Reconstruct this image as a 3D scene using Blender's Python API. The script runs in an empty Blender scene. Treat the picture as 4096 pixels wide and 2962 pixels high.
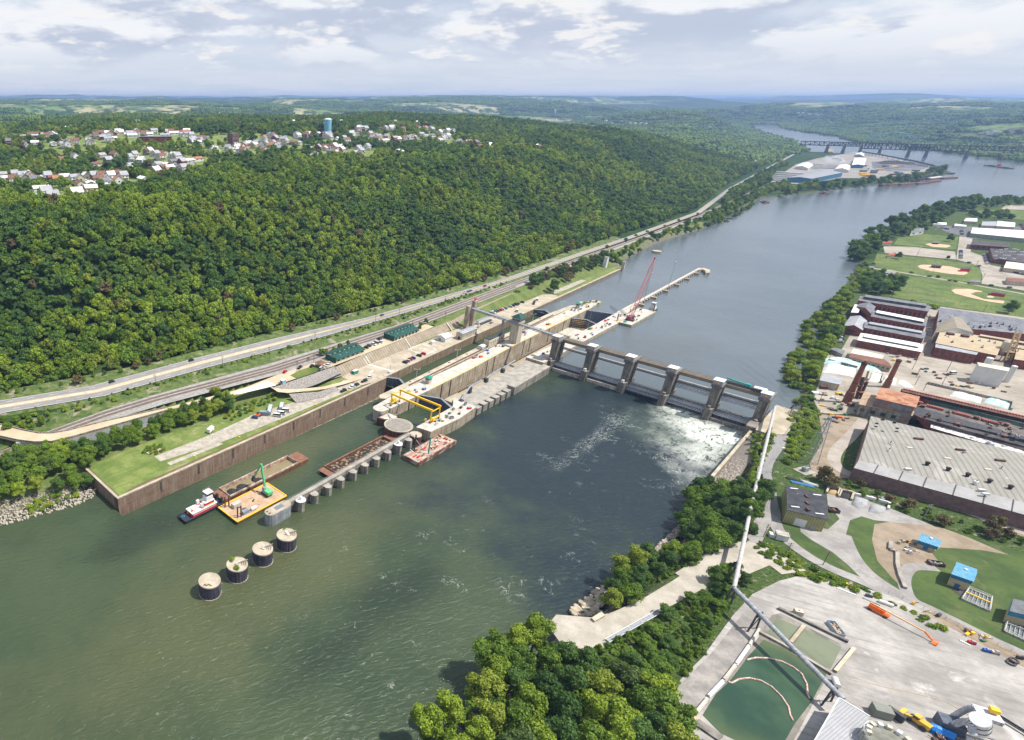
import bpy,bmesh,math,random
import numpy as np
from mathutils import Vector,Matrix,noise as mnoise
SC=bpy.context.scene
rnd=random.Random(7)
# ------------------------------------------------------------------ camera
K=4096/2268.0
CAMH=200.0
F=1334*K;PX=591*K;PY=864*K
PI2=math.pi/2
PITCH=math.atan(646/1334)
CPP,SPP=math.cos(PITCH),math.sin(PITCH)
cam=bpy.data.cameras.new('camera');camo=bpy.data.objects.new('camera',cam)
SC.collection.objects.link(camo);SC.camera=camo
camo.location=(0,0,CAMH);camo.rotation_euler=(math.pi/2-PITCH,0,0)
cam.sensor_width=36;cam.lens=F/4096*36
cam.shift_x=(2048-PX)/4096;cam.shift_y=(PY-1481)/4096
cam.clip_start=1;cam.clip_end=60000
# ------------------------------------------------------------------ exposure, sun, sky
SC.view_settings.view_transform='Standard';SC.view_settings.look='None'
SC.view_settings.exposure=0.42;SC.view_settings.gamma=1
SC.cycles.max_bounces=6;SC.cycles.diffuse_bounces=3;SC.cycles.glossy_bounces=2
SC.cycles.transmission_bounces=2;SC.cycles.transparent_max_bounces=6;SC.cycles.volume_bounces=0
SC.cycles.caustics_reflective=False;SC.cycles.caustics_refractive=False
SUN_EL=math.radians(60)
SUN_AZ=math.atan2(-0.17,0.985)
sdir=Vector((math.cos(SUN_EL)*math.cos(SUN_AZ),math.cos(SUN_EL)*math.sin(SUN_AZ),math.sin(SUN_EL)))
sl=bpy.data.lights.new('sun','SUN');sl.energy=5.0;sl.angle=math.radians(0.6);sl.color=(1.0,.95,.86)
so=bpy.data.objects.new('sun',sl);SC.collection.objects.link(so)
so.rotation_euler=sdir.to_track_quat('Z','Y').to_euler()
W=bpy.data.worlds.new('World');SC.world=W;W.use_nodes=True
class NT:
 """tiny node-tree helper"""
 def __init__(s,nt):s.t=nt;nt.nodes.clear()
 def n(s,typ,ins=None,**kw):
  nd=s.t.nodes.new('ShaderNode'+typ)
  for k,v in kw.items():
   setattr(nd,k,v)
  if ins:
   for k,v in ins.items():
    sock=nd.inputs[k]
    if isinstance(v,bpy.types.NodeSocket):s.t.links.new(v,sock)
    elif isinstance(v,bpy.types.Node):s.t.links.new(v.outputs[0],sock)
    else:sock.default_value=v
  return nd
 def math(s,op,a,b=0.0,c=None,clamp=False):
  ins={0:a,1:b}
  if c is not None:ins[2]=c
  return s.n('Math',ins,operation=op,use_clamp=clamp).outputs[0]
 def vmath(s,op,a,b):
  return s.n('VectorMath',{0:a,1:b},operation=op).outputs[0]
 def noise(s,vec,scale,detail=3,rough=.55,out=0,dist=0.0):
  nd=s.n('TexNoise',{'Scale':scale,'Detail':detail,'Roughness':rough,'Distortion':dist})
  if vec is not None:s.t.links.new(vec,nd.inputs['Vector'])
  return nd.outputs[out]
 def ramp(s,fac,a,b,lo=0.0,hi=1.0):
  return s.n('MapRange',{'Value':fac,'From Min':a,'From Max':b,'To Min':lo,'To Max':hi},interpolation_type='SMOOTHSTEP').outputs[0]
 def mix(s,fac,a,b,blend='MIX'):
  nd=s.t.nodes.new('ShaderNodeMix');nd.data_type='RGBA';nd.blend_type=blend
  for sock,v in((nd.inputs[0],fac),(nd.inputs[6],a),(nd.inputs[7],b)):
   if isinstance(v,bpy.types.NodeSocket):s.t.links.new(v,sock)
   elif isinstance(v,(tuple,list)):sock.default_value=(*v[:3],1)
   else:sock.default_value=v
  return nd.outputs[2]
def build_world():
 N=NT(W.node_tree)
 sky=N.n('TexSky',sky_type='NISHITA',sun_disc=False,sun_elevation=SUN_EL,sun_rotation=math.pi/2-SUN_AZ,altitude=200,air_density=1.0,dust_density=1.6,ozone_density=1.0)
 g=N.n('TexCoord').outputs['Generated']
 sep=N.n('SeparateXYZ',{0:g})
 z=N.math('MAXIMUM',sep.outputs[2],0.0)
 zz=N.math('ADD',z,0.055)
 px=N.math('DIVIDE',sep.outputs[0],zz);py=N.math('DIVIDE',sep.outputs[1],zz)
 pl=N.n('CombineXYZ',{0:px,1:py,2:0.0}).outputs[0]
 # high layered cloud, laid out on a plane overhead
 hi=N.noise(pl,.55,6,.58,dist=.3)
 hi2=N.noise(pl,1.7,5,.6)
 cover=N.ramp(N.math('ADD',N.math('MULTIPLY',hi,.75),N.math('MULTIPLY',hi2,.25)),.36,.6)
 # cumulus: stretched direction noise, lit from above
 def cum(off,sc,th0,th1):
  v=N.n('VectorMath',{0:N.n('CombineXYZ',{0:sep.outputs[0],1:sep.outputs[1],2:N.math('MULTIPLY',N.math('ADD',z,off),3.4)}).outputs[0],1:(3.1,1.7,.4)},operation='ADD').outputs[0]
  return N.noise(v,sc,7,.56,dist=.15)
 c0=cum(0,3.0,0,0);c1=cum(.025,3.0,0,0)
 m0=N.math('MULTIPLY',N.ramp(c0,.44,.53),N.ramp(z,.02,.08))
 lit=N.ramp(N.math('SUBTRACT',c0,c1),-.03,.05)
 s0=cum(0,9,0,0);s1=cum(.009,9,0,0)
 band=N.math('MULTIPLY',N.ramp(z,.02,.06),N.ramp(z,.2,.12))
 m1=N.math('MULTIPLY',N.ramp(s0,.53,.62),N.math('MULTIPLY',band,.9))
 lit1=N.ramp(N.math('SUBTRACT',s0,s1),-.05,.04)
 base=N.mix(.86,sky.outputs[0],N.mix(N.ramp(z,0,.35),(6.5,7.2,8.3),(4.3,6.0,8.7)))
 col=N.mix(N.math('MULTIPLY',cover,.6),base,(7.3,7.55,8.2))
 cumc=N.mix(lit,(4.9,5.45,6.75),(9.2,9.2,9.3))
 col=N.mix(N.math('MULTIPLY',m0,.8),col,cumc)
 col=N.mix(m1,col,N.mix(lit1,(6.4,6.8,7.8),(8.9,8.8,8.7)))
 bg=N.n('Background',{'Color':col,'Strength':.08})
 o=N.n('OutputWorld',{'Surface':bg.outputs[0]})
build_world()
# ------------------------------------------------------------------ helpers: picture -> place
def ray(u,v):
 x=(u-PX)/F;y=-(v-PY)/F
 return(x,CPP+y*SPP,-SPP+y*CPP)
def G(u,v,z=0.0):
 """ground point (full-picture pixels) at height z"""
 d=ray(u,v);t=(CAMH-z)/-d[2]
 return Vector((d[0]*t,d[1]*t,z))
def D(x,y,z=0.0):return G(x*K,y*K,z)
def frame(x0,y0,s):return lambda x,y,z=0.0:G(x0+x/s,y0+y/s,z)
Z3=frame(2600,350,1.516);Z4=frame(0,1300,1.929);Z5=frame(1000,1100,2.187);Z6=frame(1700,950,2.268)
Z7=frame(600,1600,1.7446);Z8=frame(2100,1250,1.89);Y1=frame(3100,780,2.277);Y2=frame(3100,1400,2.187)
Y3=frame(2600,1600,2.05);Y4=frame(3000,1850,1.9297);Y5=frame(1600,2200,1.7446);Y6=frame(2600,2300,1.516)
Y7=frame(2900,450,1.8963);X1=frame(1480,1480,3.78);X2=frame(3100,1380,4.536);X3=frame(680,1780,3.78)
X4=frame(3600,1150,2.982);X5=frame(3250,2550,2.681);X6=frame(2000,1000,2.52)
T1=frame(0,350,1.62);T2=frame(1300,350,1.62)
AS=math.radians(41);ES=Vector((math.cos(AS),math.sin(AS),0));ET=Vector((math.sin(AS),-math.cos(AS),0))
def ST(s,t,z=0.0):v=ES*s+ET*t;return Vector((v.x,v.y,z))
# ------------------------------------------------------------------ materials
MATS={}
def mat(name,c1,c2=None,rough=.85,scale=.3,detail=4,metal=0.0,bump=0.0,bscale=2.0,streak=None,lo=.35,hi=.65,tiles=None,spec=.3,patch=None,drag=None):
 """surface whose colour wanders between c1 and c2; streak = colour of run-down stains on upright faces; tiles=(scale,axis) ribs"""
 if name in MATS:return MATS[name]
 m=bpy.data.materials.new(name);m.use_nodes=True;N=NT(m.node_tree);MATS[name]=m
 pos=N.n('NewGeometry').outputs['Position']
 c2=c2 or tuple(min(1,c*1.25)for c in c1)
 q_=lambda c:tuple(v*.84 for v in c)if max(c)>.25 and min(c)>.08 else c
 c1,c2=q_(c1),q_(c2)
 f=N.ramp(N.noise(pos,scale,detail,.62),lo,hi)
 col=N.mix(f,c1,c2)
 fine=N.ramp(N.noise(pos,scale*9,3,.6),.3,.7)
 col=N.mix(N.math('MULTIPLY',fine,.22),col,tuple(c*.55 for c in c1))
 if patch:col=N.mix(N.math('MULTIPLY',N.ramp(N.noise(pos,patch[3],7,.72,dist=.6),patch[4],patch[4]+.09),patch[5]),col,patch[:3])
 if drag is not None:
  dv=N.vmath('MULTIPLY',N.n('VectorRotate',{'Vector':pos,'Angle':-drag},rotation_type='Z_AXIS').outputs[0],(.06,1.0,1.0))
  col=N.mix(N.math('MULTIPLY',N.ramp(N.noise(dv,.55,6,.75,dist=.4),.48,.66),.5),col,tuple(c*.6 for c in c1))
 if streak:
  sv=N.vmath('MULTIPLY',pos,(.9,.9,.07))
  f2=N.ramp(N.noise(sv,1.1,4,.65),.44,.64)
  f3=N.ramp(N.noise(N.vmath('MULTIPLY',pos,(.05,.05,1.0)),1.3,3,.6),.45,.7)
  nz=N.math('ABSOLUTE',N.n('SeparateXYZ',{0:N.n('NewGeometry').outputs['Normal']}).outputs[2])
  up=N.math('SUBTRACT',1.0,nz)
  col=N.mix(N.math('MULTIPLY',N.math('MAXIMUM',f2,N.math('MULTIPLY',f3,.7)),N.math('MULTIPLY',up,.88)),col,streak)
 if tiles:
  w=N.n('TexWave',{'Scale':tiles[0],'Distortion':0.0,'Detail':0.0},wave_type='BANDS',bands_direction=tiles[1])
  rot=N.n('VectorRotate',{'Vector':pos,'Angle':tiles[2]},rotation_type='Z_AXIS')
  N.t.links.new(rot.outputs[0],w.inputs['Vector'])
  col=N.mix(N.math('MULTIPLY',N.ramp(w.outputs[1],.7,.95),.5),col,tuple(c*.45 for c in c1))
 b=N.n('BsdfPrincipled',{'Base Color':col,'Roughness':rough,'Metallic':metal,'Specular IOR Level':spec})
 if bump:
  bp=N.n('Bump',{'Strength':bump,'Distance':.3,'Height':N.noise(pos,bscale,4,.6)})
  N.t.links.new(bp.outputs[0],b.inputs['Normal'])
 N.n('OutputMaterial',{'Surface':b.outputs[0]})
 return m
def pmat(c,rough=.45,metal=0.0):
 """plain painted finish with slight dirt"""
 key='paint_%d_%d_%d_%d'%(int(c[0]*255),int(c[1]*255),int(c[2]*255),int(metal*10+rough*100))
 return mat(key,c,tuple(min(1,v*1.08)for v in c),rough=rough,scale=.6,metal=metal)
 # ------------------------------------------------------------------ mesh building
COL=SC.collection
class MB:
 def __init__(s):s.v=[];s.f=[];s.m=[]
 def add(s,vs,fs,mi=0):
  o=len(s.v);s.v+=[tuple(p)for p in vs];s.f+=[tuple(i+o for i in f)for f in fs];s.m+=[mi]*len(fs);return s
 def prism(s,pts,z0,z1,mi=0,top=None,bottom=True):
  """pts: counter-clockwise or clockwise outline; z0/z1 numbers"""
  n=len(pts);a=0
  for i in range(n):
   p,q=pts[i],pts[(i+1)%n];a+=p[0]*q[1]-q[0]*p[1]
  if a<0:pts=list(reversed(pts))
  vs=[(p[0],p[1],z0)for p in pts]+[(p[0],p[1],z1)for p in pts]
  fs=[(i,(i+1)%n,n+(i+1)%n,n+i)for i in range(n)]
  s.add(vs,fs,mi)
  s.add([(p[0],p[1],z1)for p in pts],[tuple(range(n))],mi if top is None else top)
  if bottom:s.add([(p[0],p[1],z0)for p in pts],[tuple(reversed(range(n)))],mi)
  return s
 def box(s,c,size,rz=0.0,mi=0):
  """c = centre of the base, size = x,y,z"""
  ca,sa=math.cos(rz),math.sin(rz);hx,hy=size[0]/2,size[1]/2
  pts=[(c[0]+ca*x-sa*y,c[1]+sa*x+ca*y)for x,y in((-hx,-hy),(hx,-hy),(hx,hy),(-hx,hy))]
  return s.prism(pts,c[2],c[2]+size[2],mi)
 def tube(s,p0,p1,r,n=8,mi=0,r1=None,caps=True):
  p0=Vector(p0);p1=Vector(p1);d=(p1-p0)
  if d.length<1e-6:return s
  d.normalize();u=d.orthogonal().normalized();w=d.cross(u);r1=r if r1 is None else r1
  vs=[]
  for p,rr in((p0,r),(p1,r1)):
   for i in range(n):
    a=2*math.pi*(i+.5)/n;vs.append(p+(u*math.cos(a)+w*math.sin(a))*rr)
  s.add(vs,[(i,(i+1)%n,n+(i+1)%n,n+i)for i in range(n)],mi)
  if caps:s.add(vs[n:],[tuple(range(n))],mi);s.add(vs[:n],[tuple(reversed(range(n)))],mi)
  return s
 def path(s,pts,r,n=6,mi=0):
  for a,b in zip(pts,pts[1:]):s.tube(a,b,r,n,mi)
  return s
 def bar(s,p0,p1,w,h,mi=0):
  """square bar between two points, base at the points' height"""
  p0=Vector(p0);p1=Vector(p1);d=p1-p0
  x=d.normalized();up=Vector((0,0,1))if abs(x.z)<.95 else Vector((1,0,0))
  y=up.cross(x).normalized()*w/2;zz=x.cross(y.normalized())*h/2
  vs=[p+a+b for p in(p0,p1)for a,b in((-y,-zz),(y,-zz),(y,zz),(-y,zz))]
  return s.add(vs,[(0,1,5,4),(1,2,6,5),(2,3,7,6),(3,0,4,7),(3,2,1,0),(4,5,6,7)],mi)
 def lathe(s,c,prof,n=24,mi=0,cap=True):
  vs=[];
  for r,z in prof:
   for i in range(n):
    a=2*math.pi*i/n;vs.append((c[0]+r*math.cos(a),c[1]+r*math.sin(a),c[2]+z))
  fs=[]
  for k in range(len(prof)-1):
   for i in range(n):
    j=(i+1)%n;fs.append((k*n+i,k*n+j,(k+1)*n+j,(k+1)*n+i))
  if cap:fs.append(tuple(range((len(prof)-1)*n,len(prof)*n)))
  return s.add(vs,fs,mi)
 def quad(s,a,b,c,d,mi=0):return s.add([a,b,c,d],[(0,1,2,3)],mi)
 def xf(s,M):s.v=[tuple(M@Vector(p))for p in s.v];return s
 def build(s,name,mats,parent=None,smooth=False,local=False):
  me=bpy.data.meshes.new(name);off=Vector((0,0,0))
  o=bpy.data.objects.new(name,me);COL.objects.link(o)
  vs=s.v
  if parent is not None:
   o.parent=parent
   if not local:
    off=world_loc(parent);vs=[(p[0]-off.x,p[1]-off.y,p[2]-off.z)for p in s.v]
  me.from_pydata(vs,[],s.f)
  for m in(mats if isinstance(mats,(list,tuple))else[mats]):me.materials.append(m)
  me.polygons.foreach_set('material_index',s.m)
  if smooth:me.polygons.foreach_set('use_smooth',[True]*len(me.polygons))
  me.update();return o
def world_loc(o):
 v=Vector((0,0,0))
 while o is not None:v+=Vector(o.location);o=o.parent
 return v
def tag(o,label=None,cat=None,group=None,kind=None):
 if label:o['label']=label
 if cat:o['category']=cat
 if group:o['group']=group
 if kind:o['kind']=kind
 return o
def thing(name,label,cat,loc=(0,0,0),rz=0.0,group=None):
 o=bpy.data.objects.new(name,None);COL.objects.link(o);o.location=loc;o.rotation_euler=(0,0,rz)
 o.empty_display_size=.5
 return tag(o,label,cat,group)
def dup(root,loc,rz=0.0,label=None,group=None,scale=None,mats=None):
 r=root.copy();COL.objects.link(r);r.location=loc;r.rotation_euler=(0,0,rz)
 if scale:r.scale=(scale,scale,scale)if not isinstance(scale,tuple)else scale
 if label:r['label']=label
 if group:r['group']=group
 for ch in KIDS.get(root.name,()):
  c=ch.copy();COL.objects.link(c);c.parent=r
  if mats and ch.name.split('.')[0]in mats:
   c.material_slots[0].link='OBJECT';c.material_slots[0].material=mats[ch.name.split('.')[0]]
  for g in KIDS.get(ch.name,()):
   d=g.copy();COL.objects.link(d);d.parent=c
 return r
KIDS={}
def kids(root):
 """remember a prototype's parts so that copies need no scan of the scene"""
 KIDS[root.name]=[o for o in bpy.data.objects if o.parent is root]
 for c in KIDS[root.name]:KIDS[c.name]=[o for o in bpy.data.objects if o.parent is c]
 return root
ORD=['first','second','third','fourth','fifth','sixth','seventh','eighth','ninth','tenth','eleventh','twelfth','thirteenth','fourteenth','fifteenth','sixteenth','seventeenth','eighteenth','nineteenth','twentieth']
def ordw(i):
 if i<20:return ORD[i]
 t={2:'twenty',3:'thirty',4:'forty',5:'fifty',6:'sixty',7:'seventy',8:'eighty',9:'ninety'}
 n=i+1
 if n%10==0 and n<100:return t[n//10][:-1]+'ieth'
 return(t.get(n//10,'hundred')+'-'+ORD[n%10-1])if n<100 else 'hundred-and-'+ordw(n-101)
 #@@TERRAIN
 # ------------------------------------------------------------------ water outline (upper pool: far and near, one polygon)
ZU=5.0;ZL=0.0
up_left=[D(1215,880,ZU)]+[ST(180,-246),ST(830,-270),D(1378,593,ZU),D(1460,542,ZU),D(1560,512,ZU),D(1620,490,ZU),D(1660,462,ZU),D(1700,441,ZU),D(1790,432,ZU),D(1880,420,ZU),D(1950,412,ZU),D(2040,404,ZU),D(2100,392,ZU),D(2120,384,ZU),D(2085,372,ZU),D(2030,362,ZU),D(1960,350,ZU),D(1880,342,ZU),D(1800,337,ZU),D(1773,322,ZU),D(1750,310,ZU),D(1722,303,ZU),D(1697,296,ZU),D(1676,288,ZU),D(1668,281,ZU),D(1640,277,ZU)]
up_right=[D(1720,276.5,ZU),D(1724,284,ZU),D(1760,291,ZU),D(1800,296,ZU),D(1850,305,ZU),D(1880,313,ZU),D(1905,318,ZU),D(1960,322,ZU),D(2000,328,ZU),D(2060,335,ZU),D(2110,343,ZU),D(2180,352,ZU),D(2268,362,ZU),D(2600,385,ZU),D(3200,440,ZU),D(3200,470,ZU),D(2600,420,ZU),D(2290,432,ZU),D(2190,443,ZU),D(2110,452,ZU),D(2050,468,ZU),D(1990,484,ZU),D(1930,510,ZU),D(1895,545,ZU),D(1880,580,ZU),D(1850,630,ZU),D(1815,680,ZU),D(1790,735,ZU),D(1765,790,ZU),D(1745,850,ZU),D(1715,905,ZU),ST(487,-55,0)]
lo_right=[ST(487,-58),D(1662,955,0),D(1600,1050,0),D(1570,1090,0),D(1525,1125,0),D(1490,1180,0),D(1430,1250,0),D(1350,1310,0),D(1265,1362,0),D(1235,1364,0),D(1210,1385,0),D(1160,1440,0),D(1090,1520,0),D(1040,1560,0),D(960,1600,0),D(900,1640,0),D(820,1700,0),D(700,1900,0),D(500,2300,0),D(-800,2600,0)]
lo_left=[D(-1500,1400,0),D(-400,1240,0),D(0,1160,0),D(90,1138,0),D(160,1120,0),D(212,1100,0),D(207,1085,0),ST(112.5,-252),ST(180,-252)]
# complete water outline
WATER=[(p.x,p.y)for p in lo_left+up_left[2:]+up_right+lo_right]
WA=np.array(WATER)
def seg_dist(P,A,closed=True):
 """distance from points P (n,2) to a polyline A, chunked"""
 out=np.full(len(P),1e9)
 m=len(A)if closed else len(A)-1
 for i in range(m):
  a=A[i];b=A[(i+1)%len(A)];d=b-a;L=(d*d).sum()+1e-9
  t=np.clip(((P-a)@d)/L,0,1);q=a+t[:,None]*d
  out=np.minimum(out,np.hypot(P[:,0]-q[:,0],P[:,1]-q[:,1]))
 return out
def inside(P,A):
 c=np.zeros(len(P),bool);j=len(A)-1
 for i in range(len(A)):
  xi,yi=A[i];xj,yj=A[j]
  if yi!=yj:
   k=((yi>P[:,1])!=(yj>P[:,1]))&(P[:,0]<(xj-xi)*(P[:,1]-yi)/(yj-yi)+xi)
   c^=k
  j=i
 return c
 # value noise in numpy
_tab=np.random.RandomState(5).rand(256,256)
def vnoise(x,y):
 xi=np.floor(x).astype(int);yi=np.floor(y).astype(int);fx=x-xi;fy=y-yi
 fx=fx*fx*(3-2*fx);fy=fy*fy*(3-2*fy)
 a=_tab[xi&255,yi&255];b=_tab[(xi+1)&255,yi&255];c=_tab[xi&255,(yi+1)&255];d=_tab[(xi+1)&255,(yi+1)&255]
 return(a*(1-fx)+b*fx)*(1-fy)+(c*(1-fx)+d*fx)*fy
def fbm(x,y,sc,oct=4):
 v=0;a=.5;t=0
 for o in range(oct):
  v=v+a*vnoise(x/sc+17.3*o,y/sc+9.1*o);t+=a;a*=.5;sc=sc*.5
 return v/t
def sst(x,a,b):
 t=np.clip((x-a)/(b-a),0,1);return t*t*(3-2*t)
 # road and railway centre lines on the far bank, (s, t, z)
ROADC=[(-200,-416,15),(0,-396,15),(100,-385,15),(160,-365,15),(245,-358,15),(323,-349,15),(420,-338,15),(501,-333,15),(635,-326,15),(860,-328,14.5),(996,-328,14),(1331,-335,13),(1757,-395,12),(2300,-450,12),(3049,-524,12)]
RAILC=[(-200,-352,7),(0,-340,7.5),(84,-334,8),(108,-332,11.5),(150,-330,13.6),(185,-327,14),(280,-314,14),(428,-307,14),(665,-311,14),(989,-320,12),(1338,-327,10),(1600,-340,9),(1950,-360,9),(2500,-330,9)]
def hill_side(s):
 foot=np.interp(s,[-300,60,111,208,325,388,507,725,900,1000,1400,1757,2300,3049],[-445,-425,-402,-378,-368,-361,-346,-338,-340,-341,-348,-411,-470,-540])
 w=np.interp(s,[-300,0,150,347,500,700,1020,1500,2100,3000],[190,170,165,215,270,310,300,380,400,420])
 top=np.interp(s,[-600,0,250,500,1000,1600,2100,2600,3100,4000],[76,90,96,100,102,110,108,80,45,25])
 return foot,w,top
def height(P):
 x=P[:,0];y=P[:,1];s=x*ES.x+y*ES.y;t=x*ET.x+y*ET.y;r=np.hypot(x,y)
 dW=seg_dist(P,WA);ins=inside(P,WA);dW=np.where(ins,-dW,dW)
 foot,w,top=hill_side(s)
 n1=fbm(x,y,520);n2=fbm(x+900,y,1700,4);n3=fbm(x,y+700,150,3)
 # plateau behind the first slope
 roll=(n1-.5)*46*sst(foot-t,260,900)+(n3-.5)*8
 dip=-34*sst(foot-t,330,700)*sst(s,700,250)*(1-sst(r,1500,2300))
 far=sst(r,1900,5200)
 ridge=np.abs(n2-.5)*2
 htop=top+roll+dip+26*sst(foot-t,w+10,w+480)*sst(s,100,450)
 hfar=42+100*sst(n2,.3,.7)+46*(n1-.3)+14*sst(r,6000,12000)
 hfar=hfar*(1-.25*sst(ridge,.12,.0))
 hp=htop*(1-far)+hfar*far
 z_flat=8.6+np.where(t<-150,np.interp(t,[-420,-340,-310,-280],[15.2,13.6,13.2,7.4])-8.6,0)*(s<1300)
 z_flat=np.where((s<1300)&(t<-150)&(s>345),z_flat,np.where((s<1300)&(t<-150),np.interp(t,[-420,-372,-340,-325],[15.2,12.5,8.0,7.2]),z_flat))
 left=sst(foot-t,0,w)
 hl=z_flat+(hp-z_flat)*left*sst(dW,60,260)
 gen=9+(hp-9)*sst(dW,130,620)
 rightflat=(t>-160)&(s<2450)&(r<2600)
 isleft=(s<3500)&(t<-20)&~rightflat
 wl=sst(s,3700,3000)
 h=np.where(isleft,hl*wl+gen*(1-wl),gen)
 flat=9.0+60*sst(t,700,1500)
 h=np.where(rightflat,flat,h)
 # far ridges on the skyline
 rg=sst(fbm(x*.6+y*.3,y+4000,3400,3),.42,.72)
 h=h+62*sst(r,5200,8500)*rg*sst(dW,400,1800)+32*sst(r,11000,14000)*sst(fbm(x,y+900,4200,3),.42,.62)+52*sst(r,18000,23000)*sst(fbm(x+3000,y,9000,3),.38,.62)
 bx,by=D(1490,281,20).xy;h=h*(1-.6*np.exp(-(((x-bx)/1700)**2+((y-by)/1500)**2)));k_=sst(dW,30,420);h=np.maximum(h,112*np.exp(-(((x-bx)/600)**2+((y-by)/700)**2))*k_)
 cx,cy=D(2120,285,70).xy;h=np.maximum(h,(150+60*(n1-.5))*np.exp(-(((x-cx)/1300)**2+((y-cy)/800)**2))*sst(dW,60,900))
 # banks
 wall=(t<-240)&(t>-300)&(s>112.5)&(s<850)
 bank=np.where(wall,sst(dW,1.5,3.5),sst(dW,-2,16))
 bed=-6.0
 h=bed+(h-bed)*bank
 h=np.where(wall&(dW>3),np.minimum(h,7.4+6.0*sst(-t,276,291)*(s>345)),h)
 return h,dW,s,t,r
def H1(x,y):
 return float(height(np.array([[x,y]],float))[0][0])
 # carve benches for road and railway, hollows for ponds: applied on top of height()
RC=np.array([ST(a,b)[:2]for a,b,c in ROADC]);RZ=[c for a,b,c in ROADC]
LC=np.array([ST(a,b)[:2]for a,b,c in RAILC]);LZ=[c for a,b,c in RAILC]
POND=[Y6(655,385,9),Y6(735,250,9),Y6(790,235,9),Y6(1165,430,9),Y6(1085,590,9),Y6(985,790,9),Y6(830,1080,9),Y6(560,1040,9),Y6(320,850,9)]
PA=np.array([p[:2]for p in POND])
SHADOW_OUTLINE=[Y4(1520,905,9),Y4(1560,925,9),Y4(1665,985,9),Y4(1640,1050,9)]  # outline of the painted shadow beside the taller pump house
def carve(P,h,s):
 for C,Zs,key,wd in((RC,RZ,ROADC,17),(LC,LZ,RAILC,13)):
  d=seg_dist(P,C,False);z=np.interp(s,[k[0]for k in key],Zs)-.5
  ok=s<2900
  wgt=sst(d,wd+14,wd)*ok
  if wd==13:tt=P[:,0]*ET.x+P[:,1]*ET.y;wgt=np.where((s<300)&(tt>np.interp(s,[k[0]for k in key],[k[1]for k in key])+8.5),0,wgt)
  h=h*(1-wgt)+np.minimum(z,99)*wgt
 m=inside(P,PA);h=np.where(m,5.0,h)
 return h
def hgt(P):
 h,dW,s,t,r=height(P);return carve(P,h,s),dW,s,t,r
def hit(u,v):
 """where the line of sight through full-picture pixel (u, v) meets the land"""
 d=ray(u,v);ts=np.geomspace(200,26000,900)
 P=np.stack([d[0]*ts,d[1]*ts],1);z=CAMH+d[2]*ts
 h=hgt(P)[0];k=np.nonzero(z<=h)[0]
 if not len(k):return None
 i=k[0];lo=max(i-1,0)
 f=0.5 if i==lo else(z[lo]-h[lo])/((z[lo]-h[lo])-(z[i]-h[i])+1e-9)
 t=ts[lo]+(ts[i]-ts[lo])*f
 return Vector((d[0]*t,d[1]*t,float(h[i])))
def hits(uvs):return[hit(*p)for p in uvs]
def hitD(x,y):return hit(x*K,y*K)
# open ground: town, clearings (2268-wide view coordinates, traced on the land)
CLEAR=[[(0,385),(120,372),(330,352),(420,368),(600,355),(700,330),(640,300),(300,290),(130,300),(60,340)],[(0,400),(60,392),(150,398),(250,392),(330,402),(330,420),(230,432),(130,448),(60,436),(0,425)],[(330,330),(470,322),(560,318),(700,312),(820,300),(980,290),(1120,312),(1100,335),(900,340),(760,352),(700,345),(560,345),(450,350),(370,370),(330,350)],[(1143,300),(1200,296),(1260,292),(1300,300),(1270,308),(1180,312)],[(1095,283),(1150,265),(1180,268),(1120,290)]]
def clear_world():
 out=[]
 for poly in CLEAR:
  q=[hitD(*p)for p in poly];q=[(p.x,p.y)for p in q if p is not None]
  if len(q)>2:out.append(np.array(q))
 return out
CLW=clear_world()
def open_mask(P):
 m=np.zeros(len(P),bool)
 for c in CLW:m|=inside(P,c)
 return m
def build_ground():
 rr=np.concatenate([np.geomspace(50,1500,430),np.geomspace(1508,34000,330)])
 az=np.radians(np.linspace(-62,84,640))
 R,A=np.meshgrid(rr,az,indexing='ij')
 x=(R*np.sin(A)).ravel();y=(R*np.cos(A)).ravel()
 P=np.stack([x,y],1)
 h,dW,s,t,r=hgt(P)
 nr,na=len(rr),len(az)
 me=bpy.data.meshes.new('ground');o=bpy.data.objects.new('ground',me);COL.objects.link(o)
 idx=np.arange(nr*na).reshape(nr,na)
 f=np.stack([idx[:-1,:-1],idx[:-1,1:],idx[1:,1:],idx[1:,:-1]],-1).reshape(-1,4)[:,::-1]
 me.vertices.add(nr*na);me.vertices.foreach_set('co',np.stack([x,y,h],1).astype(np.float32).ravel())
 me.loops.add(f.size);me.loops.foreach_set('vertex_index',f.astype(np.int32).ravel())
 me.polygons.add(len(f));me.polygons.foreach_set('loop_start',np.arange(0,f.size,4,dtype=np.int32))
 me.update(calc_edges=True);me.polygons.foreach_set('use_smooth',[True]*len(f))
 at=me.attributes.new('lawn','FLOAT','POINT')
 foot,w,top=hill_side(s)
 lawn=open_mask(P).astype(float)
 lawn=np.maximum(lawn,((t>-330)&(t<-200)&(s<1250)&(s>60))*.7)
 at.data.foreach_set('value',lawn.astype(np.float32))
 at=me.attributes.new('fields','FLOAT','POINT')
 n=vnoise(x/420+5,y/420)*.6+vnoise(x/150+5,y/150)*.4
 at.data.foreach_set('value',(field_mask(P,r,dW)).astype(np.float32))
 at=me.attributes.new('shore','FLOAT','POINT')
 at.data.foreach_set('value',(sst(dW,16,6)).astype(np.float32))
 at=me.attributes.new('yard','FLOAT','POINT')
 at.data.foreach_set('value',((t>-70)&(dW>8)&(s<2400)&(r<2500)).astype(np.float32))
 me.materials.append(ground_mat());tag(o,kind='structure')
 return o
def field_mask(P,r,dW):
 x,y=P[:,0],P[:,1]
 n=fbm(x+300,y,900,3)
 return sst(n,.55,.60)*sst(r,2300,3200)*sst(dW,300,500)
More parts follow.
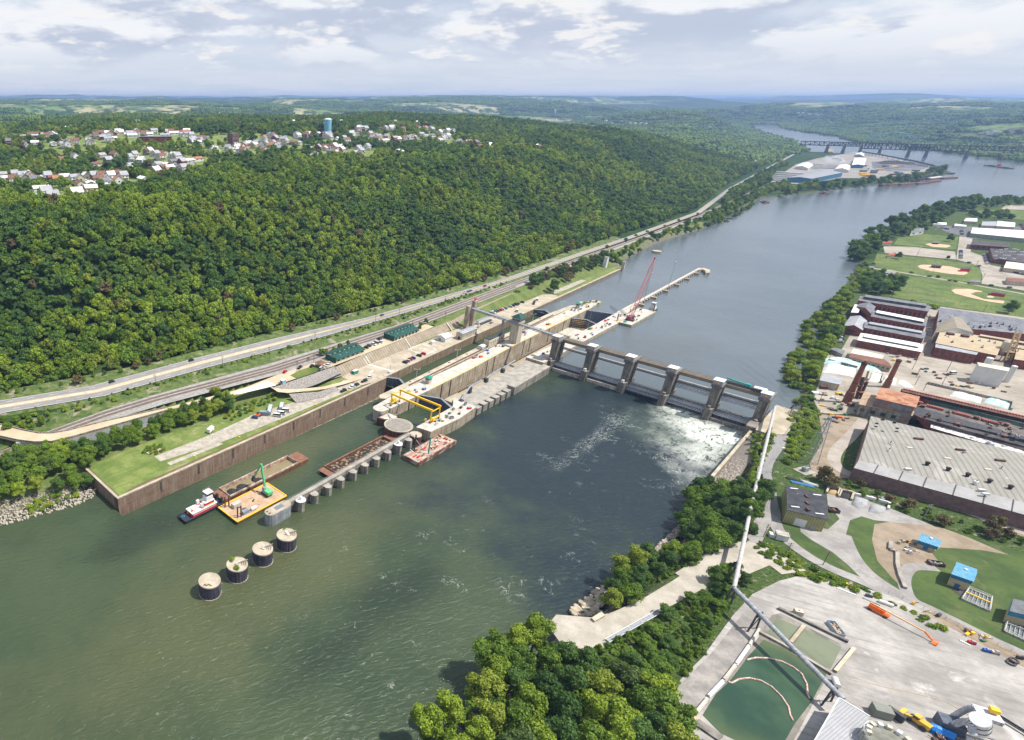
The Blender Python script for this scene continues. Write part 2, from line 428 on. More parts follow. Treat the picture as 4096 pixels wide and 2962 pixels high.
def ground_mat():
 m=bpy.data.materials.new('ground');m.use_nodes=True;N=NT(m.node_tree)
 pos=N.n('NewGeometry').outputs['Position']
 A=lambda k:N.n('Attribute',attribute_name=k).outputs['Fac']
 wood=N.mix(N.ramp(N.noise(pos,.03,5,.7),.35,.65),(.018,.040,.012),(.05,.08,.022))
 wood=N.mix(N.ramp(N.noise(pos,.0025,4,.6),.4,.65),wood,(.022,.05,.016))
 lawn=N.mix(N.ramp(N.noise(pos,.08,5,.6),.35,.65),(.11,.16,.04),(.19,.22,.07))
 lawn=N.mix(N.ramp(N.noise(pos,.9,4,.6),.55,.75),lawn,(.30,.27,.18))
 fld=N.mix(N.ramp(N.noise(pos,.003,3,.6),.42,.6),(.13,.19,.06),(.34,.31,.17))
 fld=N.mix(N.ramp(N.noise(pos,.011,4,.7),.45,.55),fld,(.03,.06,.02))
 dirt=N.mix(N.ramp(N.noise(pos,.25,6,.7),.35,.65),(.20,.165,.12),(.36,.32,.26))
 stones=N.mix(N.ramp(N.n('TexVoronoi',{'Vector':pos,'Scale':.9}).outputs['Distance'],.1,.6),(.34,.30,.24),(.10,.09,.07))
 scrub=N.mix(N.ramp(N.noise(pos,.35,6,.75),.56,.68),N.mix(N.ramp(N.noise(pos,.9,4,.7),.35,.65),(.03,.055,.016),(.075,.11,.03)),dirt)
 col=N.mix(A('yard'),wood,scrub)
 col=N.mix(A('lawn'),col,lawn)
 col=N.mix(A('fields'),col,fld)
 col=N.mix(A('shore'),col,stones)
 b=N.n('BsdfPrincipled',{'Base Color':col,'Roughness':.95,'Specular IOR Level':.1})
 bp=N.n('Bump',{'Strength':.6,'Distance':1.0,'Height':N.noise(pos,.6,5,.65)})
 N.t.links.new(bp.outputs[0],b.inputs['Normal'])
 N.n('OutputMaterial',{'Surface':b.outputs[0]})
 return m
GROUND=build_ground()
# ------------------------------------------------------------------ water
def water_mat(name,kind):
 m=bpy.data.materials.new(name);m.use_nodes=True;N=NT(m.node_tree)
 pos=N.n('NewGeometry').outputs['Position']
 def near(p,a,b,sq=None):
  v=N.vmath('SUBTRACT',pos,(p[0],p[1],p[2]))
  if sq:v=N.n('VectorRotate',{'Vector':v,'Angle':-AS},rotation_type='Z_AXIS').outputs[0];v=N.vmath('MULTIPLY',v,sq)
  wob=N.math('MULTIPLY',N.math('SUBTRACT',N.noise(pos,.018,5,.62),.5),(b-a)*2.2)
  d=N.n('VectorMath',{0:v},operation='LENGTH').outputs['Value']
  return N.ramp(N.math('ADD',d,wob),b,a)
 if kind=='low':
  col=N.mix(N.ramp(N.noise(pos,.012,4,.6),.35,.65),(.029,.048,.025),(.050,.070,.034))
  silt=(.070,.080,.036)
  for p,a,b,sq,amt in((D(470,1300),8,34,(.35,.7,1),.75),(D(330,1530),6,40,(.5,1,1),.5),(D(700,1230),5,26,(.4,1,1),.7),(D(640,1010),6,24,(.35,.9,1),.9),(D(860,1110),4,30,(.3,.8,1),.5),(D(100,1560),5,40,(.5,1,1),.5),(D(600,1290),5,30,(.3,.8,1),.6)):
   col=N.mix(N.math('MULTIPLY',near(p,a,b,sq),amt),col,silt)
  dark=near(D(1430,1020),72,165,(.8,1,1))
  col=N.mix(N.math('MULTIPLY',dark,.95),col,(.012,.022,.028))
  for p,a,b in((D(300,1190),3,16),(D(900,1310),3,18),(D(700,1470),2,14)):
   col=N.mix(N.math('MULTIPLY',near(p,a,b,(.4,1,1)),.5),col,(.012,.02,.014))
   # white water below the open bay, torn to threads further out
  core=N.math('MAXIMUM',near(D(1590,965),6,34,(1,.75,1)),N.math('MULTIPLY',near(D(1520,915),2,26,(1.3,1,1)),.9))
  wv=N.n('VectorRotate',{'Vector':pos,'Angle':-AS},rotation_type='Z_AXIS').outputs[0]
  wv=N.vmath('MULTIPLY',wv,(.6,1,1))
  th=N.math('ABSOLUTE',N.math('SUBTRACT',N.noise(wv,.14,6,.66,dist=1.2),.5))
  core=N.math('MAXIMUM',core,N.math('MULTIPLY',near(D(1545,1010),2,30,(.6,1,1)),.7))
  lace=N.ramp(th,.055,.0)
  th2=N.math('ABSOLUTE',N.math('SUBTRACT',N.noise(wv,.3,6,.7,dist=1.0),.5))
  body=N.ramp(N.noise(wv,.22,6,.7,dist=.8),.36,.56)
  foam_glitter=N.math('MULTIPLY',core,N.math('MAXIMUM',N.math('MULTIPLY',body,.85),lace))
  out=N.math('MULTIPLY',near(D(1430,1000),10,80,(1,1,1)),N.math('MULTIPLY',N.ramp(th,.008,.0),N.ramp(N.noise(pos,.04,4,.7),.52,.64)))
  out2=N.math('MULTIPLY',near(D(1130,1330),20,110,(.7,1,1)),N.math('MULTIPLY',N.ramp(th,.006,.0),N.ramp(N.noise(pos,.06,4,.7),.56,.66)))
  painted_glitter=N.math('MULTIPLY',near(D(1080,1520),20,95,(.8,1,1)),N.ramp(N.noise(pos,1.15,3,.7),.70,.74))  # sun glitter painted into the water colour as white specks
  painted_glitter=N.math('MULTIPLY',painted_glitter,N.ramp(N.noise(pos,.1,3,.6),.45,.6))
  out=N.math('MAXIMUM',out,N.math('MULTIPLY',near(D(1325,965),1,7,(.10,1,1)),N.math('MULTIPLY',N.ramp(th2,.012,.0),.7)))
  foam_glitter=N.math('MAXIMUM',foam_glitter,N.math('MAXIMUM',N.math('MAXIMUM',out,out2),N.math('MULTIPLY',painted_glitter,.9)))
  col=N.mix(N.math('MULTIPLY',near(D(1580,965),20,60,(1,1,1)),.6),col,(.09,.12,.09))
  rough=.14;amp=.9;bsc=.42
 elif kind=='up':
  col=N.mix(N.ramp(N.noise(pos,.004,4,.6),.35,.65),(.080,.100,.112),(.108,.130,.142))
  col=N.mix(N.math('MULTIPLY',near(D(1480,770,5),10,40,(.5,1,1)),.25),col,(.10,.09,.07))
  foam_glitter=None;rough=.12;amp=.4;bsc=.3
 elif name=='pond_pale':
  col=N.mix(N.ramp(N.noise(pos,.08,4,.6),.35,.65),(.125,.145,.09),(.17,.19,.125));foam_glitter=None;rough=.2;amp=.05;bsc=.5
 else:
  col=N.mix(N.ramp(N.noise(pos,.05,4,.6),.35,.65),(.022,.052,.034),(.045,.085,.048))
  foam_glitter=None;rough=.12;amp=.1;bsc=.5;col=N.mix(near(Y6(700,740,9),14,34),(.095,.12,.05),col)
 b1=N.noise(N.vmath('MULTIPLY',N.n('VectorRotate',{'Vector':pos,'Angle':-.3},rotation_type='Z_AXIS').outputs[0],(.55,1.3,1)),bsc,5,.62,dist=.5)
 b2=N.noise(pos,bsc*.12,2,.5)
 hgt_=N.math('ADD',b1,N.math('MULTIPLY',b2,1.0))
 bp=N.n('Bump',{'Strength':amp,'Distance':.8 if kind!='pond' else .2,'Height':hgt_})
 if foam_glitter is not None:
  col=N.mix(foam_glitter,col,(.72,.74,.68));ro=N.math('ADD',rough,N.math('MULTIPLY',foam_glitter,.6))  # real foam and painted sun glitter share this white
 else:ro=rough
 b=N.n('BsdfPrincipled',{'Base Color':col,'Roughness':ro,'IOR':1.33,'Specular IOR Level':.5,'Normal':bp.outputs[0]})
 N.n('OutputMaterial',{'Surface':b.outputs[0]})
 return m
WL=water_mat('river_water_low','low');WU=water_mat('river_water_up','up');WP=water_mat('pond_water','pond')
def sheet(name,pts,z,m,kind='structure',label=None,cat=None):
 b=MB();b.add([(p[0],p[1],z)for p in pts],[tuple(range(len(pts)))])
 o=b.build(name,m)
 if o.data.polygons[0].normal.z<0:o.data.flip_normals()
 return tag(o,label,cat,kind=kind)
 # dam line splits the pools
DAM0=ST(478,-190);DAM1=ST(478,-40)
lowp=[ST(-900,60),ST(-900,-700),ST(112,-330),ST(112,-246),ST(348,-246),ST(348,-185),ST(480,-188),ST(480,-48),ST(300,-30),ST(100,0),ST(0,60)]
sheet('river',lowp,0.0,WL)
upp=[ST(474,-48),ST(474,-188),ST(528,-192),ST(606,-192),ST(630,-198),ST(628,-226),ST(590,-246),ST(590,-266),ST(800,-280),ST(2000,-700),ST(3300,-900),ST(9000,-3500),ST(9000,800),ST(3000,3500),ST(1500,600),ST(700,-20)]
sheet('river',upp,ZU,WU)
# ------------------------------------------------------------------ foliage
def leaf_mat(name,dark,light,warm,amt=.25):
 m=bpy.data.materials.new(name);m.use_nodes=True;N=NT(m.node_tree);MATS[name]=m
 oi=N.n('ObjectInfo').outputs['Random'];pos=N.n('NewGeometry').outputs['Position']
 rn=N.n('NewGeometry').outputs['Random Per Island']
 c=N.mix(N.ramp(oi,.1,.95),dark,light)
 c=N.mix(N.ramp(N.noise(pos,.012,3,.6),.42,.62),c,light)
 c=N.mix(N.math('MULTIPLY',N.math('GREATER_THAN',N.math('FRACT',N.math('MULTIPLY',oi,37.7)),1-amt),.55),c,warm)
 c=N.mix(N.math('MULTIPLY',rn,.5),c,tuple(v*1.5 for v in light))
 c=N.mix(N.math('MULTIPLY',N.ramp(rn,.25,.0),.6),c,tuple(v*.5 for v in dark))
 b=N.n('BsdfPrincipled',{'Base Color':c,'Roughness':.6,'Specular IOR Level':.25})
 tr=N.n('BsdfTranslucent',{'Color':N.mix(.5,c,(.16,.24,.02))})
 mx=N.n('MixShader',{0:.28,1:b.outputs[0],2:tr.outputs[0]})
 N.n('OutputMaterial',{'Surface':mx.outputs[0]})
 return m
LEAF=leaf_mat('leaf_green',(.042,.098,.013),(.15,.235,.026),(.19,.17,.05),.05)
LEAF_DEEP=leaf_mat('leaf_deep',(.028,.074,.018),(.088,.16,.03),(.11,.12,.045),.08)
LEAF_BRIGHT=leaf_mat('leaf_bright',(.11,.18,.016),(.25,.33,.03),(.27,.27,.05),.2)
LEAF_BROWN=leaf_mat('leaf_brown',(.10,.075,.035),(.17,.13,.06),(.17,.12,.06),.3)
BARK=mat('bark',(.10,.075,.055),(.16,.13,.10),scale=1.5)
def crown_mesh(name,R,Hc,z0,nl,nleaf,ls,seed,m,conic=False,core=True):
 """crown of many leaf sprays carried by several lobes"""
 rd=np.random.RandomState(seed);V=[];Fc=[]
 lobes=[]
 for i in range(nl):
  a=rd.rand()*6.283;q=rd.rand()**.6;zz=rd.rand()
  if conic:rad=R*(1-zz)*.75;lobes.append((rad*math.cos(a),rad*math.sin(a),z0+Hc*zz,R*(.42-.3*zz)))
  else:
   rr=R*.8*q*math.sqrt(max(0.05,1-(zz*1.5-.6)**2))
   lobes.append((rr*math.cos(a),rr*math.sin(a),z0+Hc*(.18+.66*zz),R*(.22+.24*rd.rand()**1.4)))
 if not conic:lobes.append((0,0,z0+Hc*.45,R*.55))
 per=nleaf//len(lobes)
 for lx,ly,lz,lr in lobes:
  d=rd.normal(size=(per,3));d[:,2]=np.where(d[:,2]<-.3,-d[:,2]*.6,d[:,2]);d/=np.linalg.norm(d,axis=1)[:,None]
  rr=lr*(1-.35*rd.rand(per)**2+.10*rd.rand(per)+.30*rd.rand(per)**5)
  c=np.array([lx,ly,lz])+d*rr[:,None]*np.array([1,1,.85])
  nn=d+rd.normal(size=(per,3))*.55;nn/=np.linalg.norm(nn,axis=1)[:,None]
  u=np.cross(nn,rd.normal(size=(per,3)));u/=np.linalg.norm(u,axis=1)[:,None];w=np.cross(nn,u)
  a=ls*(.6+.8*rd.rand(per))[:,None];bb=ls*(.45+.6*rd.rand(per))[:,None]
  o=len(V);q=np.stack([c-u*a,c-w*bb+nn*a*.15,c+u*a,c+w*bb+nn*a*.15],1).reshape(-1,3)
  V+=q.tolist();Fc+=[(o+4*i,o+4*i+1,o+4*i+2,o+4*i+3)for i in range(per)]
 if core:
  for lx,ly,lz,lr in lobes:
   o=len(V);n=7;ringz=[(-.8,.45),(-.2,.85),(.45,.75)]
   for zz,rr in ringz:
    for i in range(n):
     a=6.283*i/n+zz;k=lr*.80*rr*(.85+.3*rd.rand());V.append((lx+k*math.cos(a),ly+k*math.sin(a),lz+zz*lr*.72))
   V.append((lx,ly,lz+lr*.66))
   for k in range(2):
    for i in range(n):j=(i+1)%n;Fc.append((o+k*n+i,o+k*n+j,o+(k+1)*n+j,o+(k+1)*n+i))
   for i in range(n):Fc.append((o+2*n+i,o+2*n+(i+1)%n,o+3*n))
 me=bpy.data.meshes.new(name);me.from_pydata(V,[],Fc);me.materials.append(m);me.update();return me
def trunk_mesh(name,h,r,seed,limbs=5,reach=3.0):
 rd=random.Random(seed);b=MB()
 top=Vector((rd.uniform(-.3,.3),rd.uniform(-.3,.3),h));mid=top*.5+Vector((rd.uniform(-.25,.25),rd.uniform(-.25,.25),0))
 b.tube((0,0,-.6),mid,r,6,r1=r*.75);b.tube(mid,top,r*.75,6,r1=r*.35)
 for i in range(limbs):
  a=rd.uniform(0,6.28);z=h*rd.uniform(.45,.9);p=mid.lerp(top,(z/h-.5)*2)
  b.tube(p,p+Vector((math.cos(a)*reach,math.sin(a)*reach,reach*.8)),r*.4,5,r1=r*.12)
 me=bpy.data.meshes.new(name);me.from_pydata(b.v,[],b.f);me.materials.append(BARK);me.update();return me
 # tree kinds: (crown mesh, trunk mesh) for single trees; unit size, about 14 m tall
def kind_of_tree(key,R,Hc,z0,nl,nleaf,ls,seed,m,conic=False):
 return(crown_mesh('crown',R,Hc,z0,nl,nleaf,ls,seed,m,conic),trunk_mesh('trunk',z0+Hc*.55,.28,seed,reach=R*.5))
TREES={'round':[kind_of_tree('r',5.0,9.5,2.0,20,6000,.30,11+i,LEAF)for i in range(3)],'deep':[kind_of_tree('d',4.6,10,1.8,20,5600,.29,31+i,LEAF_DEEP)for i in range(2)],'bright':[kind_of_tree('b',4.6,9,1.8,19,5600,.30,41+i,LEAF_BRIGHT)for i in range(2)],'brown':[kind_of_tree('n',4.2,9,2.4,10,1800,.46,51,LEAF_BROWN)],'conifer':[kind_of_tree('c',3.0,13,1.2,18,1800,.42,61,LEAF_DEEP,True)],'bush':[(crown_mesh('crown',2.4,2.6,-.2,7,900,.26,71+i,LEAF),None)for i in range(2)],'bushbright':[(crown_mesh('crown',2.4,2.4,-.2,7,900,.26,81,LEAF_BRIGHT),None)],}
NTREE=[0]
KIND_CAT={'round':('tree','tree'),'deep':('tree','tree'),'bright':('tree','tree'),'brown':('tree','tree'),'conifer':('pine_tree','tree'),'bush':('bush','bush'),'bushbright':('bush','bush')}
def tree(kind,p,sc,label,group=None,rd=rnd,zs=1.0):
 cm,tm=rd.choice(TREES[kind]);nm,cat=KIND_CAT[kind]
 rz=rd.uniform(0,6.28);s3=(sc*rd.uniform(.92,1.1),sc*rd.uniform(.92,1.1),sc*zs*rd.uniform(.92,1.1))
 if tm is None:
  o=bpy.data.objects.new(nm,cm);COL.objects.link(o);o.location=p;o.rotation_euler=(0,0,rz);o.scale=s3
  return tag(o,label,cat,group)
 t=thing(nm,label,cat,p,rz,group);t.scale=s3;NTREE[0]+=1
 for n,me in(('crown',cm),('trunk',tm)):
  o=bpy.data.objects.new(n,me);COL.objects.link(o);o.parent=t
 return t
 # ------------------------------------------------------------------ woodland: the mass nobody could count, points carrying tree shapes
def build_forest():
 rd=np.random.RandomState(3)
 protos=[]
 pc=bpy.data.collections.new('woodland_shapes')
 mlist=[LEAF,LEAF_DEEP,LEAF,LEAF_BRIGHT,LEAF,LEAF_DEEP,LEAF_BROWN]
 for i,m in enumerate(mlist):
  me=crown_mesh('crown',5.2,9.5,1.0,17,1200,.58,100+i,m,core=True)
  o=bpy.data.objects.new('a%02d_woodland'%i,me);pc.objects.link(o)
 ng=3
 for i in range(ng):
  rg=np.random.RandomState(200+i);V=[];Fc=[]
  for k in range(22):
   cx,cy=rg.uniform(-23,23,2);R=rg.uniform(3.6,6.4);hh=rg.uniform(8,13);n=7;o0=len(V)
   for zz,rr in((0,.9),(.45,1.0),(.8,.7)):
    for a in range(n):
     q=R*rr*rg.uniform(.78,1.15);V.append((cx+q*math.cos(6.283*a/n+zz),cy+q*math.sin(6.283*a/n+zz),hh*zz*rg.uniform(.9,1.1)+.5))
   V.append((cx,cy,hh))
   for q in range(2):
    for a in range(n):b=(a+1)%n;Fc.append((o0+q*n+a,o0+q*n+b,o0+(q+1)*n+b,o0+(q+1)*n+a))
   for a in range(n):Fc.append((o0+2*n+a,o0+2*n+(a+1)%n,o0+3*n))
  me=bpy.data.meshes.new('grove');me.from_pydata(V,[],Fc);me.materials.append(LEAF if i!=1 else LEAF_DEEP);me.update()
  o=bpy.data.objects.new('b%02d_grove'%i,me);pc.objects.link(o)
 pts=[];idx=[];sc=[]
 # near: single crowns on a jittered grid
 def grid(x0,x1,y0,y1,step):
  gx,gy=np.meshgrid(np.arange(x0,x1,step),np.arange(y0,y1,step));P=np.stack([gx.ravel(),gy.ravel()],1)
  return P+rd.uniform(-.45,.45,P.shape)*step
 def infov(P,pad=1.0):
  x,y=P[:,0],P[:,1];a=np.degrees(np.arctan2(x,y));return(a>-33)&(a<78)&(y>0)
 P=grid(-700,2400,60,3000,6.9);P=P[infov(P)]
 r=np.hypot(P[:,0],P[:,1]);keep=rd.rand(len(P))<np.where(r<2600,1,0);P=P[keep]
 h,dW,s,t,r=hgt(P);foot,w,top=hill_side(s)
 om=open_mask(P)
 ok=np.zeros(len(P),bool)
 hill=(t<foot-4)&(s<3300)
 ok|=hill&(dW>20)
 gen=(r>1500)&(dW>22)&~((t>-160)&(s<2450)&(r<2600))&~((s<3500)&(t<-20)&(t>foot-4))
 ok|=gen
 ok|=(s>1300)&(s<3300)&(t>foot+12)&(dW>4)&(t<np.interp(s,[1300,1757,1950,2100,2500],[-312,-322,-318,-330,-400]))&(seg_dist(P,RC,False)>11)&(seg_dist(P,LC,False)>9)&(t<0)&(rd.rand(len(P))<.8)
 ok&=seg_dist(P,RC,False)>12
 uu=PX+F*P[:,0]/(P[:,1]*CPP+190*SPP);ok|=(t>-160)&(s<2450)&(uu>4420)&(dW>12)&(rd.rand(len(P))<.3)&(r>150)
 ok&=~(om&(rd.rand(len(P))>.34))&~inside(P,PENP)
 ok&=rd.rand(len(P))>field_mask(P,r,dW)
 town2=(foot-t>330)&(s<900)&(r>900)&(r<2400)
 ok&=~(town2&(fbm(P[:,0],P[:,1],260,3)>.56)&(rd.rand(len(P))>.35))
 if 'NO_TREE' in globals():
  for c,rad in NO_TREE:ok&=np.hypot(P[:,0]-c[0],P[:,1]-c[1])>rad
  # remember the trees nearest the viewer: they become single trees
 sel=np.nonzero(ok)[0];rn_=r[sel];order=sel[np.argsort(rn_)]
 return_near=order[:SINGLE_HILL];rest=order[SINGLE_HILL:]
 q=P[rest];pts.append(np.column_stack([q,h[rest]-1.0]));n=len(q)
 patch=fbm(q[:,0],q[:,1],130,3);u=rd.rand(n)*.8+.1+(patch-.5)*1.9
 ii=np.where(u<.22,1,np.where(u<.36,5,np.where(u<.48,0,np.where(u<.6,2,np.where(u<.68,4,3)))));ii=np.where(rd.rand(n)<.006,6,ii)
 idx.append(ii);s_=(.68+.85*rd.rand(n)**1.7);sc.append(s_)
 # far: groves
 P2=grid(-4200,13000,1500,15000,34);P2=P2[infov(P2)];r2=np.hypot(P2[:,0],P2[:,1]);P2=P2[(r2>=2600)&(r2<9500)];r2=np.hypot(P2[:,0],P2[:,1])
 P2=P2[(r2<4500)|(rd.rand(len(P2))<.8)]
 h,dW,s,t,r=hgt(P2)
 foot,w,top=hill_side(s)
 ok=(dW>25)&(rd.rand(len(P2))>field_mask(P2,r,dW))&~((t>-160)&(s<2450)&(r<2600))&~((s<3500)&(t<-20)&(t>foot-4)&(s>1300))
 ok&=~(open_mask(P2)&(rd.rand(len(P2))>.3))
 tw=fbm(P2[:,0]+50,P2[:,1],420,3);ok&=~((tw>.60)&(r<5200)&(rd.rand(len(P2))>.4))
 q=P2[ok];pts.append(np.column_stack([q,h[ok]-1.5]));n=len(q)
 idx.append(len(mlist)+rd.randint(0,ng,n));sc.append(.85+.35*rd.rand(n))
 if EXTRA:
  E_=np.array(EXTRA);pts.append(E_[:,:3]);idx.append(E_[:,3].astype(int));sc.append(E_[:,4])
 pts=np.concatenate(pts);idx=np.concatenate(idx);sc=np.concatenate(sc);zs_=np.stack([sc,sc,sc*rd.uniform(.8,1.3,len(sc))],1)
 me=bpy.data.meshes.new('woodland');me.vertices.add(len(pts));me.vertices.foreach_set('co',pts.astype(np.float32).ravel())
 a=me.attributes.new('pick','INT','POINT');a.data.foreach_set('value',idx.astype(np.int32))
 a=me.attributes.new('size','FLOAT_VECTOR','POINT');a.data.foreach_set('vector',zs_.astype(np.float32).ravel())
 a=me.attributes.new('turn','FLOAT','POINT');a.data.foreach_set('value',(rd.rand(len(pts))*6.28).astype(np.float32))
 o=bpy.data.objects.new('woodland',me);COL.objects.link(o)
 ng_=bpy.data.node_groups.new('woodland','GeometryNodeTree')
 ng_.interface.new_socket('Geometry',in_out='INPUT',socket_type='NodeSocketGeometry');ng_.interface.new_socket('Geometry',in_out='OUTPUT',socket_type='NodeSocketGeometry')
 nd=ng_.nodes;L=ng_.links
 gi=nd.new('NodeGroupInput');go=nd.new('NodeGroupOutput');ci=nd.new('GeometryNodeCollectionInfo');ci.inputs['Collection'].default_value=pc
 ci.inputs['Separate Children'].default_value=True;ci.inputs['Reset Children'].default_value=True
 ip=nd.new('GeometryNodeInstanceOnPoints');ip.inputs['Pick Instance'].default_value=True
 def na(k,ty):
  x=nd.new('GeometryNodeInputNamedAttribute');x.data_type=ty;x.inputs['Name'].default_value=k;return x.outputs['Attribute']
 cx=nd.new('ShaderNodeCombineXYZ');L.new(na('turn','FLOAT'),cx.inputs[2])
 e2r=nd.new('FunctionNodeEulerToRotation');L.new(cx.outputs[0],e2r.inputs[0])
 L.new(gi.outputs[0],ip.inputs['Points']);L.new(ci.outputs[0],ip.inputs['Instance']);L.new(na('pick','INT'),ip.inputs['Instance Index'])
 L.new(e2r.outputs[0],ip.inputs['Rotation']);L.new(na('size','FLOAT_VECTOR'),ip.inputs['Scale']);L.new(ip.outputs[0],go.inputs[0])
 md=o.modifiers.new('woodland','NODES');md.node_group=ng_
 tag(o,'dense green broadleaf woodland covering the hillsides beyond the river','woodland',kind='stuff')
 print('woodland points',len(pts))
 h0=hgt(P[return_near])[0]
 return[(float(a[0]),float(a[1]),float(z))for a,z in zip(P[return_near],h0)]
SINGLE_HILL=24;EXTRA=[]
# ------------------------------------------------------------------ finishes
CONC=mat('concrete_tan',(.40,.34,.25),(.55,.48,.37),scale=.12,detail=8,streak=(.13,.09,.06),patch=(.24,.19,.13,.07,.56,.55))
CONC_W=mat('concrete_wall',(.40,.34,.25),(.60,.53,.41),scale=.15,detail=7,streak=(.16,.115,.07),bump=.2)
CONC_G=mat('concrete_grey',(.30,.28,.25),(.46,.42,.36),scale=.2,streak=(.09,.075,.06))
CONC_NEW=mat('concrete_new',(.47,.435,.375),(.66,.62,.55),scale=.25,detail=8,streak=(.22,.17,.11),patch=(.30,.24,.17,.12,.56,.5))
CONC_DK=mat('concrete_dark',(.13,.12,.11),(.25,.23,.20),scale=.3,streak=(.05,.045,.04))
WALLB=mat('wall_brown',(.16,.098,.066),(.26,.175,.12),scale=.25,detail=7,streak=(.27,.215,.165),bump=.2)
RUST=mat('rust_steel',(.17,.075,.045),(.29,.15,.10),scale=.5,streak=(.07,.035,.025),rough=.8)
RUSTD=mat('rust_dark',(.075,.04,.03),(.15,.08,.055),scale=.6,rough=.85)
STEELB=mat('steel_blue',(.065,.08,.115),(.11,.13,.17),scale=.5,rough=.55)  # black sheet standing in for the taller pump house's cast shadow
STEELG=mat('steel_grey',(.26,.28,.31),(.40,.42,.45),scale=.8,rough=.5)
STEELD=mat('steel_dark',(.035,.038,.045),(.07,.07,.075),scale=.8,rough=.6)
WHITE=mat('white_paint',(.74,.74,.73),(.82,.82,.80),scale=.3,rough=.5)
YEL=mat('yellow_paint',(.85,.47,.012),(.92,.55,.03),scale=.5,rough=.45)
CREAM=mat('cream_render',(.60,.53,.41),(.68,.62,.50),scale=.4,streak=(.35,.29,.21))
GREENR=mat('green_roof',(.010,.055,.042),(.018,.085,.064),scale=.6,rough=.45)
GREYR=mat('grey_roof',(.33,.34,.37),(.43,.44,.47),scale=.3,rough=.6)
DARKW=mat('dark_glass',(.02,.024,.03),(.04,.045,.055),rough=.15,spec=.6)
ASPH=mat('asphalt',(.23,.225,.22),(.30,.29,.285),scale=.05,drag=AS)
ASPHD=mat('asphalt_dark',(.10,.10,.105),(.15,.148,.15),scale=.2)
GRAV=mat('gravel',(.36,.32,.26),(.52,.47,.40),scale=.25,bump=.4)
BALL=mat('ballast',(.30,.285,.265),(.42,.40,.37),scale=.4,bump=.3,drag=AS)
GRASS=mat('grass_turf',(.10,.15,.03),(.19,.23,.06),scale=.09,detail=9,patch=(.30,.28,.14,.05,.53,.55),drag=AS)
GRASSD=mat('grass_deep',(.065,.105,.018),(.125,.165,.03),scale=.06,detail=9,patch=(.17,.17,.07,.04,.54,.5),drag=AS)
SCRUBM=mat('scrub',(.045,.085,.016),(.13,.16,.045),scale=.2,detail=8,bump=.8,bscale=.8,patch=(.30,.25,.19,.06,.54,.75))
DIRT=mat('dirt',(.22,.17,.12),(.36,.29,.215),scale=.15,detail=6)
RAILM=mat('rail_steel',(.11,.06,.045),(.16,.09,.07),scale=.5)
LINEW=mat('line_white',(.75,.75,.73),rough=.7);LINEY=mat('line_yellow',(.75,.48,.08),rough=.7)
TANR=mat('tan_pavement',(.52,.42,.28),(.62,.52,.37),scale=.08)
def st_poly(pts):return[ST(a,b)for a,b in pts]
def slab(name,pts,z0,z1,m,kind=None,label=None,cat=None,group=None,parent=None):
 o=MB().prism(pts,z0,z1).build(name,m,parent)
 return tag(o,label,cat,group,kind)
def ribbon(name,rows,m,z_off=0.0,kind='structure',parent=None,thick=0):
 """rows: (s, t0, t1, z)"""
 b=MB();n=len(rows)
 vs=[]
 for s,t0,t1,z in rows:vs+=[ST(s,t0,z+z_off),ST(s,t1,z+z_off)]
 b.add(vs,[(2*i,2*i+1,2*i+3,2*i+2)for i in range(n-1)])
 o=b.build(name,m,parent)
 if o.data.polygons[0].normal.z<0:o.data.flip_normals()
 return tag(o,kind=kind)
def dense(rows,step=12):
 out=[];rows=sorted(rows);ss=np.arange(rows[0][0],rows[-1][0],step).tolist()+[rows[-1][0]]
 for s in ss:out.append((s,)+tuple(float(np.interp(s,[r[0]for r in rows],[r[k]for r in rows]))for k in range(1,len(rows[0]))))
 return out
 # ------------------------------------------------------------------ lock ground, road, railway
ribbon('lawn_ground',dense([(115,-290,-253,7.6),(118,-291,-255.5,7.6),(160,-293,-255.5,7.6),(230,-290,-256,7.6),(318,-280,-258,7.6)]),GRASS)
ribbon('lawn_ground',dense([(640,-282,-270,7.7),(700,-288,-269,7.7),(835,-288,-271,7.7)]),GRASS)
ribbon('gravel_track',dense([(150,-275,-268,7.66),(190,-274,-262,7.66),(235,-277,-260,7.66),(280,-268,-259.5,7.66),(320,-275,-259,7.66)]),GRAV)
ribbon('gravel_strip',dense([(152,-264,-260.5,7.69),(190,-263,-259.5,7.69)]),GRAV)
ribbon('gravel_patch',dense([(655,-281,-275,7.75),(690,-288,-274,7.75),(735,-284,-276,7.75)]),GRAV)
ribbon('esplanade',dense([(318,-279,-259,7.9),(330,-281.5,-257,7.9),(345,-281.5,-257,7.9),(479,-282.5,-262,7.9),(520,-286,-263,7.9),(600,-286,-265,7.9),(640,-284,-267,7.9),(650,-276,-269,7.9)]),CONC)
# sloping paved bank
b=MB();rows=[(318,-279.5,8,-286,13.9),(345,-281,7.9,-287.5,14),(480,-282.5,7.9,-289,14),(512,-285,7.9,-293,14),(593,-287,7.9,-297,14),(625,-286,7.9,-296,13)]
vs=[]
for s,ta,za,tb,zb in rows:vs+=[ST(s,ta,za),ST(s,tb,zb)]
b.add(vs,[(2*i,2*i+2,2*i+3,2*i+1)for i in range(len(rows)-1)]);o=b.build('paved_bank',mat('bank_paving',(.30,.25,.18),(.40,.33,.25),scale=.2,tiles=(.11,'X',-AS)))
if o.data.polygons[0].normal.z<0:o.data.flip_normals()
tag(o,kind='structure')
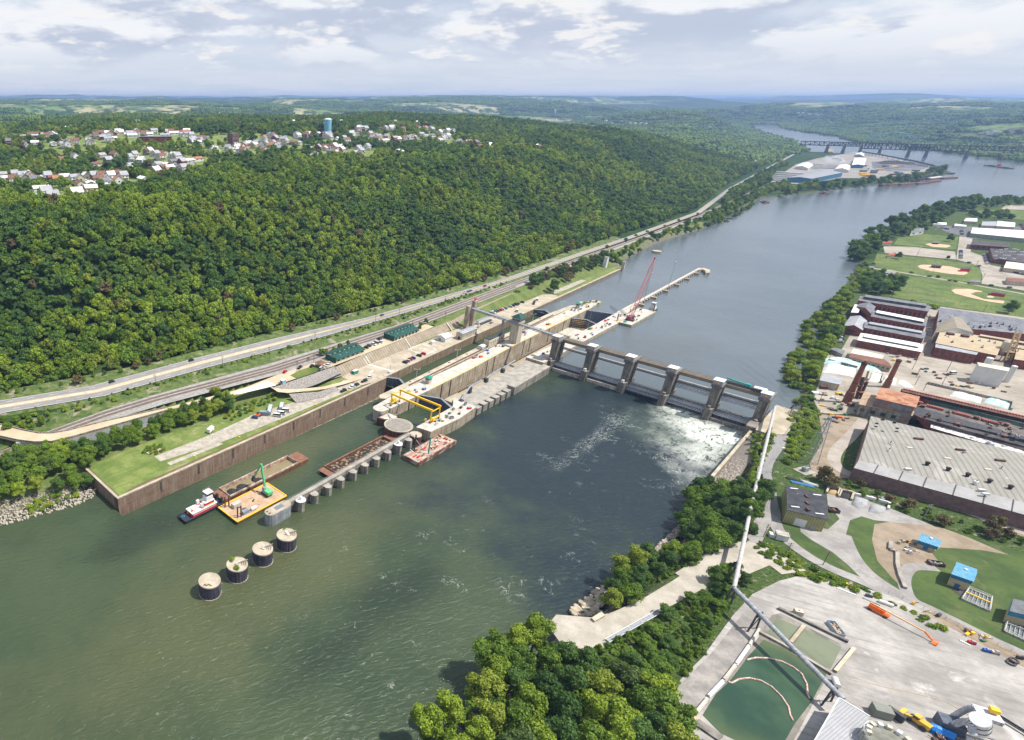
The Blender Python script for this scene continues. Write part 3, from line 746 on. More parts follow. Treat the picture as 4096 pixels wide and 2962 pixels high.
# stone slope + earth ramp
stones=mat('stone_slope',(.16,.14,.125),(.42,.39,.36),scale=1.6,detail=2,bump=1.0,lo=.42,hi=.58)
ribbon('stone_slope',dense([(262,-288,-279,11.5),(290,-287,-277,11.3),(320,-286,-279,11.6)],6),stones,0)
def slope(name,rows,m):
 b=MB();vs=[]
 for s,ta,za,tb,zb in rows:vs+=[ST(s,ta,za),ST(s,tb,zb)]
 b.add(vs,[(2*i,2*i+2,2*i+3,2*i+1)for i in range(len(rows)-1)]);o=b.build(name,m)
 if o.data.polygons[0].normal.z<0:o.data.flip_normals()
 return tag(o,kind='structure')
slope('stone_slope',[(258,-283,12,-290,14.05),(285,-280,11,-288.5,14.05),(319,-279,8.6,-287,14.05)],stones)
slope('stone_slope',[(262,-270,8,-278,12),(283,-264,7.8,-268.5,10.5),(300,-265,7.8,-268,9.6)],stones)
slope('ramp_road',[(257,-284,13,-292,14.1),(262,-279,12.4,-285,13.2),(272,-275,11.7,-280,11.9),(290,-269,10.3,-273,10.5),(308,-267,9.2,-271,9.3),(330,-266,7.95,-271,7.95)],TANR)
ribbon('platform_paving',dense([(184,-313,-309.5,14.02),(240,-303,-296,14.02),(268,-304,-291,14.02),(320,-306,-288,14.02),(400,-305,-288.5,14.02),(445,-303.5,-289,14.02),(452,-300,-290,14.02)]),TANR)
ribbon('platform_lawn',dense([(281,-297,-289.5,14.06),(296,-300,-289,14.06),(310,-297,-288.5,14.06)]),GRASSD)
ribbon('lot_paving',dense([(232,-302,-297.5,14.05),(262,-300,-291,14.05)]),mat('pale_lot',(.74,.72,.68),(.82,.8,.77),scale=.1))
ribbon('gravel_yard',dense([(225,-277,-268,7.7),(240,-276,-262,7.73),(262,-272,-262,7.7)]),GRAV)
def road_rows(off,wd,z=0.0):
 out=[]
 for s,t,zz in ROADC:out.append((s,t+off-wd,t+off+wd,zz+z))
 return dense(out,15)
HW=lambda s:float(np.interp(s,[-200,100,323,420,501,635,900],[11,10.5,10.8,6.5,6.2,4.6,4.4]))
rd_rows=[(s,t-HW(s),t+HW(s),z+.1)for s,t,z in[tuple(r)for r in dense([tuple(r)for r in ROADC])]]
ribbon('highway',rd_rows,ASPH)
# median and lines
med=[r for r in rd_rows if r[0]<400]
ribbon('highway_median',[(s,(a+c)/2-2.0*sst(410-s,0,120),(a+c)/2+2.0*sst(410-s,0,120)+.01,z)for s,a,c,z in med],mat('median',(.50,.45,.35),(.62,.57,.46),scale=.3),.03)
for off,m in((.5,LINEW),(-.5,LINEW)):
 ribbon('edge_line',[((s),(a if off>0 else c)+off-.16,(a if off>0 else c)+off+.16,z)for s,a,c,z in rd_rows if s<1500],m,.04)
for k in(-1,1):
 ribbon('median_line',[(s,(a+c)/2+k*(.3+2.1*float(sst(410-s,0,120)))-.17,(a+c)/2+k*(.3+2.1*float(sst(410-s,0,120)))+.17,z)for s,a,c,z in rd_rows if s<1500],LINEY,.05)
b=MB()
for s0 in np.arange(40,420,13.0):
 for k in(-1,1):
  r=[float(np.interp(s0,[q[0]for q in rd_rows],[q[i]for q in rd_rows]))for i in(1,2,3)];r2=[float(np.interp(s0+4,[q[0]for q in rd_rows],[q[i]for q in rd_rows]))for i in(1,2,3)]
  f=lambda q:(q[0]+q[1])/2+k*(2.1+(q[1]-q[0])/2)/2
  b.quad(ST(s0,f(r)-.12,r[2]+.06),ST(s0,f(r)+.12,r[2]+.06),ST(s0+4,f(r2)+.12,r2[2]+.06),ST(s0+4,f(r2)-.12,r2[2]+.06))
tag(b.build('lane_dashes',LINEW),kind='structure')
rl=dense([tuple(r)for r in RAILC])
bw=lambda s:float(np.interp(s,[100,185,280,430,665,2000],[6.5,8.5,10.5,7.5,7,6]))
ribbon('rail_ballast',[(s,t-bw(s),t+bw(s),z+.12)for s,t,z in rl if s<2500],BALL)
tie=mat('tie_bed',(.15,.11,.09),(.22,.17,.14),scale=.5)
for k in(-4.3,0,3.9):
 rr_=[(s,t,z)for s,t,z in rl if(s<2400 if k<3 else 215<s<640)]
 ribbon('track_bed',[(s,t+k-1.25,t+k+1.25,z+.18)for s,t,z in rr_],tie)
 for q in(-.75,.75):ribbon('track_rail',[(s,t+k+q-.13,t+k+q+.13,z+.34)for s,t,z in rr_],RAILM)
 # embankment scrub between road and railway
slope('verge',[(s,float(np.interp(s,[r[0]for r in rl],[r[1]for r in rl]))-bw(s)-.3,float(np.interp(s,[r[0]for r in rl],[r[2]for r in rl]))+.1,float(np.interp(s,[r[0]for r in rd_rows],[r[2]for r in rd_rows]))+.6,15.0 if s<700 else float(np.interp(s,[r[0]for r in rd_rows],[r[3]for r in rd_rows])))for s in np.arange(60,1400,20)],SCRUBM)
slope('verge',[(s,float(np.interp(s,[r[0]for r in rd_rows],[r[1]for r in rd_rows]))-.3,15.1 if s<700 else 14.5,float(hill_side(s)[0])-3,16.5)for s in np.arange(-100,1000,20)],SCRUBM)
# ------------------------------------------------------------------ lock walls
def wall_strip(b,top_l,top_r,z0,z1,mi=0):
 """top_l / top_r: matching (s,t) lists for the two long edges"""
 pts=st_poly(top_l)+st_poly(list(reversed(top_r)));return b.prism(pts,z0,z1,mi)
LWF=[(113,-251.5),(227,-253),(344,-256)]
w=thing('lock_wall','long brown land wall of the lock approach with pale coping along the lawn','lock wall',ST(113,-252,0))
b=MB();wall_strip(b,[(s,t-4)for s,t in LWF],LWF,-7,7.3);b.build('wall_face',WALLB,w)
b=MB();wall_strip(b,[(s,t-1.6)for s,t in LWF],[(s,t+.12)for s,t in LWF],7.0,7.75);b.build('coping',CONC,w)
b=MB();b.prism(st_poly([(113,-291),(117,-291),(117,-251.5),(113,-251.5)]),-7,7.3);b.build('end_wall',WALLB,w)
b=MB();b.prism(st_poly([(112.9,-291),(114.4,-291),(114.4,-253.2),(112.9,-253.2)]),7.32,7.74);b.build('coping',CONC,w)
for s in np.arange(140,340,26):
 t=float(np.interp(s,[q[0]for q in LWF],[q[1]for q in LWF]));l=MB()
 for k in range(7):l.bar(ST(s-.45,t+.2,.5+k*.9),ST(s+.45,t+.2,.5+k*.9),.12,.25)
 l.bar(ST(s-.5,t+.18,0),ST(s-.5,t+.18,7.2),.1,.1);l.bar(ST(s+.5,t+.18,0),ST(s+.5,t+.18,7.2),.1,.1)
 l.build('ladder',STEELD,w)
CWF=[(344,-257),(479,-261.5),(585,-263.5),(700,-267),(830,-270.5)]
w=thing('lock_wall','tan land wall along the narrow land chamber and the upper lawn','lock wall',ST(344,-257,0))
b=MB();wall_strip(b,[(s,t-4)for s,t in CWF],CWF,-7,7.6);b.build('wall_face',mat('wall_tan',(.24,.175,.11),(.36,.27,.18),scale=.2,streak=(.10,.07,.045)),w)
b=MB();wall_strip(b,[(s,t-2.2)for s,t in CWF],[(s,t+.12)for s,t in CWF],7.5,8.1);b.build('coping',CONC,w)
# old middle wall
OL=[(316,-240),(345,-240.5),(465,-245),(585,-247.5),(628,-245)];OR=[(315,-233.5),(345,-234.5),(465,-237.5),(585,-241),(632,-241)]
w=thing('lock_wall','narrow weathered middle wall between the two lock chambers','lock wall',ST(316,-240,0))
b=MB();b.prism(st_poly([(312,-236.5)]+OL)+st_poly(list(reversed(OR))),-8,7.7);b.build('wall_face',CONC_W,w)
b=MB();wall_strip(b,[(345,-236.7),(465,-240),(585,-243)],[(345,-235.4),(465,-238.4),(585,-241.6)],7.7,8.0);b.build('rusty_trough',RUSTD,w)
for i in range(26):
 s=352+i*8.8+rnd.uniform(-2,2)
 if i%3:continue
 o=MB().box(ST(s,np.interp(s,[316,585],[-238.5,-246]),7.72),(rnd.uniform(1,2.4),rnd.uniform(.6,1.2),rnd.uniform(.25,.8)),AS).build('steel_hatch',RUSTD,w)
 # new wide wall beside the new chamber
NLt=[(301,-231),(333,-234),(405,-233.6),(477,-236.4),(586,-239.5),(637,-240.5)];NRt=[(301,-221.5),(313,-221),(354,-221),(405,-222),(477,-225.5),(586,-227),(637,-227)]
w=thing('lock_wall','wide new pale concrete wall with tall stained face above the empty river chamber','lock wall',ST(330,-222,0))
b=MB();b.prism(st_poly(NLt)+st_poly(list(reversed(NRt))),-10,8.0,0,top=1);b.build('wall_face',[CONC_W,CONC_NEW],w)
b=MB();b.lathe(ST(300,-226.3,-6),[(4.9,0),(4.9,14.05),(4.3,14.3)],20);b.build('nose',CONC_NEW,w)
b=MB()
for k in range(9):b.quad(*(ST(296,-229.6+k*.8,.5+k%2*.8),ST(296,-229.3+k*.8,.5+k%2*.8),ST(296,-229.3+k*.8,6.5),ST(296,-229.6+k*.8,6.5)))
b.build('warning_stripes',STEELD,w)
for s in(326,334,341,366,378,433,445,497,509,545,575):
 t=float(np.interp(s,[q[0]for q in NRt],[q[1]for q in NRt]))+.12
 MB().bar(ST(s,t,-8 if s>360 else-3.5),ST(s,t,7.6),.55 if s%2 else 1.1,.3).build('mooring_slot',STEELD,w)
b=MB();wall_strip(b,[(354,-221.9),(405,-222.9),(477,-226.4),(586,-227.9),(637,-227.9)],[(354,-221.5),(405,-222.5),(477,-226),(586,-227.5),(637,-227.5)],8.02,8.2);b.build('kerb',YEL,w)
b=MB();wall_strip(b,[(352,-235),(405,-234.9),(477,-237.5),(586,-240.4)],[(352,-233.8),(405,-233.8),(477,-236.6),(586,-239.6)],4.5,7.0);b.build('dark_gap',RUSTD,w)
# river wall
RL=[(297,-194),(340,-195),(352,-202),(470,-204),(533,-200),(588,-202),(633,-204)];RR=[(299,-184),(329,-182),(352,-184),(392,-184),(440,-184),(472,-186),(530,-190.5),(606,-190.5),(633,-195)]
w=thing('lock_wall','grey river wall of the new chamber under construction with equipment strewn on top','lock wall',ST(330,-190,0))
b=MB();b.prism(st_poly([(297,-194),(340,-195),(352,-202.2),(352,-184)])+st_poly([(329,-182),(299,-184)]),-9,8.0,0,top=1);b.build('lower_wall',[CONC_W,CONC_NEW],w)
b=MB();b.prism(st_poly([(352.02,-203),(462,-205),(462,-190),(352.02,-188)]),-9,5.6,0);b.build('old_wall',CONC_G,w)
for k in range(6):
 s=355+k*8;MB().prism(st_poly([(s,-190),(s+5.5,-190),(s+5.5,-184.3),(s,-184.3)]),-7,5.2+.2*(k%2)).build('buttress',CONC_G,w)
MB().prism(st_poly([(404,-189.8),(462,-191),(462,-185),(404,-183.5)]),-7,6.5).build('outer_wall',CONC_G,w)
b=MB();b.prism(st_poly([(462.05,-206),(533,-203),(588,-203),(640,-204.5),(640,-195),(606,-190.5),(530,-190.5),(462.05,-190.5)]),-9,7.9,0,top=1);b.build('upper_wall',[CONC_W,CONC_NEW],w)
# chamber floor and what lies on it
sheet('chamber_floor',st_poly([(318,-222),(640,-230),(640,-200),(318,-186)]),-8.8,mat('floor_slab',(.42,.34,.24),(.54,.46,.34),scale=.2))
sheet('work_slab',st_poly([(318,-220.8),(338,-220.9),(338,-196),(318,-195.5)]),-3.6,CONC_NEW)
slab('work_platform',st_poly([(319,-221.2),(341,-221.2),(341,-202),(332,-197),(319,-204)]),-8.7,-3.5,CONC_NEW,kind='structure')
slab('chamber_sill',st_poly([(366,-218),(384,-218),(384,-206.3),(366,-206)]),-8.7,-4.0,CONC,kind='structure')
tim=mat('plank_deck',(.40,.33,.23),(.50,.42,.30),scale=.3,tiles=(.3,'X',-AS))
d=thing('plank_deck','long tan planked deck along the bottom of the empty chamber','deck',ST(386,-214,-5))
b=MB();wall_strip(b,[(386,-218.5),(470,-220.5),(560,-222)],[(386,-205.5),(470,-207),(560,-206.5)],-6.2,-5.4);b.build('deck',tim,d)
for s in np.arange(388,558,2.6):
 pass
sp=MB()
for s in np.arange(386,556,2.2):
 t=float(np.interp(s,[386,560],[-219.3,-222.8]));sp.box(ST(s,t,-8.7),(1.15,.5,3.9),AS)
sp.build('sheet_piling',RUST,d)
slab('sill_wall',st_poly([(563,-226),(567,-226),(567,-206),(563,-206)]),-8.7,-1.5,CONC_W,kind='structure')
slab('upper_sill',st_poly([(567.1,-227),(590,-227),(590,-203),(567.1,-203)]),-8.7,-2.2,CONC_NEW,kind='structure')
# land chamber water
sheet('chamber_water',st_poly([(344,-257.2),(479,-261.7),(590,-263.9),(590,-246.5),(465,-244.5),(344,-240)]),1.0,WL)
sheet('dredged_water',st_poly([(300,-209),(320,-209),(320,-195),(300,-195)]),.02,WL)
# mitre gates
def gate(name,label,a,c,apex,z0,z1,m,frames=True):
 g=thing(name,label,'lock gate',ST(a[0],a[1],z0))
 for p,q in((a,apex),(apex,c)):
  P,Q=ST(*p,z0),ST(*q,z0);d=(Q-P);L=d.length;d.normalize();nrm=Vector((d.y,-d.x,0))
  if nrm.dot(ES)>0:nrm=-nrm
  leaf=MB().prism([P,Q,Q-nrm*.6,P-nrm*.6],z0,z1).build('gate_leaf',m,g)
  if frames:
   f=MB();nz=max(3,int((z1-z0)/1.7))
   for k in range(nz+1):z=z0+.2+(z1-z0-.4)*k/nz;f.bar(P+nrm*.35+Vector((0,0,z-z0)),Q+nrm*.35+Vector((0,0,z-z0)),.7,.28)
   for k in range(7):R=P.lerp(Q,k/6)+nrm*.4;f.bar(R+Vector((0,0,.1)),R+Vector((0,0,z1-z0-.1)),.3,.75)
   f.build('girders',MATS['gate_girder'],g)
  r=MB();up=Vector((0,0,z1-z0))
  r.bar(P+up+Vector((0,0,.12))-nrm*.2,Q+up+Vector((0,0,.12))-nrm*.2,1.5,.18)
  r.build('walkway',STEELG,g)
  h=MB();n=int(L/1.5)
  for k in range(n+1):R=P.lerp(Q,k/n)+up;h.bar(R,R+Vector((0,0,1.2)),.07,.07)
  for z in(.6,1.2):h.bar(P+up+Vector((0,0,z)),Q+up+Vector((0,0,z)),.07,.07)
  h.build('handrail',STEELG,g)
 return g
mat('gate_girder',(.10,.115,.15),(.17,.185,.22),scale=.6,rough=.55)
gate('mitre_gate','dark lower gate closing the narrow land chamber',(345,-257),(345,-240.5),(350,-248.5),-.5,7.2,STEELB)
gate('mitre_gate','dark bulging upper gate of the narrow land chamber',(588,-263.5),(588,-247.5),(594,-255.5),0,7.2,STEELB)
gate('mitre_gate','tall blue lower gate of the new chamber beneath the yellow gantry',(338.5,-221.2),(338.5,-195),(345,-208),-8.6,7.4,STEELB)
g=gate('mitre_gate','blue upper gate of the new chamber braced with yellow cables',(590.5,-227),(590.5,-203),(597,-215),-2,7.0,STEELB)
c=MB()
for k in range(5):
 c.path([ST(590,-226,-1+k*1.7),ST(595.4,-215,-1+k*1.7-.4),ST(590,-204,-1+k*1.7)],.1,4)
c.build('brace_cables',YEL,g)
g=thing('bulkhead','tall slate blue bulkhead wall closing the upstream end of the new chamber','bulkhead',ST(628,-216,-6))
MB().prism(st_poly([(624,-228),(632,-204),(634,-204.6),(626,-228)]),-7,7.6).build('plate',mat('slate_plate',(.10,.12,.17),(.15,.17,.22),scale=.4,rough=.5),g)
c=MB()
for k in range(9):
 u=k/8.0;p=ST(624.6+8*u,-227.5+23*u,7.6);c.box((p.x,p.y,p.z),(1.5,1.5,.5),AS)
c.build('top_cell',STEELG,g)
# ------------------------------------------------------------------ towers and service bridge over the lock
def tower(s,t,ls,lt,z0,z1,m,name,label,cat='tower'):
 w=thing(name,label,cat,ST(s,t,z0));MB().box(ST(s,t,z0),(ls,lt,z1-z0),AS).build('shaft',m,w);return w
w=tower(486,-229.5,8,7,8,26.5,CREAM,'control_tower','tall cream control tower with green hipped roof on the new middle wall')
MB().box(ST(486,-229.5,26.5),(9.2,8.2,.5),AS).build('ledge',CREAM,w)
MB().box(ST(486,-229.5,27),(8.4,7.4,4.2),AS).build('cabin',CREAM,w)
for k in range(5):MB().box(ST(481.75,-232.3+k*1.4,28.6),(.16,.95,1.5),AS).build('window',DARKW,w)
for k in range(4):MB().box(ST(482.9+k*2.0,-225.75,28.6),(1.2,.16,1.5),AS).build('window',DARKW,w)
b=MB();c0=[ST(486+a*5.4,-229.5+c_*4.9,31.2)for a,c_ in((-1,-1),(1,-1),(1,1),(-1,1))];r0=[ST(484,-229.5,34.6),ST(488,-229.5,34.6)]
b.add(c0+r0,[(0,1,5,4),(1,2,5),(2,3,4,5),(3,0,4),(3,2,1,0)]);b.build('roof',GREENR,w)
w=thing('bridge_tower','twin tan concrete shafts carrying the service bridge on the esplanade','tower',ST(489,-275.5,8))
MB().box(ST(484.5,-277,7.8),(4,3,22),AS).build('shaft',CONC_W,w)
MB().box(ST(492.5,-276,7.8),(4.2,3.4,25.5),AS).build('shaft',CONC_W,w)
MB().box(ST(492.5,-276,33.3),(2.6,.8,2.2),AS).build('warning_sign',mat('red_sign',(.5,.03,.03)),w)
MB().box(ST(488,-276.5,7.9),(9,5,1.2),AS).build('base',CONC,w)
w=thing('service_bridge','long grey steel footbridge running from the twin shafts to the first dam pier','footbridge',ST(478,-230,26))
pa,pb=ST(488,-275,26.0),ST(476,-189,26.0)
def truss(b,pa,pb,wdt,hgt_,n,r=.18,rr=.12,floor=True):
 d=(pb-pa).normalized();nn=Vector((-d.y,d.x,0))*wdt/2;up=Vector((0,0,hgt_))
 for sgn in(-1,1):
  A,B=pa+nn*sgn,pb+nn*sgn
  b.bar(A,B,r*2,r*2);b.bar(A+up,B+up,r*2,r*2)
  for k in range(n):
   p,q=A.lerp(B,k/n),A.lerp(B,(k+1)/n)
   b.bar(p,p+up,rr*2,rr*2);b.bar(p+(up if k%2 else Vector()),q+(Vector()if k%2 else up),rr*1.6,rr*1.6)
  b.bar(B,B+up,rr*2,rr*2)
 return b
truss(MB(),pa,pb,2.6,1.5,40).build('girder',STEELG,w)
b=MB();b.bar(pa+Vector((0,0,1.6)),pb+Vector((0,0,1.6)),2.3,.12);b.build('deck',STEELG,w)
b=MB()
for sg in(-1.1,1.1):
 q=ES*sg
 for z in(2.3,2.9):b.bar(pa+q+Vector((0,0,z)),pb+q+Vector((0,0,z)),.07,.07)
 for k in range(41):p=pa.lerp(pb,k/40)+q;b.bar(p+Vector((0,0,1.6)),p+Vector((0,0,2.9)),.06,.06)
b.build('handrail',STEELG,w)
for dx in(-1,1):MB().bar(ST(483.5+dx*1.2,-241.5,7.7),ST(483.5+dx*1.2,-241.5,26),.8,.8).build('support',STEELG,w)
# ------------------------------------------------------------------ buildings of the lock
def gable(name,label,cat,c,L,Wd,h,rh,rz,wm,rm,ov=.4,group=None,doors=(),wins=None,wm2=None,ridge_shift=0.0):
 """gabled building, ridge along its length; c = centre of the base"""
 w=thing(name,label,cat,c,rz,group)
 hx,hy=L/2,Wd/2;b=MB();ys=ridge_shift*hy
 vs=[(-hx,-hy,-.5),(hx,-hy,-.5),(hx,hy,-.5),(-hx,hy,-.5),(-hx,-hy,h),(hx,-hy,h),(hx,hy,h),(-hx,hy,h),(-hx,ys,h+rh),(hx,ys,h+rh)]
 b.add(vs,[(0,1,5,4),(1,2,6,9,5),(2,3,7,6),(3,0,4,8,7),(4,5,9,8),(6,7,8,9)]);b.build('wall',wm,w,local=True)
 b=MB();k=rh/hy;e=ov;t=.22
 for sg in(-1,1):
  y0=sg*(hy+e);z0=h-e*(rh/(hy-sg*ys));
  P=[(-hx-e,y0,z0+.06),(hx+e,y0,z0+.06),(hx+e,ys,h+rh+.06),(-hx-e,ys,h+rh+.06)]
  Q=[(p[0],p[1],p[2]+t)for p in P]
  o=len(b.v);b.v+=P+Q;F_=[(0,1,2,3),(7,6,5,4),(0,4,5,1),(1,5,6,2),(2,6,7,3),(3,7,4,0)]
  b.f+=[tuple(i+o for i in(f if sg<0 else f[::-1]))for f in F_];b.m+=[0]*6
 b.build('roof',rm,w,local=True)
 for(side,u,wd,z,hh,m,nm)in doors:
  lx,ly={0:(u,-hy-.03),1:(hx+.03,u),2:(u,hy+.03),3:(-hx-.03,u)}[side]
  sz=(wd,.12,hh)if side in(0,2)else(.12,wd,hh)
  MB().box((lx,ly,z),sz).build(nm,m,w,local=True)
 return w
def dr(side,u,wd,z,hh,m=DARKW,nm='window'):return(side,u,wd,z,hh,m,nm)
CWALL=mat('cream_wall',(.62,.57,.46),(.70,.65,.54),scale=.5)
for(s0,s1,tc,lab,n)in((324,357,-296,'long green-roofed lock office at the downstream end of the raised platform',6),(396,429,-296,'second green-roofed lock building farther upstream beside the small trees',7)):
 c=ST((s0+s1)/2,tc,14);L=s1-s0
 w=thing('lock_office',lab,'building',c,AS)
 w.scale=(1,.86,.95);hx=L/2;b=MB();prof=[(-6.5,0),(-6.5,3.0),(1.2,4.6),(1.2,5.9),(6.8,5.0),(6.8,0)]
 # local y runs towards the river as negative
 P=[(-hx,y,z)for y,z in prof]+[(hx,y,z)for y,z in prof];n6=6
 b.add(P,[(i,(i+1)%6,6+(i+1)%6,6+i)for i in range(6)]+[tuple(range(5,-1,-1)),tuple(range(6,12))]);b.build('wall',CWALL,w,local=True)
 b=MB()
 for(ya,za,yb,zb)in((-7.6,2.95,1.3,4.85),(.9,6.25,7.4,5.1)):
  b.add([(-hx-.8,ya,za),(hx+.8,ya,za),(hx+.8,yb,zb),(-hx-.8,yb,zb)]+[(-hx-.8,ya,za+.25),(hx+.8,ya,za+.25),(hx+.8,yb,zb+.25),(-hx-.8,yb,zb+.25)],[(3,2,1,0),(4,5,6,7),(0,1,5,4),(1,2,6,5),(2,3,7,6),(3,0,4,7)])
 b.build('roof',GREENR,w,local=True)
 MB().box((-hx-.25,0,.1),(.3,13.2,4.4)).build('gable_cladding',GREENR,w,local=True)
 for k in range(n):MB().box((-hx+L*(k+.5)/n,1.12,4.95),(L/n*.55,.1,.75)).build('clerestory_window',DARKW,w,local=True)
 for k in range(n):MB().box((-hx+L*(k+.5)/n,-6.56,.2 if n==7 else 1.2),(L/n*.5,.12,2.3 if n==7 else 1.1)).build('door' if n==7 else 'window',DARKW,w,local=True)
 for k in(-.55,-.1):MB().box((hx*k,-3,3.7),(1,1,.9)).build('roof_vent',STEELG,w,local=True)
gable('shed','white gabled storage shed on the esplanade','shed',ST(445,-273.5,7.9),10,9,3.6,1.8,AS,WHITE,WHITE,doors=(dr(3,1,2.5,0,2.5,STEELG,'door'),))
gable('site_hut','small white hut next to the white gabled shed','hut',ST(429,-274.5,7.9),3.4,2.6,2.2,.5,AS,WHITE,WHITE)
w=gable('machinery_house','cream machinery house with grey flat roof at the edge of the land chamber','building',ST(467.5,-265.5,7.9),23,6.4,5.6,.9,AS,CREAM,GREYR,doors=[dr(0,-9+3.1*k,.8,2.8,1.1)for k in range(6)]+[dr(3,0,2.4,0,2.6,DARKW,'door')])
w=gable('machinery_house','cream machinery house with dark open roof on the narrow middle wall','building',ST(471,-240.5,7.7),25,5,5.6,.5,AS,CREAM,DARKW,ov=-.5,doors=[dr(0,-9+3.4*k,.8,2.8,1.1)for k in range(6)])
gable('site_hut','white hut with pale roof beside the middle-wall machinery house','hut',ST(452,-240.6,7.7),5,4,2.4,.8,AS,WHITE,WHITE)
w=thing('trailer_office','white site trailer with striped dark awning behind the twin shafts','trailer',ST(513,-275.5,7.9),AS)
MB().box((0,.6,.8),(21,3.4,3)).build('body',WHITE,w,local=True)
b=MB()
for k in range(11):b.box((-9.6+1.9*k,.6,3.82),(1.0,3.3,.08))
b.build('roof_stripes',STEELD,w,local=True);MB().box((0,-2.2,.1),(19,1.8,1.4)).build('ramp',STEELD,w,local=True)
w=thing('roofed_shelter','brown roofed shelter among parked trucks by the stone slope','shelter',ST(311,-294.5,14),AS)
b=MB();b.add([(-4,-3.5,3),(4,-3.5,3),(4,3.5,3),(-4,3.5,3),(0,0,5)],[(0,1,4),(1,2,4),(2,3,4),(3,0,4),(3,2,1,0)]);b.build('roof',mat('brown_roof',(.16,.075,.055),(.22,.11,.08)),w,local=True)
for a,c in((-3,-2.6),(3,-2.6),(3,2.6),(-3,2.6)):MB().box((a,c,0),(.25,.25,3.1)).build('post',STEELD,w,local=True)
w=thing('gatehouse','small pale blue gatehouse at the entrance bend','gatehouse',ST(268,-290.5,13.9),AS)
MB().box((0,0,0),(3.2,3,2.8)).build('wall',mat('pale_blue',(.35,.48,.60),(.42,.55,.66)),w,local=True);MB().box((0,0,2.8),(3.8,3.6,.3)).build('roof',WHITE,w,local=True);MB().box((-1.65,0,1),(.1,2,1)).build('window',DARKW,w,local=True)
for(s,t,lab)in((359,-229,'lower'),(624,-236,'upper')):
 w=thing('control_booth','small white booth with green roof at the %s end of the new middle wall'%lab,'booth',ST(s,t,8),AS)
 MB().box((0,0,0),(3.4,3.4,5)).build('wall',CREAM,w,local=True)
 b=MB();b.add([(-2.6,-2.6,4.9),(2.6,-2.6,4.9),(2.6,2.6,4.9),(-2.6,2.6,4.9),(0,0,6.6)],[(0,1,4),(1,2,4),(2,3,4),(3,0,4),(3,2,1,0)]);b.build('roof',mat('teal_roof',(.015,.22,.17),(.03,.28,.22)),w,local=True)
 for a in(0,1,2,3):
  ca,sa=math.cos(a*PI2),math.sin(a*PI2)
  MB().box((ca*1.75,sa*1.75,3.2),(.1 if a%2==0 else 2.4,2.4 if a%2==0 else .1,1.1)).build('window',DARKW,w,local=True)
  # ------------------------------------------------------------------ gated dam
PIERC=mat('pier_concrete',(.17,.152,.13),(.30,.27,.225),scale=.25,streak=(.055,.05,.045),bump=.2)
ORG=mat('orange_sign',(.85,.33,.02),rough=.6)
PIERS=[-189.5,-162,-134,-106,-78,-51.5]
pos_words=['first dam pier next to the river wall of the lock','second dam pier counted from the lock','third dam pier counted from the lock','fourth dam pier counted from the lock','fifth dam pier beside the foaming bay','last dam pier standing at the abutment']
for i,t in enumerate(PIERS):
 w=thing('dam_pier','tall concrete '+pos_words[i],'dam pier',ST(475,t,0),0,'piers of the gated dam')
 b=MB();b.prism(st_poly([(468.5,t-2),(472,t-2.9),(487,t-2.9),(489,t-1.5),(489,t+1.5),(487,t+2.9),(472,t+2.9),(468.5,t+2)]),-6,8.2)
 b.build('footing',PIERC,w)
 b=MB();b.prism(st_poly([(472.5,t-2.5),(478.2,t-2.5),(478.2,t+2.5),(472.5,t+2.5)]),8,24);b.build('column',PIERC,w)
 b=MB();b.prism(st_poly([(480.2,t-2.5),(485.5,t-2.5),(485.5,t+2.5),(480.2,t+2.5)]),8,24);b.build('column',PIERC,w)
 b=MB();b.box(ST(479.2,t,8),(2.2,3.0,16),AS);b.build('web',STEELD,w)
 MB().prism(st_poly([(471,t-3.2),(486.5,t-3.2),(486.5,t+3.2),(471,t+3.2)]),23.4,25.2).build('cap',PIERC,w)
 MB().tube(ST(479.3,t-2.9,4),ST(479.3,t-2.9,23.4),.42,8).build('pipe',WHITE,w)
 MB().prism(st_poly([(471.6,t-2.7),(477.6,t-2.7),(477.6,t+2.7),(471.6,t+2.7)]),25.2,28.2).build('hoist_house',mat('hoist_metal',(.30,.32,.36),(.38,.40,.44),rough=.5),w)
 MB().prism(st_poly([(471.2,t-3.1),(478,t-3.1),(478,t+3.1),(471.2,t+3.1)]),28.2,28.5).build('hoist_roof',WHITE,w)
 MB().box(ST(471.5,t+.6,26.2),(.14,1.5,1.2),AS).build('orange_plate',ORG,w)
 b=MB()
 for z in(26.0,26.5):b.path([ST(471.1,t-3.1,z),ST(471.1,t+3.1,z),ST(486,t+3.1,z)],.05,4)
 b.build('handrail',STEELG,w)
 MB().box(ST(470.5,t,8.2),(2.2,1.8,1.8),AS).build('footing_block',WHITE if i in(1,2)else CONC_G,w)
bays=[(PIERS[i],PIERS[i+1])for i in range(5)]
bw_=['first','second','third','fourth','fifth']
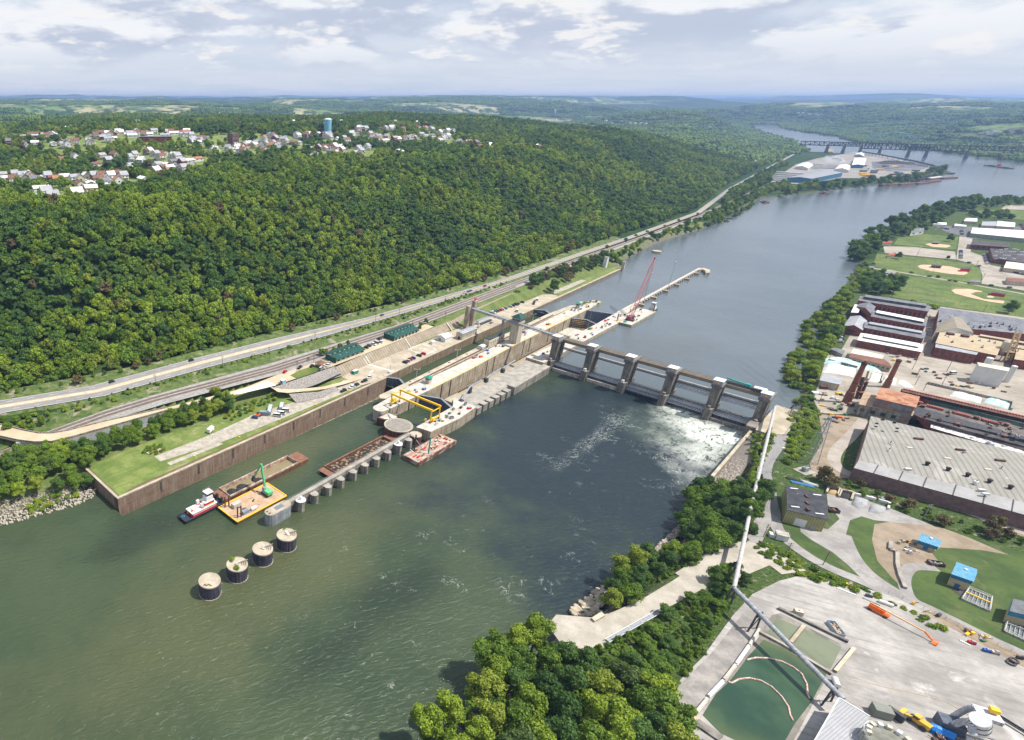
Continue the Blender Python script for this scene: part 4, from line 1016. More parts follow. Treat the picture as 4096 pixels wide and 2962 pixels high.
for i,(ta,tb)in enumerate(bays):
 a,c=ta+3,tb-3
 w=thing('deck_span','%s brown girder deck span with rails between dam piers, counted from the lock'%bw_[i],'deck span',ST(482,a,23),0,'deck spans of the dam')
 a2,c2=ta+3.3,tb-3.3
 for s in(479.4,485.6):MB().bar(ST(s,a2,23.6),ST(s,c2,23.6),.5,2.4).build('girder',mat('deck_girder',(.21,.165,.115),(.30,.24,.17),scale=.3),w)
 MB().bar(ST(482.5,a2,24.6),ST(482.5,c2,24.6),5.6,.2).build('deck',mat('deck_grating',(.15,.125,.10),(.23,.195,.155),scale=.8,tiles=(.7,'X',-AS+PI2)),w)
 b=MB()
 for s in(481.2,483.8):b.bar(ST(s,a2,24.85),ST(s,c2,24.85),.25,.3)
 b.build('crane_rail',mat('old_rail',(.38,.29,.20),(.45,.36,.26)),w)
 b=MB()
 for s in(479.2,485.8):
  for z in(25.3,25.9):b.bar(ST(s,a2,z),ST(s,c2,z),.07,.07)
  for k in range(12):b.bar(ST(s,a2+(c2-a2)*k/11,24.7),ST(s,a2+(c2-a2)*k/11,25.9),.07,.07)
 b.build('handrail',STEELG,w)
 # catwalk beam below
 w=thing('catwalk_beam','%s pale tubular catwalk across the dam bay, counted from the lock'%bw_[i],'catwalk',ST(484,a,16),0,'catwalk beams of the dam')
 MB().tube(ST(484.5,a,16.5),ST(484.5,c,16.5),.75,10).build('tube',mat('pale_tube',(.50,.50,.49),(.62,.61,.60)),w)
 MB().bar(ST(482.6,a,15.9),ST(482.6,c,15.9),1.4,.25).build('walkway',STEELD,w)
 # gate
 raised=0
 sill=-.2
 w=thing('dam_gate','%s low steel truss gate holding back the upper pool, counted from the lock'%bw_[i],'dam gate',ST(476,a,0),0,'gates of the dam')
 zt=(5.9,5.9,7.0,7.0,5.6)[i]
 MB().prism(st_poly([(476.4,a),(477.4,a),(477.4,c),(476.4,c)]),-1,zt).build('skin_plate',mat('gate_plate',(.25,.25,.24),(.42,.41,.38),scale=.4,streak=(.08,.07,.06)),w)
 if i in(2,3):
  b=MB()
  for k in range(24):u=a+(c-a)*(k+.5)/24;b.bar(ST(476.1,u,4.5),ST(478.2,u,zt+.4),.3,.3)
  b.build('spillway_ribs',mat('brown_ribs',(.17,.13,.095),(.25,.20,.15)),w)
 b=MB()
 zb=zt-2.6 if i in(2,3)else zt-1.3
 hh=3.2 if i in(2,3)else 1.6;sf=472.6
 for s in(sf,sf+2.6):
  for z in(zb-(hh-1.6),zb+1.4*(1 if i in(2,3)else .8)):b.bar(ST(s,a,z),ST(s,c,z),.36,.36)
 n=13
 for k in range(n):
  u,v=a+(c-a)*k/n,a+(c-a)*(k+1)/n;z0,z1=zb-(hh-1.6),zb+1.3
  b.bar(ST(sf,u,z0),ST(sf,v,z1),.32,.32);b.bar(ST(sf,u,z1),ST(sf,v,z0),.32,.32)
  b.bar(ST(sf,u,z1),ST(sf+2.6,v,z1),.2,.2);b.bar(ST(sf,v,z1),ST(sf+2.6,u,z1),.2,.2)
 b.build('truss',mat('gate_truss',(.52,.55,.60),(.64,.66,.70),rough=.5),w)
 MB().bar(ST(sf+1.4,a,zb-(hh-1.2)),ST(sf+1.4,c,zb-(hh-1.2)),2.6,.2).build('beam',STEELD if i>1 else CONC_NEW,w)
 if i in(0,1,4):MB().prism(st_poly([(470.2,a),(472.2,a),(472.2,c),(470.2,c)]),-1,2.0+.5*(i<2)).build('apron',CONC_NEW if i<2 else CONC_G,w)
slab('dam_sill',st_poly([(470,-187),(479,-187),(479,-54),(470,-54)]),-6,-.6,CONC_DK,kind='structure')
for i in(3,4):
 a,c=bays[i][0]+3,bays[i][1]-3
 w=thing('lifted_truss','grey latticed truss hanging below the deck in the %s dam bay'%bw_[i],'truss',ST(481,a,13),0,'trusses hanging in the dam')
 truss(MB(),ST(481,a,12.6),ST(481,c,12.6),2.4,2.2,14,.17,.11).build('lattice',mat('gate_truss',(.3,.3,.3)),w)
 MB().tube(ST(482.5,a,15.1),ST(482.5,c,15.1),.7,10).build('tube',MATS['pale_tube'],w)
 # crane and platform on the deck near the abutment
w=thing('deck_crane','teal deck crane lying on its dark carriage at the abutment end of the dam deck','crane',ST(481.5,-68,24.9),AS-PI2)
MB().box((0,1.0,0),(21,3.4,1.4)).build('carriage',STEELD,w,local=True)
TEAL=mat('teal_paint',(.02,.30,.25),(.03,.38,.32),rough=.45)
MB().bar((-8,1.2,3.2),(4,.6,2.3),.9,.8).build('boom',TEAL,w,local=True);MB().box((4.6,.6,1.4),(2.4,2.0,1.7)).build('cab',TEAL,w,local=True)
w=thing('hoist_shed','white arched-roof shed on the dam deck before the last pier','shed',ST(481.5,-56.5,24.8),AS)
MB().box((0,0,0),(3.6,6.4,2.2)).build('wall',STEELD,w,local=True);MB().prism([(-2,-3.5),(2,-3.5),(2,3.5),(-2,3.5)],2.2,2.8).build('roof',WHITE,w,local=True)
MB().box((.4,-4.6,0),(1.8,1.8,2.0)).build('cabinet',CREAM,w,local=True)
# driftwood caught above the open bay
w=thing('driftwood','raft of driftwood caught above the open dam bay','driftwood',ST(482,-66,ZU));b=MB()
for k in range(60):
 s=rnd.uniform(479,484);t=rnd.uniform(-75,-56);a=rnd.uniform(-.5,.5);l=rnd.uniform(.6,2.4);p=ST(s,t,ZU+rnd.uniform(0,.2));b.tube(p,p+ET*l*math.cos(a)+ES*l*math.sin(a),rnd.uniform(.06,.16),5)
b.build('logs',mat('driftwood',(.22,.15,.09),(.34,.25,.16),scale=2),w)
# abutment
w=thing('abutment','tan concrete dam abutment platform beside the last pier','abutment',ST(480,-42,0))
MB().prism(st_poly([(459,-48.3),(490,-48.3),(508,-48.3),(506,-34),(462,-33.5),(455,-41),(455,-48)]),-6,9.6).build('platform',CONC,w)
MB().prism(st_poly([(352,-51.2),(459,-51.2),(459,-49.6),(352,-49.6)]),-6,6.6).build('training_wall',CONC_W,w)
MB().prism(st_poly([(459.05,-54),(470,-54),(470,-48.4),(459.05,-48.4)]),-6,9.0).build('wing_wall',PIERC,w)
def rail_fence(name,label,pts,h,n_per=2.5,m=None,group=None,rails=2):
 w=thing(name,label,'railing' if 'rail' in name else 'fence',pts[0],0,group);b=MB();r_=MB()
 for a,c in zip(pts,pts[1:]):
  L=(c-a).length;n=max(1,int(L/n_per))
  for k in range(n+1):p=a.lerp(c,k/n);b.bar(p,p+Vector((0,0,h)),.08,.08)
  for k in range(rails):z=Vector((0,0,h*(k+1)/rails));r_.bar(a+z,c+z,.07,.07)
 b.build('posts',m or STEELG,w);r_.build('rail',m or STEELG,w);return w
rail_fence('railing','grey railing along the platform edge of the dam abutment',[ST(459,-34.3,9.6),ST(506,-34.4,9.6),ST(507,-48,9.6)],1.2)
w=thing('equipment_rack','grey pipe rack with cabinet on the abutment platform corner','rack',ST(500,-37,9.6));b=MB()
for k in range(5):b.bar(ST(497+k*2,-39,9.6),ST(497+k*2,-39,13.5),.2,.2);b.bar(ST(497+k*2,-35.5,9.6),ST(497+k*2,-35.5,13.5),.2,.2);b.bar(ST(497+k*2,-39,13.5),ST(497+k*2,-35.5,13.5),.2,.2)
b.bar(ST(497,-39,12),ST(505,-39,12),.2,.2);b.build('frame',STEELG,w);MB().box(ST(501,-37.2,9.6),(2.2,2,2.4),AS).build('cabinet',CREAM,w)
# stone riprap beside the training wall, one heap nobody would count
def rocks(name,label,area,n,smin,smax,m,zf):
 b=MB();xs=[p[0]for p in area];ys=[p[1]for p in area];A=np.array([(p[0],p[1])for p in area]);k=0
 while k<n:
  x,y=rnd.uniform(min(xs),max(xs)),rnd.uniform(min(ys),max(ys))
  if not inside(np.array([[x,y]]),A)[0]:continue
  k+=1;r=rnd.uniform(smin,smax);z=zf(x,y)+r*.25
  v=[]
  for zz,q,m_ in((-.5,.8,5),(.35,.75,5)):
   for i in range(5):a=6.283*i/5+zz+x;v.append((x+r*q*math.cos(a)*rnd.uniform(.7,1.2),y+r*q*math.sin(a)*rnd.uniform(.7,1.2),z+r*zz*rnd.uniform(.7,1.1)))
  b.add(v,[(i,(i+1)%5,5+(i+1)%5,5+i)for i in range(5)]+[(5,6,7,8,9)])
 o=b.build(name,m);return tag(o,label,'riprap',kind='stuff')
ROCKM=mat('rock',(.20,.17,.14),(.46,.40,.33),scale=.9,detail=2,lo=.4,hi=.6)
def hz(x,y):return H1(x,y)
_rz=lambda pts:[G(*p)for p in pts]
s_=lambda p:p
def bank_z(s0,t0,z0,t1,z1):return lambda x,y:z0+(z1-z0)*max(0,min(1,((x*ET.x+y*ET.y)-t0)/(t1-t0)))
slope('riprap_slope',[(352,-49.7,4.5,-38,8.9),(400,-49.7,4.8,-40,8.9),(456,-49.7,6,-42,9.1)],mat('riprap_floor',(.16,.14,.12),(.26,.23,.19),scale=.8))
rocks('riprap','bank of grey broken stone behind the training wall below the dam',st_poly([(352,-49),(354,-39),(400,-41),(456,-43),(456,-49)]),2600,.35,.85,ROCKM,bank_z(0,-49.7,4.6,-39,8.9))
# ------------------------------------------------------------------ lower guide wall on piers
w=thing('guide_wall','long concrete walkway wall carried on stubby piers below the new chamber','guide wall',ST(180,-190,0))
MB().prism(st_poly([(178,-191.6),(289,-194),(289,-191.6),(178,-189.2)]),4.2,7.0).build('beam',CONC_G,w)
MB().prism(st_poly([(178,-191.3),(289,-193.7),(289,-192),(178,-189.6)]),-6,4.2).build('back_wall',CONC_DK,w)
for i,s in enumerate(np.linspace(187,284,10)):
 t=float(np.interp(s,[178,289],[-188.6,-191.2]));r=2.4
 MB().prism([ST(s+a*r*.9,t+1.3+c*r*.9)for a,c in((-1,-1.3),(1,-1.3),(1,.3),(.45,1),(-.45,1),(-1,.3))],-6,5.6 if i not in(0,8)else 6.6).build('pier',CONC_G,w)
b=MB()
for z in(7.5,8):b.bar(ST(178,-191.5,z),ST(289,-193.9,z),.07,.07)
for k in range(45):b.bar(ST(178+k*2.5,-191.5-k*.0545,7),ST(178+k*2.5,-191.5-k*.0545,8),.07,.07)
b.build('handrail',STEELG,w)
for s in(187,273):
 t=float(np.interp(s,[178,289],[-188.6,-191.2]))+1.2
 b=MB();b.lathe(ST(s,t,6.6),[(2.9,0),(2.9,.3)],14);b.lathe(ST(s,t,6.9),[(.8,0),(.8,1.8),(.3,2.2)],10)
 for k in range(9):a=6.28*k/9;p=ST(s,t,7)+Vector((math.cos(a)*2.8,math.sin(a)*2.8,0));b.bar(p,p+Vector((0,0,1.1)),.14,.14)
 b.build('navigation_light',WHITE,w)
w=thing('pier_nose','rounded pier with shiny grey metal cladding ending the guide wall','pier',ST(172,-190,0))
def stadium(s0,s1,t,r,n=8):return[ST(s0-r*math.sin(math.pi*k/n),t+r*math.cos(math.pi*k/n))for k in range(n+1)]+[ST(s1+r*math.sin(math.pi*k/n),t-r*math.cos(math.pi*k/n))for k in range(n+1)]
mat('silver_cladding',(.36,.38,.42),(.56,.58,.62),scale=.35,streak=(.2,.21,.25),rough=.35,metal=.3)
MB().prism(stadium(167.5,178,-190,3.1),-6,6.9).build('cladding',MATS['silver_cladding'],w)
MB().prism(stadium(167.5,178,-190,2.95),6.9,7.2).build('deck',CONC,w)
MB().prism(st_poly([(171,-191.5),(176.5,-191.5),(176.5,-188.8),(171,-188.8)]),7.2,7.3).build('solar_panel',mat('panel',(.16,.18,.22),(.2,.22,.26),rough=.3),w)
for p in((166.2,-190.8),(166.4,-188.8)):MB().lathe(ST(p[0],p[1],7.2),[(.35,0),(.3,.9),(.45,1.1)],8).build('bollard',CONC,w)
# ------------------------------------------------------------------ sheet pile cells
CELLT=mat('cell_top',(.42,.36,.27),(.56,.49,.38),scale=.35,detail=6)
CELLS=mat('cell_side',(.055,.05,.075),(.10,.09,.115),scale=.6,streak=(.02,.02,.03),rough=.6)
RUSTS=mat('cell_rust',(.10,.04,.028),(.18,.085,.06),scale=.4,streak=(.05,.02,.016),rough=.7)
def cell(s,t,r,z1,side,label,rim=CONC,grp=None):
 w=thing('mooring_cell',label,'mooring cell',ST(s,t,0),0,grp);n=44;b=MB()
 prof=[];vs=[];c=ST(s,t)
 for z in(-6,z1):
  for i in range(n):a=6.2832*i/n;q=r+(.12 if i%2 else-.02);vs.append((c.x+q*math.cos(a),c.y+q*math.sin(a),z))
 b.add(vs,[(i,(i+1)%n,n+(i+1)%n,n+i)for i in range(n)]);b.build('sheet_piling',side,w)
 MB().lathe((c.x,c.y,z1-.02),[(r+.2,-.5),(r+.2,.12),(r-.15,.2),(r-.3,.05),(.01,.22)],40).build('concrete_cap',CELLT,w)
 MB().lathe((c.x,c.y,-.1),[(r+.3,0),(r+.3,.35),(r,.4)],40,cap=False).build('waterline_band',rim,w)
 return w
CS=[(114.5,-170.5,'bare-topped mooring cell at the outer end of the row of four'),(130.2,-170.6,'mooring cell overgrown with bushes on its cap, next to the bare-topped one'),(146,-171,'mooring cell with a fallen beam across its cap, third from the outer end'),(161.5,-171,'mooring cell nearest the silver pier with a white timber frame on its cap')]
for i,(s,t,lab)in enumerate(CS):
 w=cell(s,t,4.75,7.3,CELLS,lab,CONC_G);c=ST(s,t,7.5)
 MB().bar(ST(s-4.1,t-.6-2.4,.3),ST(s-4.1,t-.6-2.4,6.5),.3,.2).build('ladder',mat('ladder_steel',(.25,.16,.16),(.2,.26,.34),rough=.5),w)
 if i:
  MB().box(c+Vector((.4,.6,0)),(3.4,1.1,.45),.5+i*.5).build('timber_block',WHITE if i==3 else CONC_NEW,w)
  MB().bar(c+Vector((-1,-.5,.3)),c+Vector((4.9,2.0,.9)),.3,.3).build('fallen_beam',CONC_G,w)
  b=MB()
  for k in range(3):b.bar(c+Vector((2+k*.8,-1-k*.2,.1)),c+Vector((2.4+k*.9,1.5,.5)),.15,.15)
  b.build('debris',RUSTD,w)
 else:
  b=MB()
  for k in range(7):p=c+Vector((rnd.uniform(-3.2,.5),rnd.uniform(-3.8,-2.6),.1));b.bar(p,p+Vector((rnd.uniform(.5,1.6),rnd.uniform(-.5,.5),.1)),.16,.16)
  b.build('debris',RUSTD,w)
 if i==1:
  for dx,dy in((-2.1,2.6),(.2,-2.9)):tree('bushbright',c+Vector((dx,dy,0)),.62,'bright bush growing on the %s edge of the second mooring cell'%('far' if dy>0 else 'near'),None)
 if i==3:tree('bushbright',c+Vector((-1,4.1,0)),.28,'tiny bush on the rim of the cell nearest the silver pier',None)
w=cell(292.5,-204.5,9.2,6.6,RUSTS,'huge round rust-sided cell closing the new chamber',RUSTD)
MB().lathe(ST(292.5,-204.5,6.8),[(8.2,0),(7.8,.12),(7.2,.02),(.01,.1)],40).build('fill',mat('grey_fill',(.22,.20,.18),(.33,.30,.26),scale=.3),w)
cell(291.8,-190.2,3.7,6.2,RUSTS,'small rust-sided cell between the huge cell and the river wall',RUSTD)
w=thing('sheet_pile_dam','crooked rusty sheet pile return between the nose and the huge cell','sheet piling',ST(297,-217,0))
MB().prism(st_poly([(292,-222),(303,-221.6),(306,-216),(302,-212),(296,-213.5),(293,-217)]),-6,5.2).build('piling',RUSTS,w)
MB().prism(st_poly([(293,-221),(302,-220.8),(305,-216),(302,-213),(297,-214),(294,-217)]),5.2,5.5).build('rubble_top',CONC_NEW,w)
MB().bar(ST(301,-220,5.6),ST(296,-213,6.8),.6,.15).build('gangway',STEELG,w)
w=cell(646,-240,5.0,5.2+2.4,mat('cell_yellow',(.62,.50,.05),(.72,.60,.10),scale=.5,streak=(.25,.2,.04)),'yellow round cell crowned with bushes at the upper end of the middle wall',CONC_G)
cell(662,-233.5,4.2,7.6,MATS['cell_yellow'],'second yellow cell overgrown with bushes beside the upper lock entrance',CONC_G)
for k in range(9):tree('bush' if k%2 else 'bushbright',ST(642+k*2.6,-240+k*.9+rnd.uniform(-1.5,1.5),7.6),.55,'%s bush on the overgrown yellow cells, counted from the lock'%ordw(k),'bushes on the yellow cells')
MB_=thing('approach_block','broken concrete block joining the middle wall to the yellow cells','concrete block',ST(640,-237,0))
MB().prism(st_poly([(636,-241),(660,-240),(662,-231),(636,-228)]),-4,7.2).build('block',CONC_NEW,MB_)
cell(968,-279,5.5,7.2,mat('cell_ochre',(.45,.36,.16),(.55,.45,.24),scale=.5),'lone ochre cell in the upper pool off the wooded bank',CONC_G)
# ------------------------------------------------------------------ upper guard wall on piers
w=thing('guard_wall','long narrow concrete guard wall on piers reaching far up the upper pool','guard wall',ST(640,-202,5))
MB().prism(st_poly([(640,-204.6),(900,-208.5),(900,-206),(640,-201.4)]),6.8,8.2).build('beam',CONC_NEW,w)
for i in range(31):
 s=668+i*7.4;t=float(np.interp(s,[640,900],[-201.2,-206.2]));big=i%5==3
 if big:MB().prism(st_poly([(s-2,t-.5),(s+2,t-.5),(s+1.2,t+5.5),(s-1.2,t+5.5)]),0,7.2).build('buttress',CONC,w)
 else:MB().box(ST(s,t+.3,0),(2.2,2,7.0),AS).build('pier',CONC,w)
b=MB();b.prism(st_poly([(886,-208.4),(898,-208.4),(906,-204),(900,-196),(884,-192),(880,-195),(892,-199),(896,-203),(886,-206)]),0,8.1);b.build('hook',CONC,w)
MB().prism(st_poly([(640,-204.6),(676,-205),(676,-200),(640,-196)]),0,7.9).build('landing',CONC_NEW,w)
def pole(name,label,p,h,r=.14,arm=None,m=None,group=None,cross=False,cat=None,lamp=None):
 w=thing(name,label,cat or('street lamp' if 'lamp' in name else 'utility pole'),p,0,group)
 MB().tube((0,0,0),(0,0,h),r,6,r1=r*.7).build('pole',m or STEELG,w,local=True)
 if cross:
  for z in(h-.6,h-1.8):MB().bar((-1.3,0,z),(1.3,0,z),.15,.15).build('crossarm',m or BARK,w,local=True)
 if arm:
  b=MB()
  for sg in(-1,1):b.bar((0,0,h),(sg*arm,0,h+.5),.12,.12)
  b.build('arm',m or STEELG,w,local=True)
  for sg in(-1,1):MB().box((sg*arm,0,h+.35),(.8,.4,.22)).build('lamp_head',WHITE,w,local=True)
 if lamp:MB().box((0,0,h),(1.6,.7,.7)).build('lamp_head',WHITE,w,local=True)
 return w
for i,s in enumerate((700,770)):pole('mast','tall thin grey light mast on the guard wall, the %s one'%('one nearer the crane' if not i else 'far'),ST(s,-201,8),30,.2,m=STEELG,lamp=True,cat='mast')
for lab,s,t in(('on the middle wall near the lower booth',358,-239),('halfway along the narrow middle wall',415,-241),('on the middle wall upstream of the control tower',548,-245),('at the upper end of the narrow middle wall',606,-245)):
 pole('lamp_post','white twin-armed lamp post '+lab,ST(s,t,7.8),8,.16,2.0,WHITE)
pole('mast','tall slender mast on the river wall beside the upper gate',ST(562,-200,8),27,.16,m=STEELG,lamp=True,cat='mast')
pole('mast','slender mast standing on the overgrown upper end of the middle wall',ST(634,-232,8),16,.14,m=STEELG,cat='mast')
# ------------------------------------------------------------------ vessels
def hull(s0,s1,t0,t1,z0,z1,rake=3.0,rake0=3.0):
 """barge hull with raked ends"""
 v=[]
 for t in(t0,t1):v+=[ST(s0,t,z1),ST(s1,t,z1),ST(s1-rake,t,z0),ST(s0+rake0,t,z0)]
 return v,[(0,1,2,3),(7,6,5,4),(0,4,5,1),(1,5,6,2),(2,6,7,3),(3,7,4,0)]
def open_barge(label,s0,s1,t0,t1,z1,load,name='barge',skin=None,dk=None,far=False,deckf=.5,deckl=4.5,rim=None):
 w=thing(name,label,'barge',ST(s0,(t0+t1)/2,0));skin=skin or RUST
 a0,a1=s0+5,s1-8.5 if not far else s1-5
 if t0>t1:t0,t1=t1,t0
 v=[];b=MB();hv,hf=hull(s0,s1,t0,t1,-.6,z1);b.add(hv,[f for f in hf if f!=(0,4,5,1)])
 e=.8
 b.prism(st_poly([(s0,t0),(a0,t0),(a0,t1),(s0,t1)]),z1-.1,z1+.02);b.prism(st_poly([(a1,t0),(s1,t0),(s1,t1),(a1,t1)]),z1-.1,z1+.02)
 b.build('hull',skin,w)
 c=MB()
 for(p,q,r,s)in((a0,a1,t0,t0+e),(a0,a1,t1-e,t1)):c.prism(st_poly([(p,r),(q,r),(q,s),(p,s)]),-.4,z1+.9)
 c.prism(st_poly([(a0,t0+e),(a0+.3,t0+e),(a0+.3,t1-e),(a0,t1-e)]),-.4,z1+.9);c.prism(st_poly([(a1-.3,t0+e),(a1,t0+e),(a1,t1-e),(a1-.3,t1-e)]),-.4,z1+.9)
 c.build('coaming',rim or skin,w)
 MB().prism(st_poly([(a0+.3,t0+e),(a1-.3,t0+e),(a1-.3,t1-e),(a0+.3,t1-e)]),-.3,load[0]).build('cargo',load[1],w)
 return w
MUDW=mat('muddy_water',(.22,.175,.095),(.28,.23,.13),scale=.15,rough=.25)
SCRAPED=mat('scraped_steel',(.30,.16,.11),(.60,.50,.42),scale=.45,detail=5,rough=.8)
w=open_barge('long rusty hopper barge with muddy water and black spoil, moored behind the green excavator',158.5,224,-229,-218.5,2.6,(1.2,MUDW),rim=SCRAPED,dk=None)
COAL=mat('black_spoil',(.018,.018,.02),(.05,.05,.052),scale=1.5,bump=1.0)
b=MB()
for(s,t,r)in((168.5,-223.5,3.4),(175.5,-223,3.8),(187,-222,3.2),(171.5,-221.8,2.4)):b.lathe(ST(s,t,1.0),[(r,0),(r*.8,.7),(r*.4,1.5),(.05,1.9)],14)
b.build('spoil_heap',COAL,w)
w=open_barge('rusty hopper barge full of brown debris lying along the guide wall',219.5,287,-206.5,-196.5,2.2,(1.5,mat('brown_debris',(.03,.022,.018),(.40,.27,.16),scale=.5,detail=8,bump=1.0,lo=.5,hi=.6)))
# work barge with green excavator
w=thing('work_barge','yellow-edged deck barge with spuds carrying the green excavator','barge',ST(170,-208,0))
hv,hf=hull(153.5,188.5,-216.5,-200,-.8,1.6,1.2,1.2);MB().add(hv,hf).build('hull',RUSTD,w)
DECKP=mat('deck_planks',(.46,.30,.19),(.58,.42,.29),scale=.25,detail=6)
MB().prism(st_poly([(153.8,-216.2),(188.2,-216.2),(188.2,-200.3),(153.8,-200.3)]),1.6,1.75).build('deck',DECKP,w)
b=MB()
for p,q in(((153.6,-216.4),(188.4,-216.4)),((188.4,-216.4),(188.4,-200.1)),((188.4,-200.1),(153.6,-200.1)),((153.6,-200.1),(153.6,-216.4))):b.bar(ST(*p,1.85),ST(*q,1.85),.55,.45)
b.build('edge_beam',YEL,w)
for s,t in((156.5,-214.2),(158.6,-213.6),(156,-202.8),(158,-202.4)):MB().tube(ST(s,t,-3),ST(s,t,8.5),.42,8).build('spud',RUSTD,w)
MB().box(ST(161.5,-210.8,1.75),(5.2,2.6,2.5),AS).build('deck_house',mat('pale_house',(.50,.46,.42),(.6,.55,.5)),w)
b=MB();b.box(ST(161.5,-203.2,1.75),(4.2,2.2,1.9),AS);b.build('generator',mat('slate_paint',(.20,.25,.30),(.28,.33,.38)),w)
MB().tube(ST(165,-202.6,2.8),ST(168.4,-202.6,2.8),.95,10).build('tank',WHITE,w)
for k in range(14):
 s,t=rnd.uniform(160,186),rnd.uniform(-214,-202)
 if abs(s-181)<5 and abs(t+208)<5:continue
 MB().box(ST(s,t,1.75),(rnd.uniform(.5,2.4),rnd.uniform(.3,.9),rnd.uniform(.2,.8)),AS+rnd.uniform(-.6,.6)).build('deck_gear',rnd.choice([STEELD,RUSTD,STEELG,CONC_G]),w)
GRN=mat('machine_green',(.12,.50,.20),(.16,.58,.26),rough=.45)
w=thing('excavator','green long-arm excavator with its boom raised over the hopper barge','excavator',ST(181,-208.5,1.8),AS+PI2+.0)
for sy in(-1.5,1.5):MB().box((0,sy,0),(5.4,.9,1.2)).build('track',STEELD,w,local=True)
MB().box((-1.0,0,1.3),(4.6,3.4,1.9)).build('body',GRN,w,local=True);MB().box((-2.9,0,1.5),(1.3,3.5,1.8)).build('counterweight',GRN,w,local=True)
MB().box((.9,1.1,1.4),(1.8,1.3,3.4)).build('cab',STEELG,w,local=True)
MB().bar((1.2,-.2,2.4),(4.6,-.2,17.5),1.0,1.2).build('boom',GRN,w,local=True);MB().bar((4.6,-.2,17.5),(10.6,-.2,6.5),.7,.8).build('arm',GRN,w,local=True)
b=MB();b.prism([(10.2,-1.3),(12.2,-1.3),(12.2,.9),(10.2,.9)],3.2,4.8);b.prism([(10.6,-.9),(11.9,-.9),(11.9,.5),(10.6,.5)],4.8,6.4);b.build('bucket',STEELD,w,local=True)
# towboat
REDP=mat('red_paint',(.55,.02,.02),(.62,.03,.03),rough=.4)
HULLB=mat('hull_navy',(.02,.024,.045),(.035,.04,.06),rough=.5)
w=thing('towboat','white and red towboat with navy hull pushing the hopper barge','towboat',ST(146,-221.5,0),AS)
hx,hy=12.5,3.7
v=[(-hx,-hy,1.3),(hx,-hy,1.3),(hx,hy,1.3),(-hx,hy,1.3),(-hx+1,-hy+.3,-.6),(hx-1,-hy+.3,-.6),(hx-1,hy-.3,-.6),(-hx+1,hy-.3,-.6)]
MB().add(v,[(0,1,2,3),(4,5,1,0),(5,6,2,1),(6,7,3,2),(7,4,0,3),(7,6,5,4)]).build('hull',HULLB,w,local=True)
b=MB()
for p,q in(((-hx,-hy),(hx,-hy)),((hx,-hy),(hx,hy)),((hx,hy),(-hx,hy)),((-hx,hy),(-hx,-hy))):b.bar((*p,1.5),(*q,1.5),.45,.5)
b.build('fender',HULLB,w,local=True)
MB().box((.3,0,1.3),(15.5,6.0,2.2)).build('main_deckhouse',REDP,w,local=True);MB().box((.3,0,3.5),(16.2,6.4,.35)).build('boat_deck',WHITE,w,local=True)
b=MB()
b.box((.3,-3.04,2.5),(14.6,.06,.35))
b.build('white_trim',WHITE,w,local=True)
MB().box((-3.4,0,3.85),(4.6,4.8,.5)).build('stern_roof',WHITE,w,local=True)
MB().box((4.0,0,3.85),(6.0,4.6,2.0)).build('upper_house',REDP,w,local=True);b=MB();b.box((4.0,0,5.85),(6.4,5.0,.3));b.build('upper_deck',WHITE,w,local=True)
b=MB();b.box((4.0,0,3.95),(6.06,4.66,.35));b.build('yellow_trim',YEL,w,local=True)
MB().box((4.6,0,6.15),(4.2,3.6,2.4)).build('wheelhouse_base',WHITE,w,local=True)
MB().box((4.8,0,8.55),(3.4,3.2,2.1)).build('wheelhouse',WHITE,w,local=True);MB().box((4.8,0,9.1),(3.5,3.3,1.1)).build('window_band',DARKW,w,local=True);MB().box((4.8,0,10.65),(4.4,4.2,.3)).build('wheelhouse_roof',WHITE,w,local=True)
b=MB()
for a,c in((-1,-1),(1,-1),(1,1),(-1,1)):b.bar((4.8+a*2,c*1.9,10.9),(4.8+a*2,c*1.9,11.9),.08,.08)
b.path([(2.8,-1.9,11.8),(6.8,-1.9,11.8),(6.8,1.9,11.8),(2.8,1.9,11.8),(2.8,-1.9,11.8)],.05,4);b.tube((5.6,0,10.9),(5.6,0,14),.1,6);b.build('mast',STEELG,w,local=True)
for y in(-1.9,1.9):MB().box((-.8,y,3.85),(1.5,1.3,2.9)).build('funnel',WHITE,w,local=True);MB().box((-.8,y,3.9),(1.54,1.34,.9)).build('funnel_band',REDP,w,local=True)
for y in(-2.2,2.2):MB().box((12.2,y,1.3),(1.1,1.2,3.6)).build('push_knee',STEELD,w,local=True)
b=MB()
for y in(-2.2,2.2):
 for k in range(5):b.box((12.78,y,1.5+k*.7),(.08,1.1,.25))
b.build('knee_pads',YEL,w,local=True);MB().lathe((-7.2,1.8,1.3),[(.55,0),(.55,1.6),(.1,1.7)],10).build('yellow_locker',YEL,w,local=True);MB().lathe((-6.6,-1.0,3.9),[(.4,0),(.4,.9)],8).build('red_drum',REDP,w,local=True)
b=MB();
for k in range(14):a0,a1=6.28*k/14,6.28*(k+1)/14;b.tube((-10.8+.8*math.cos(a0),1.4+.8*math.sin(a0),1.5),(-10.8+.8*math.cos(a1),1.4+.8*math.sin(a1),1.5),.14,5)
b.build('hose_coil',TEAL,w,local=True)
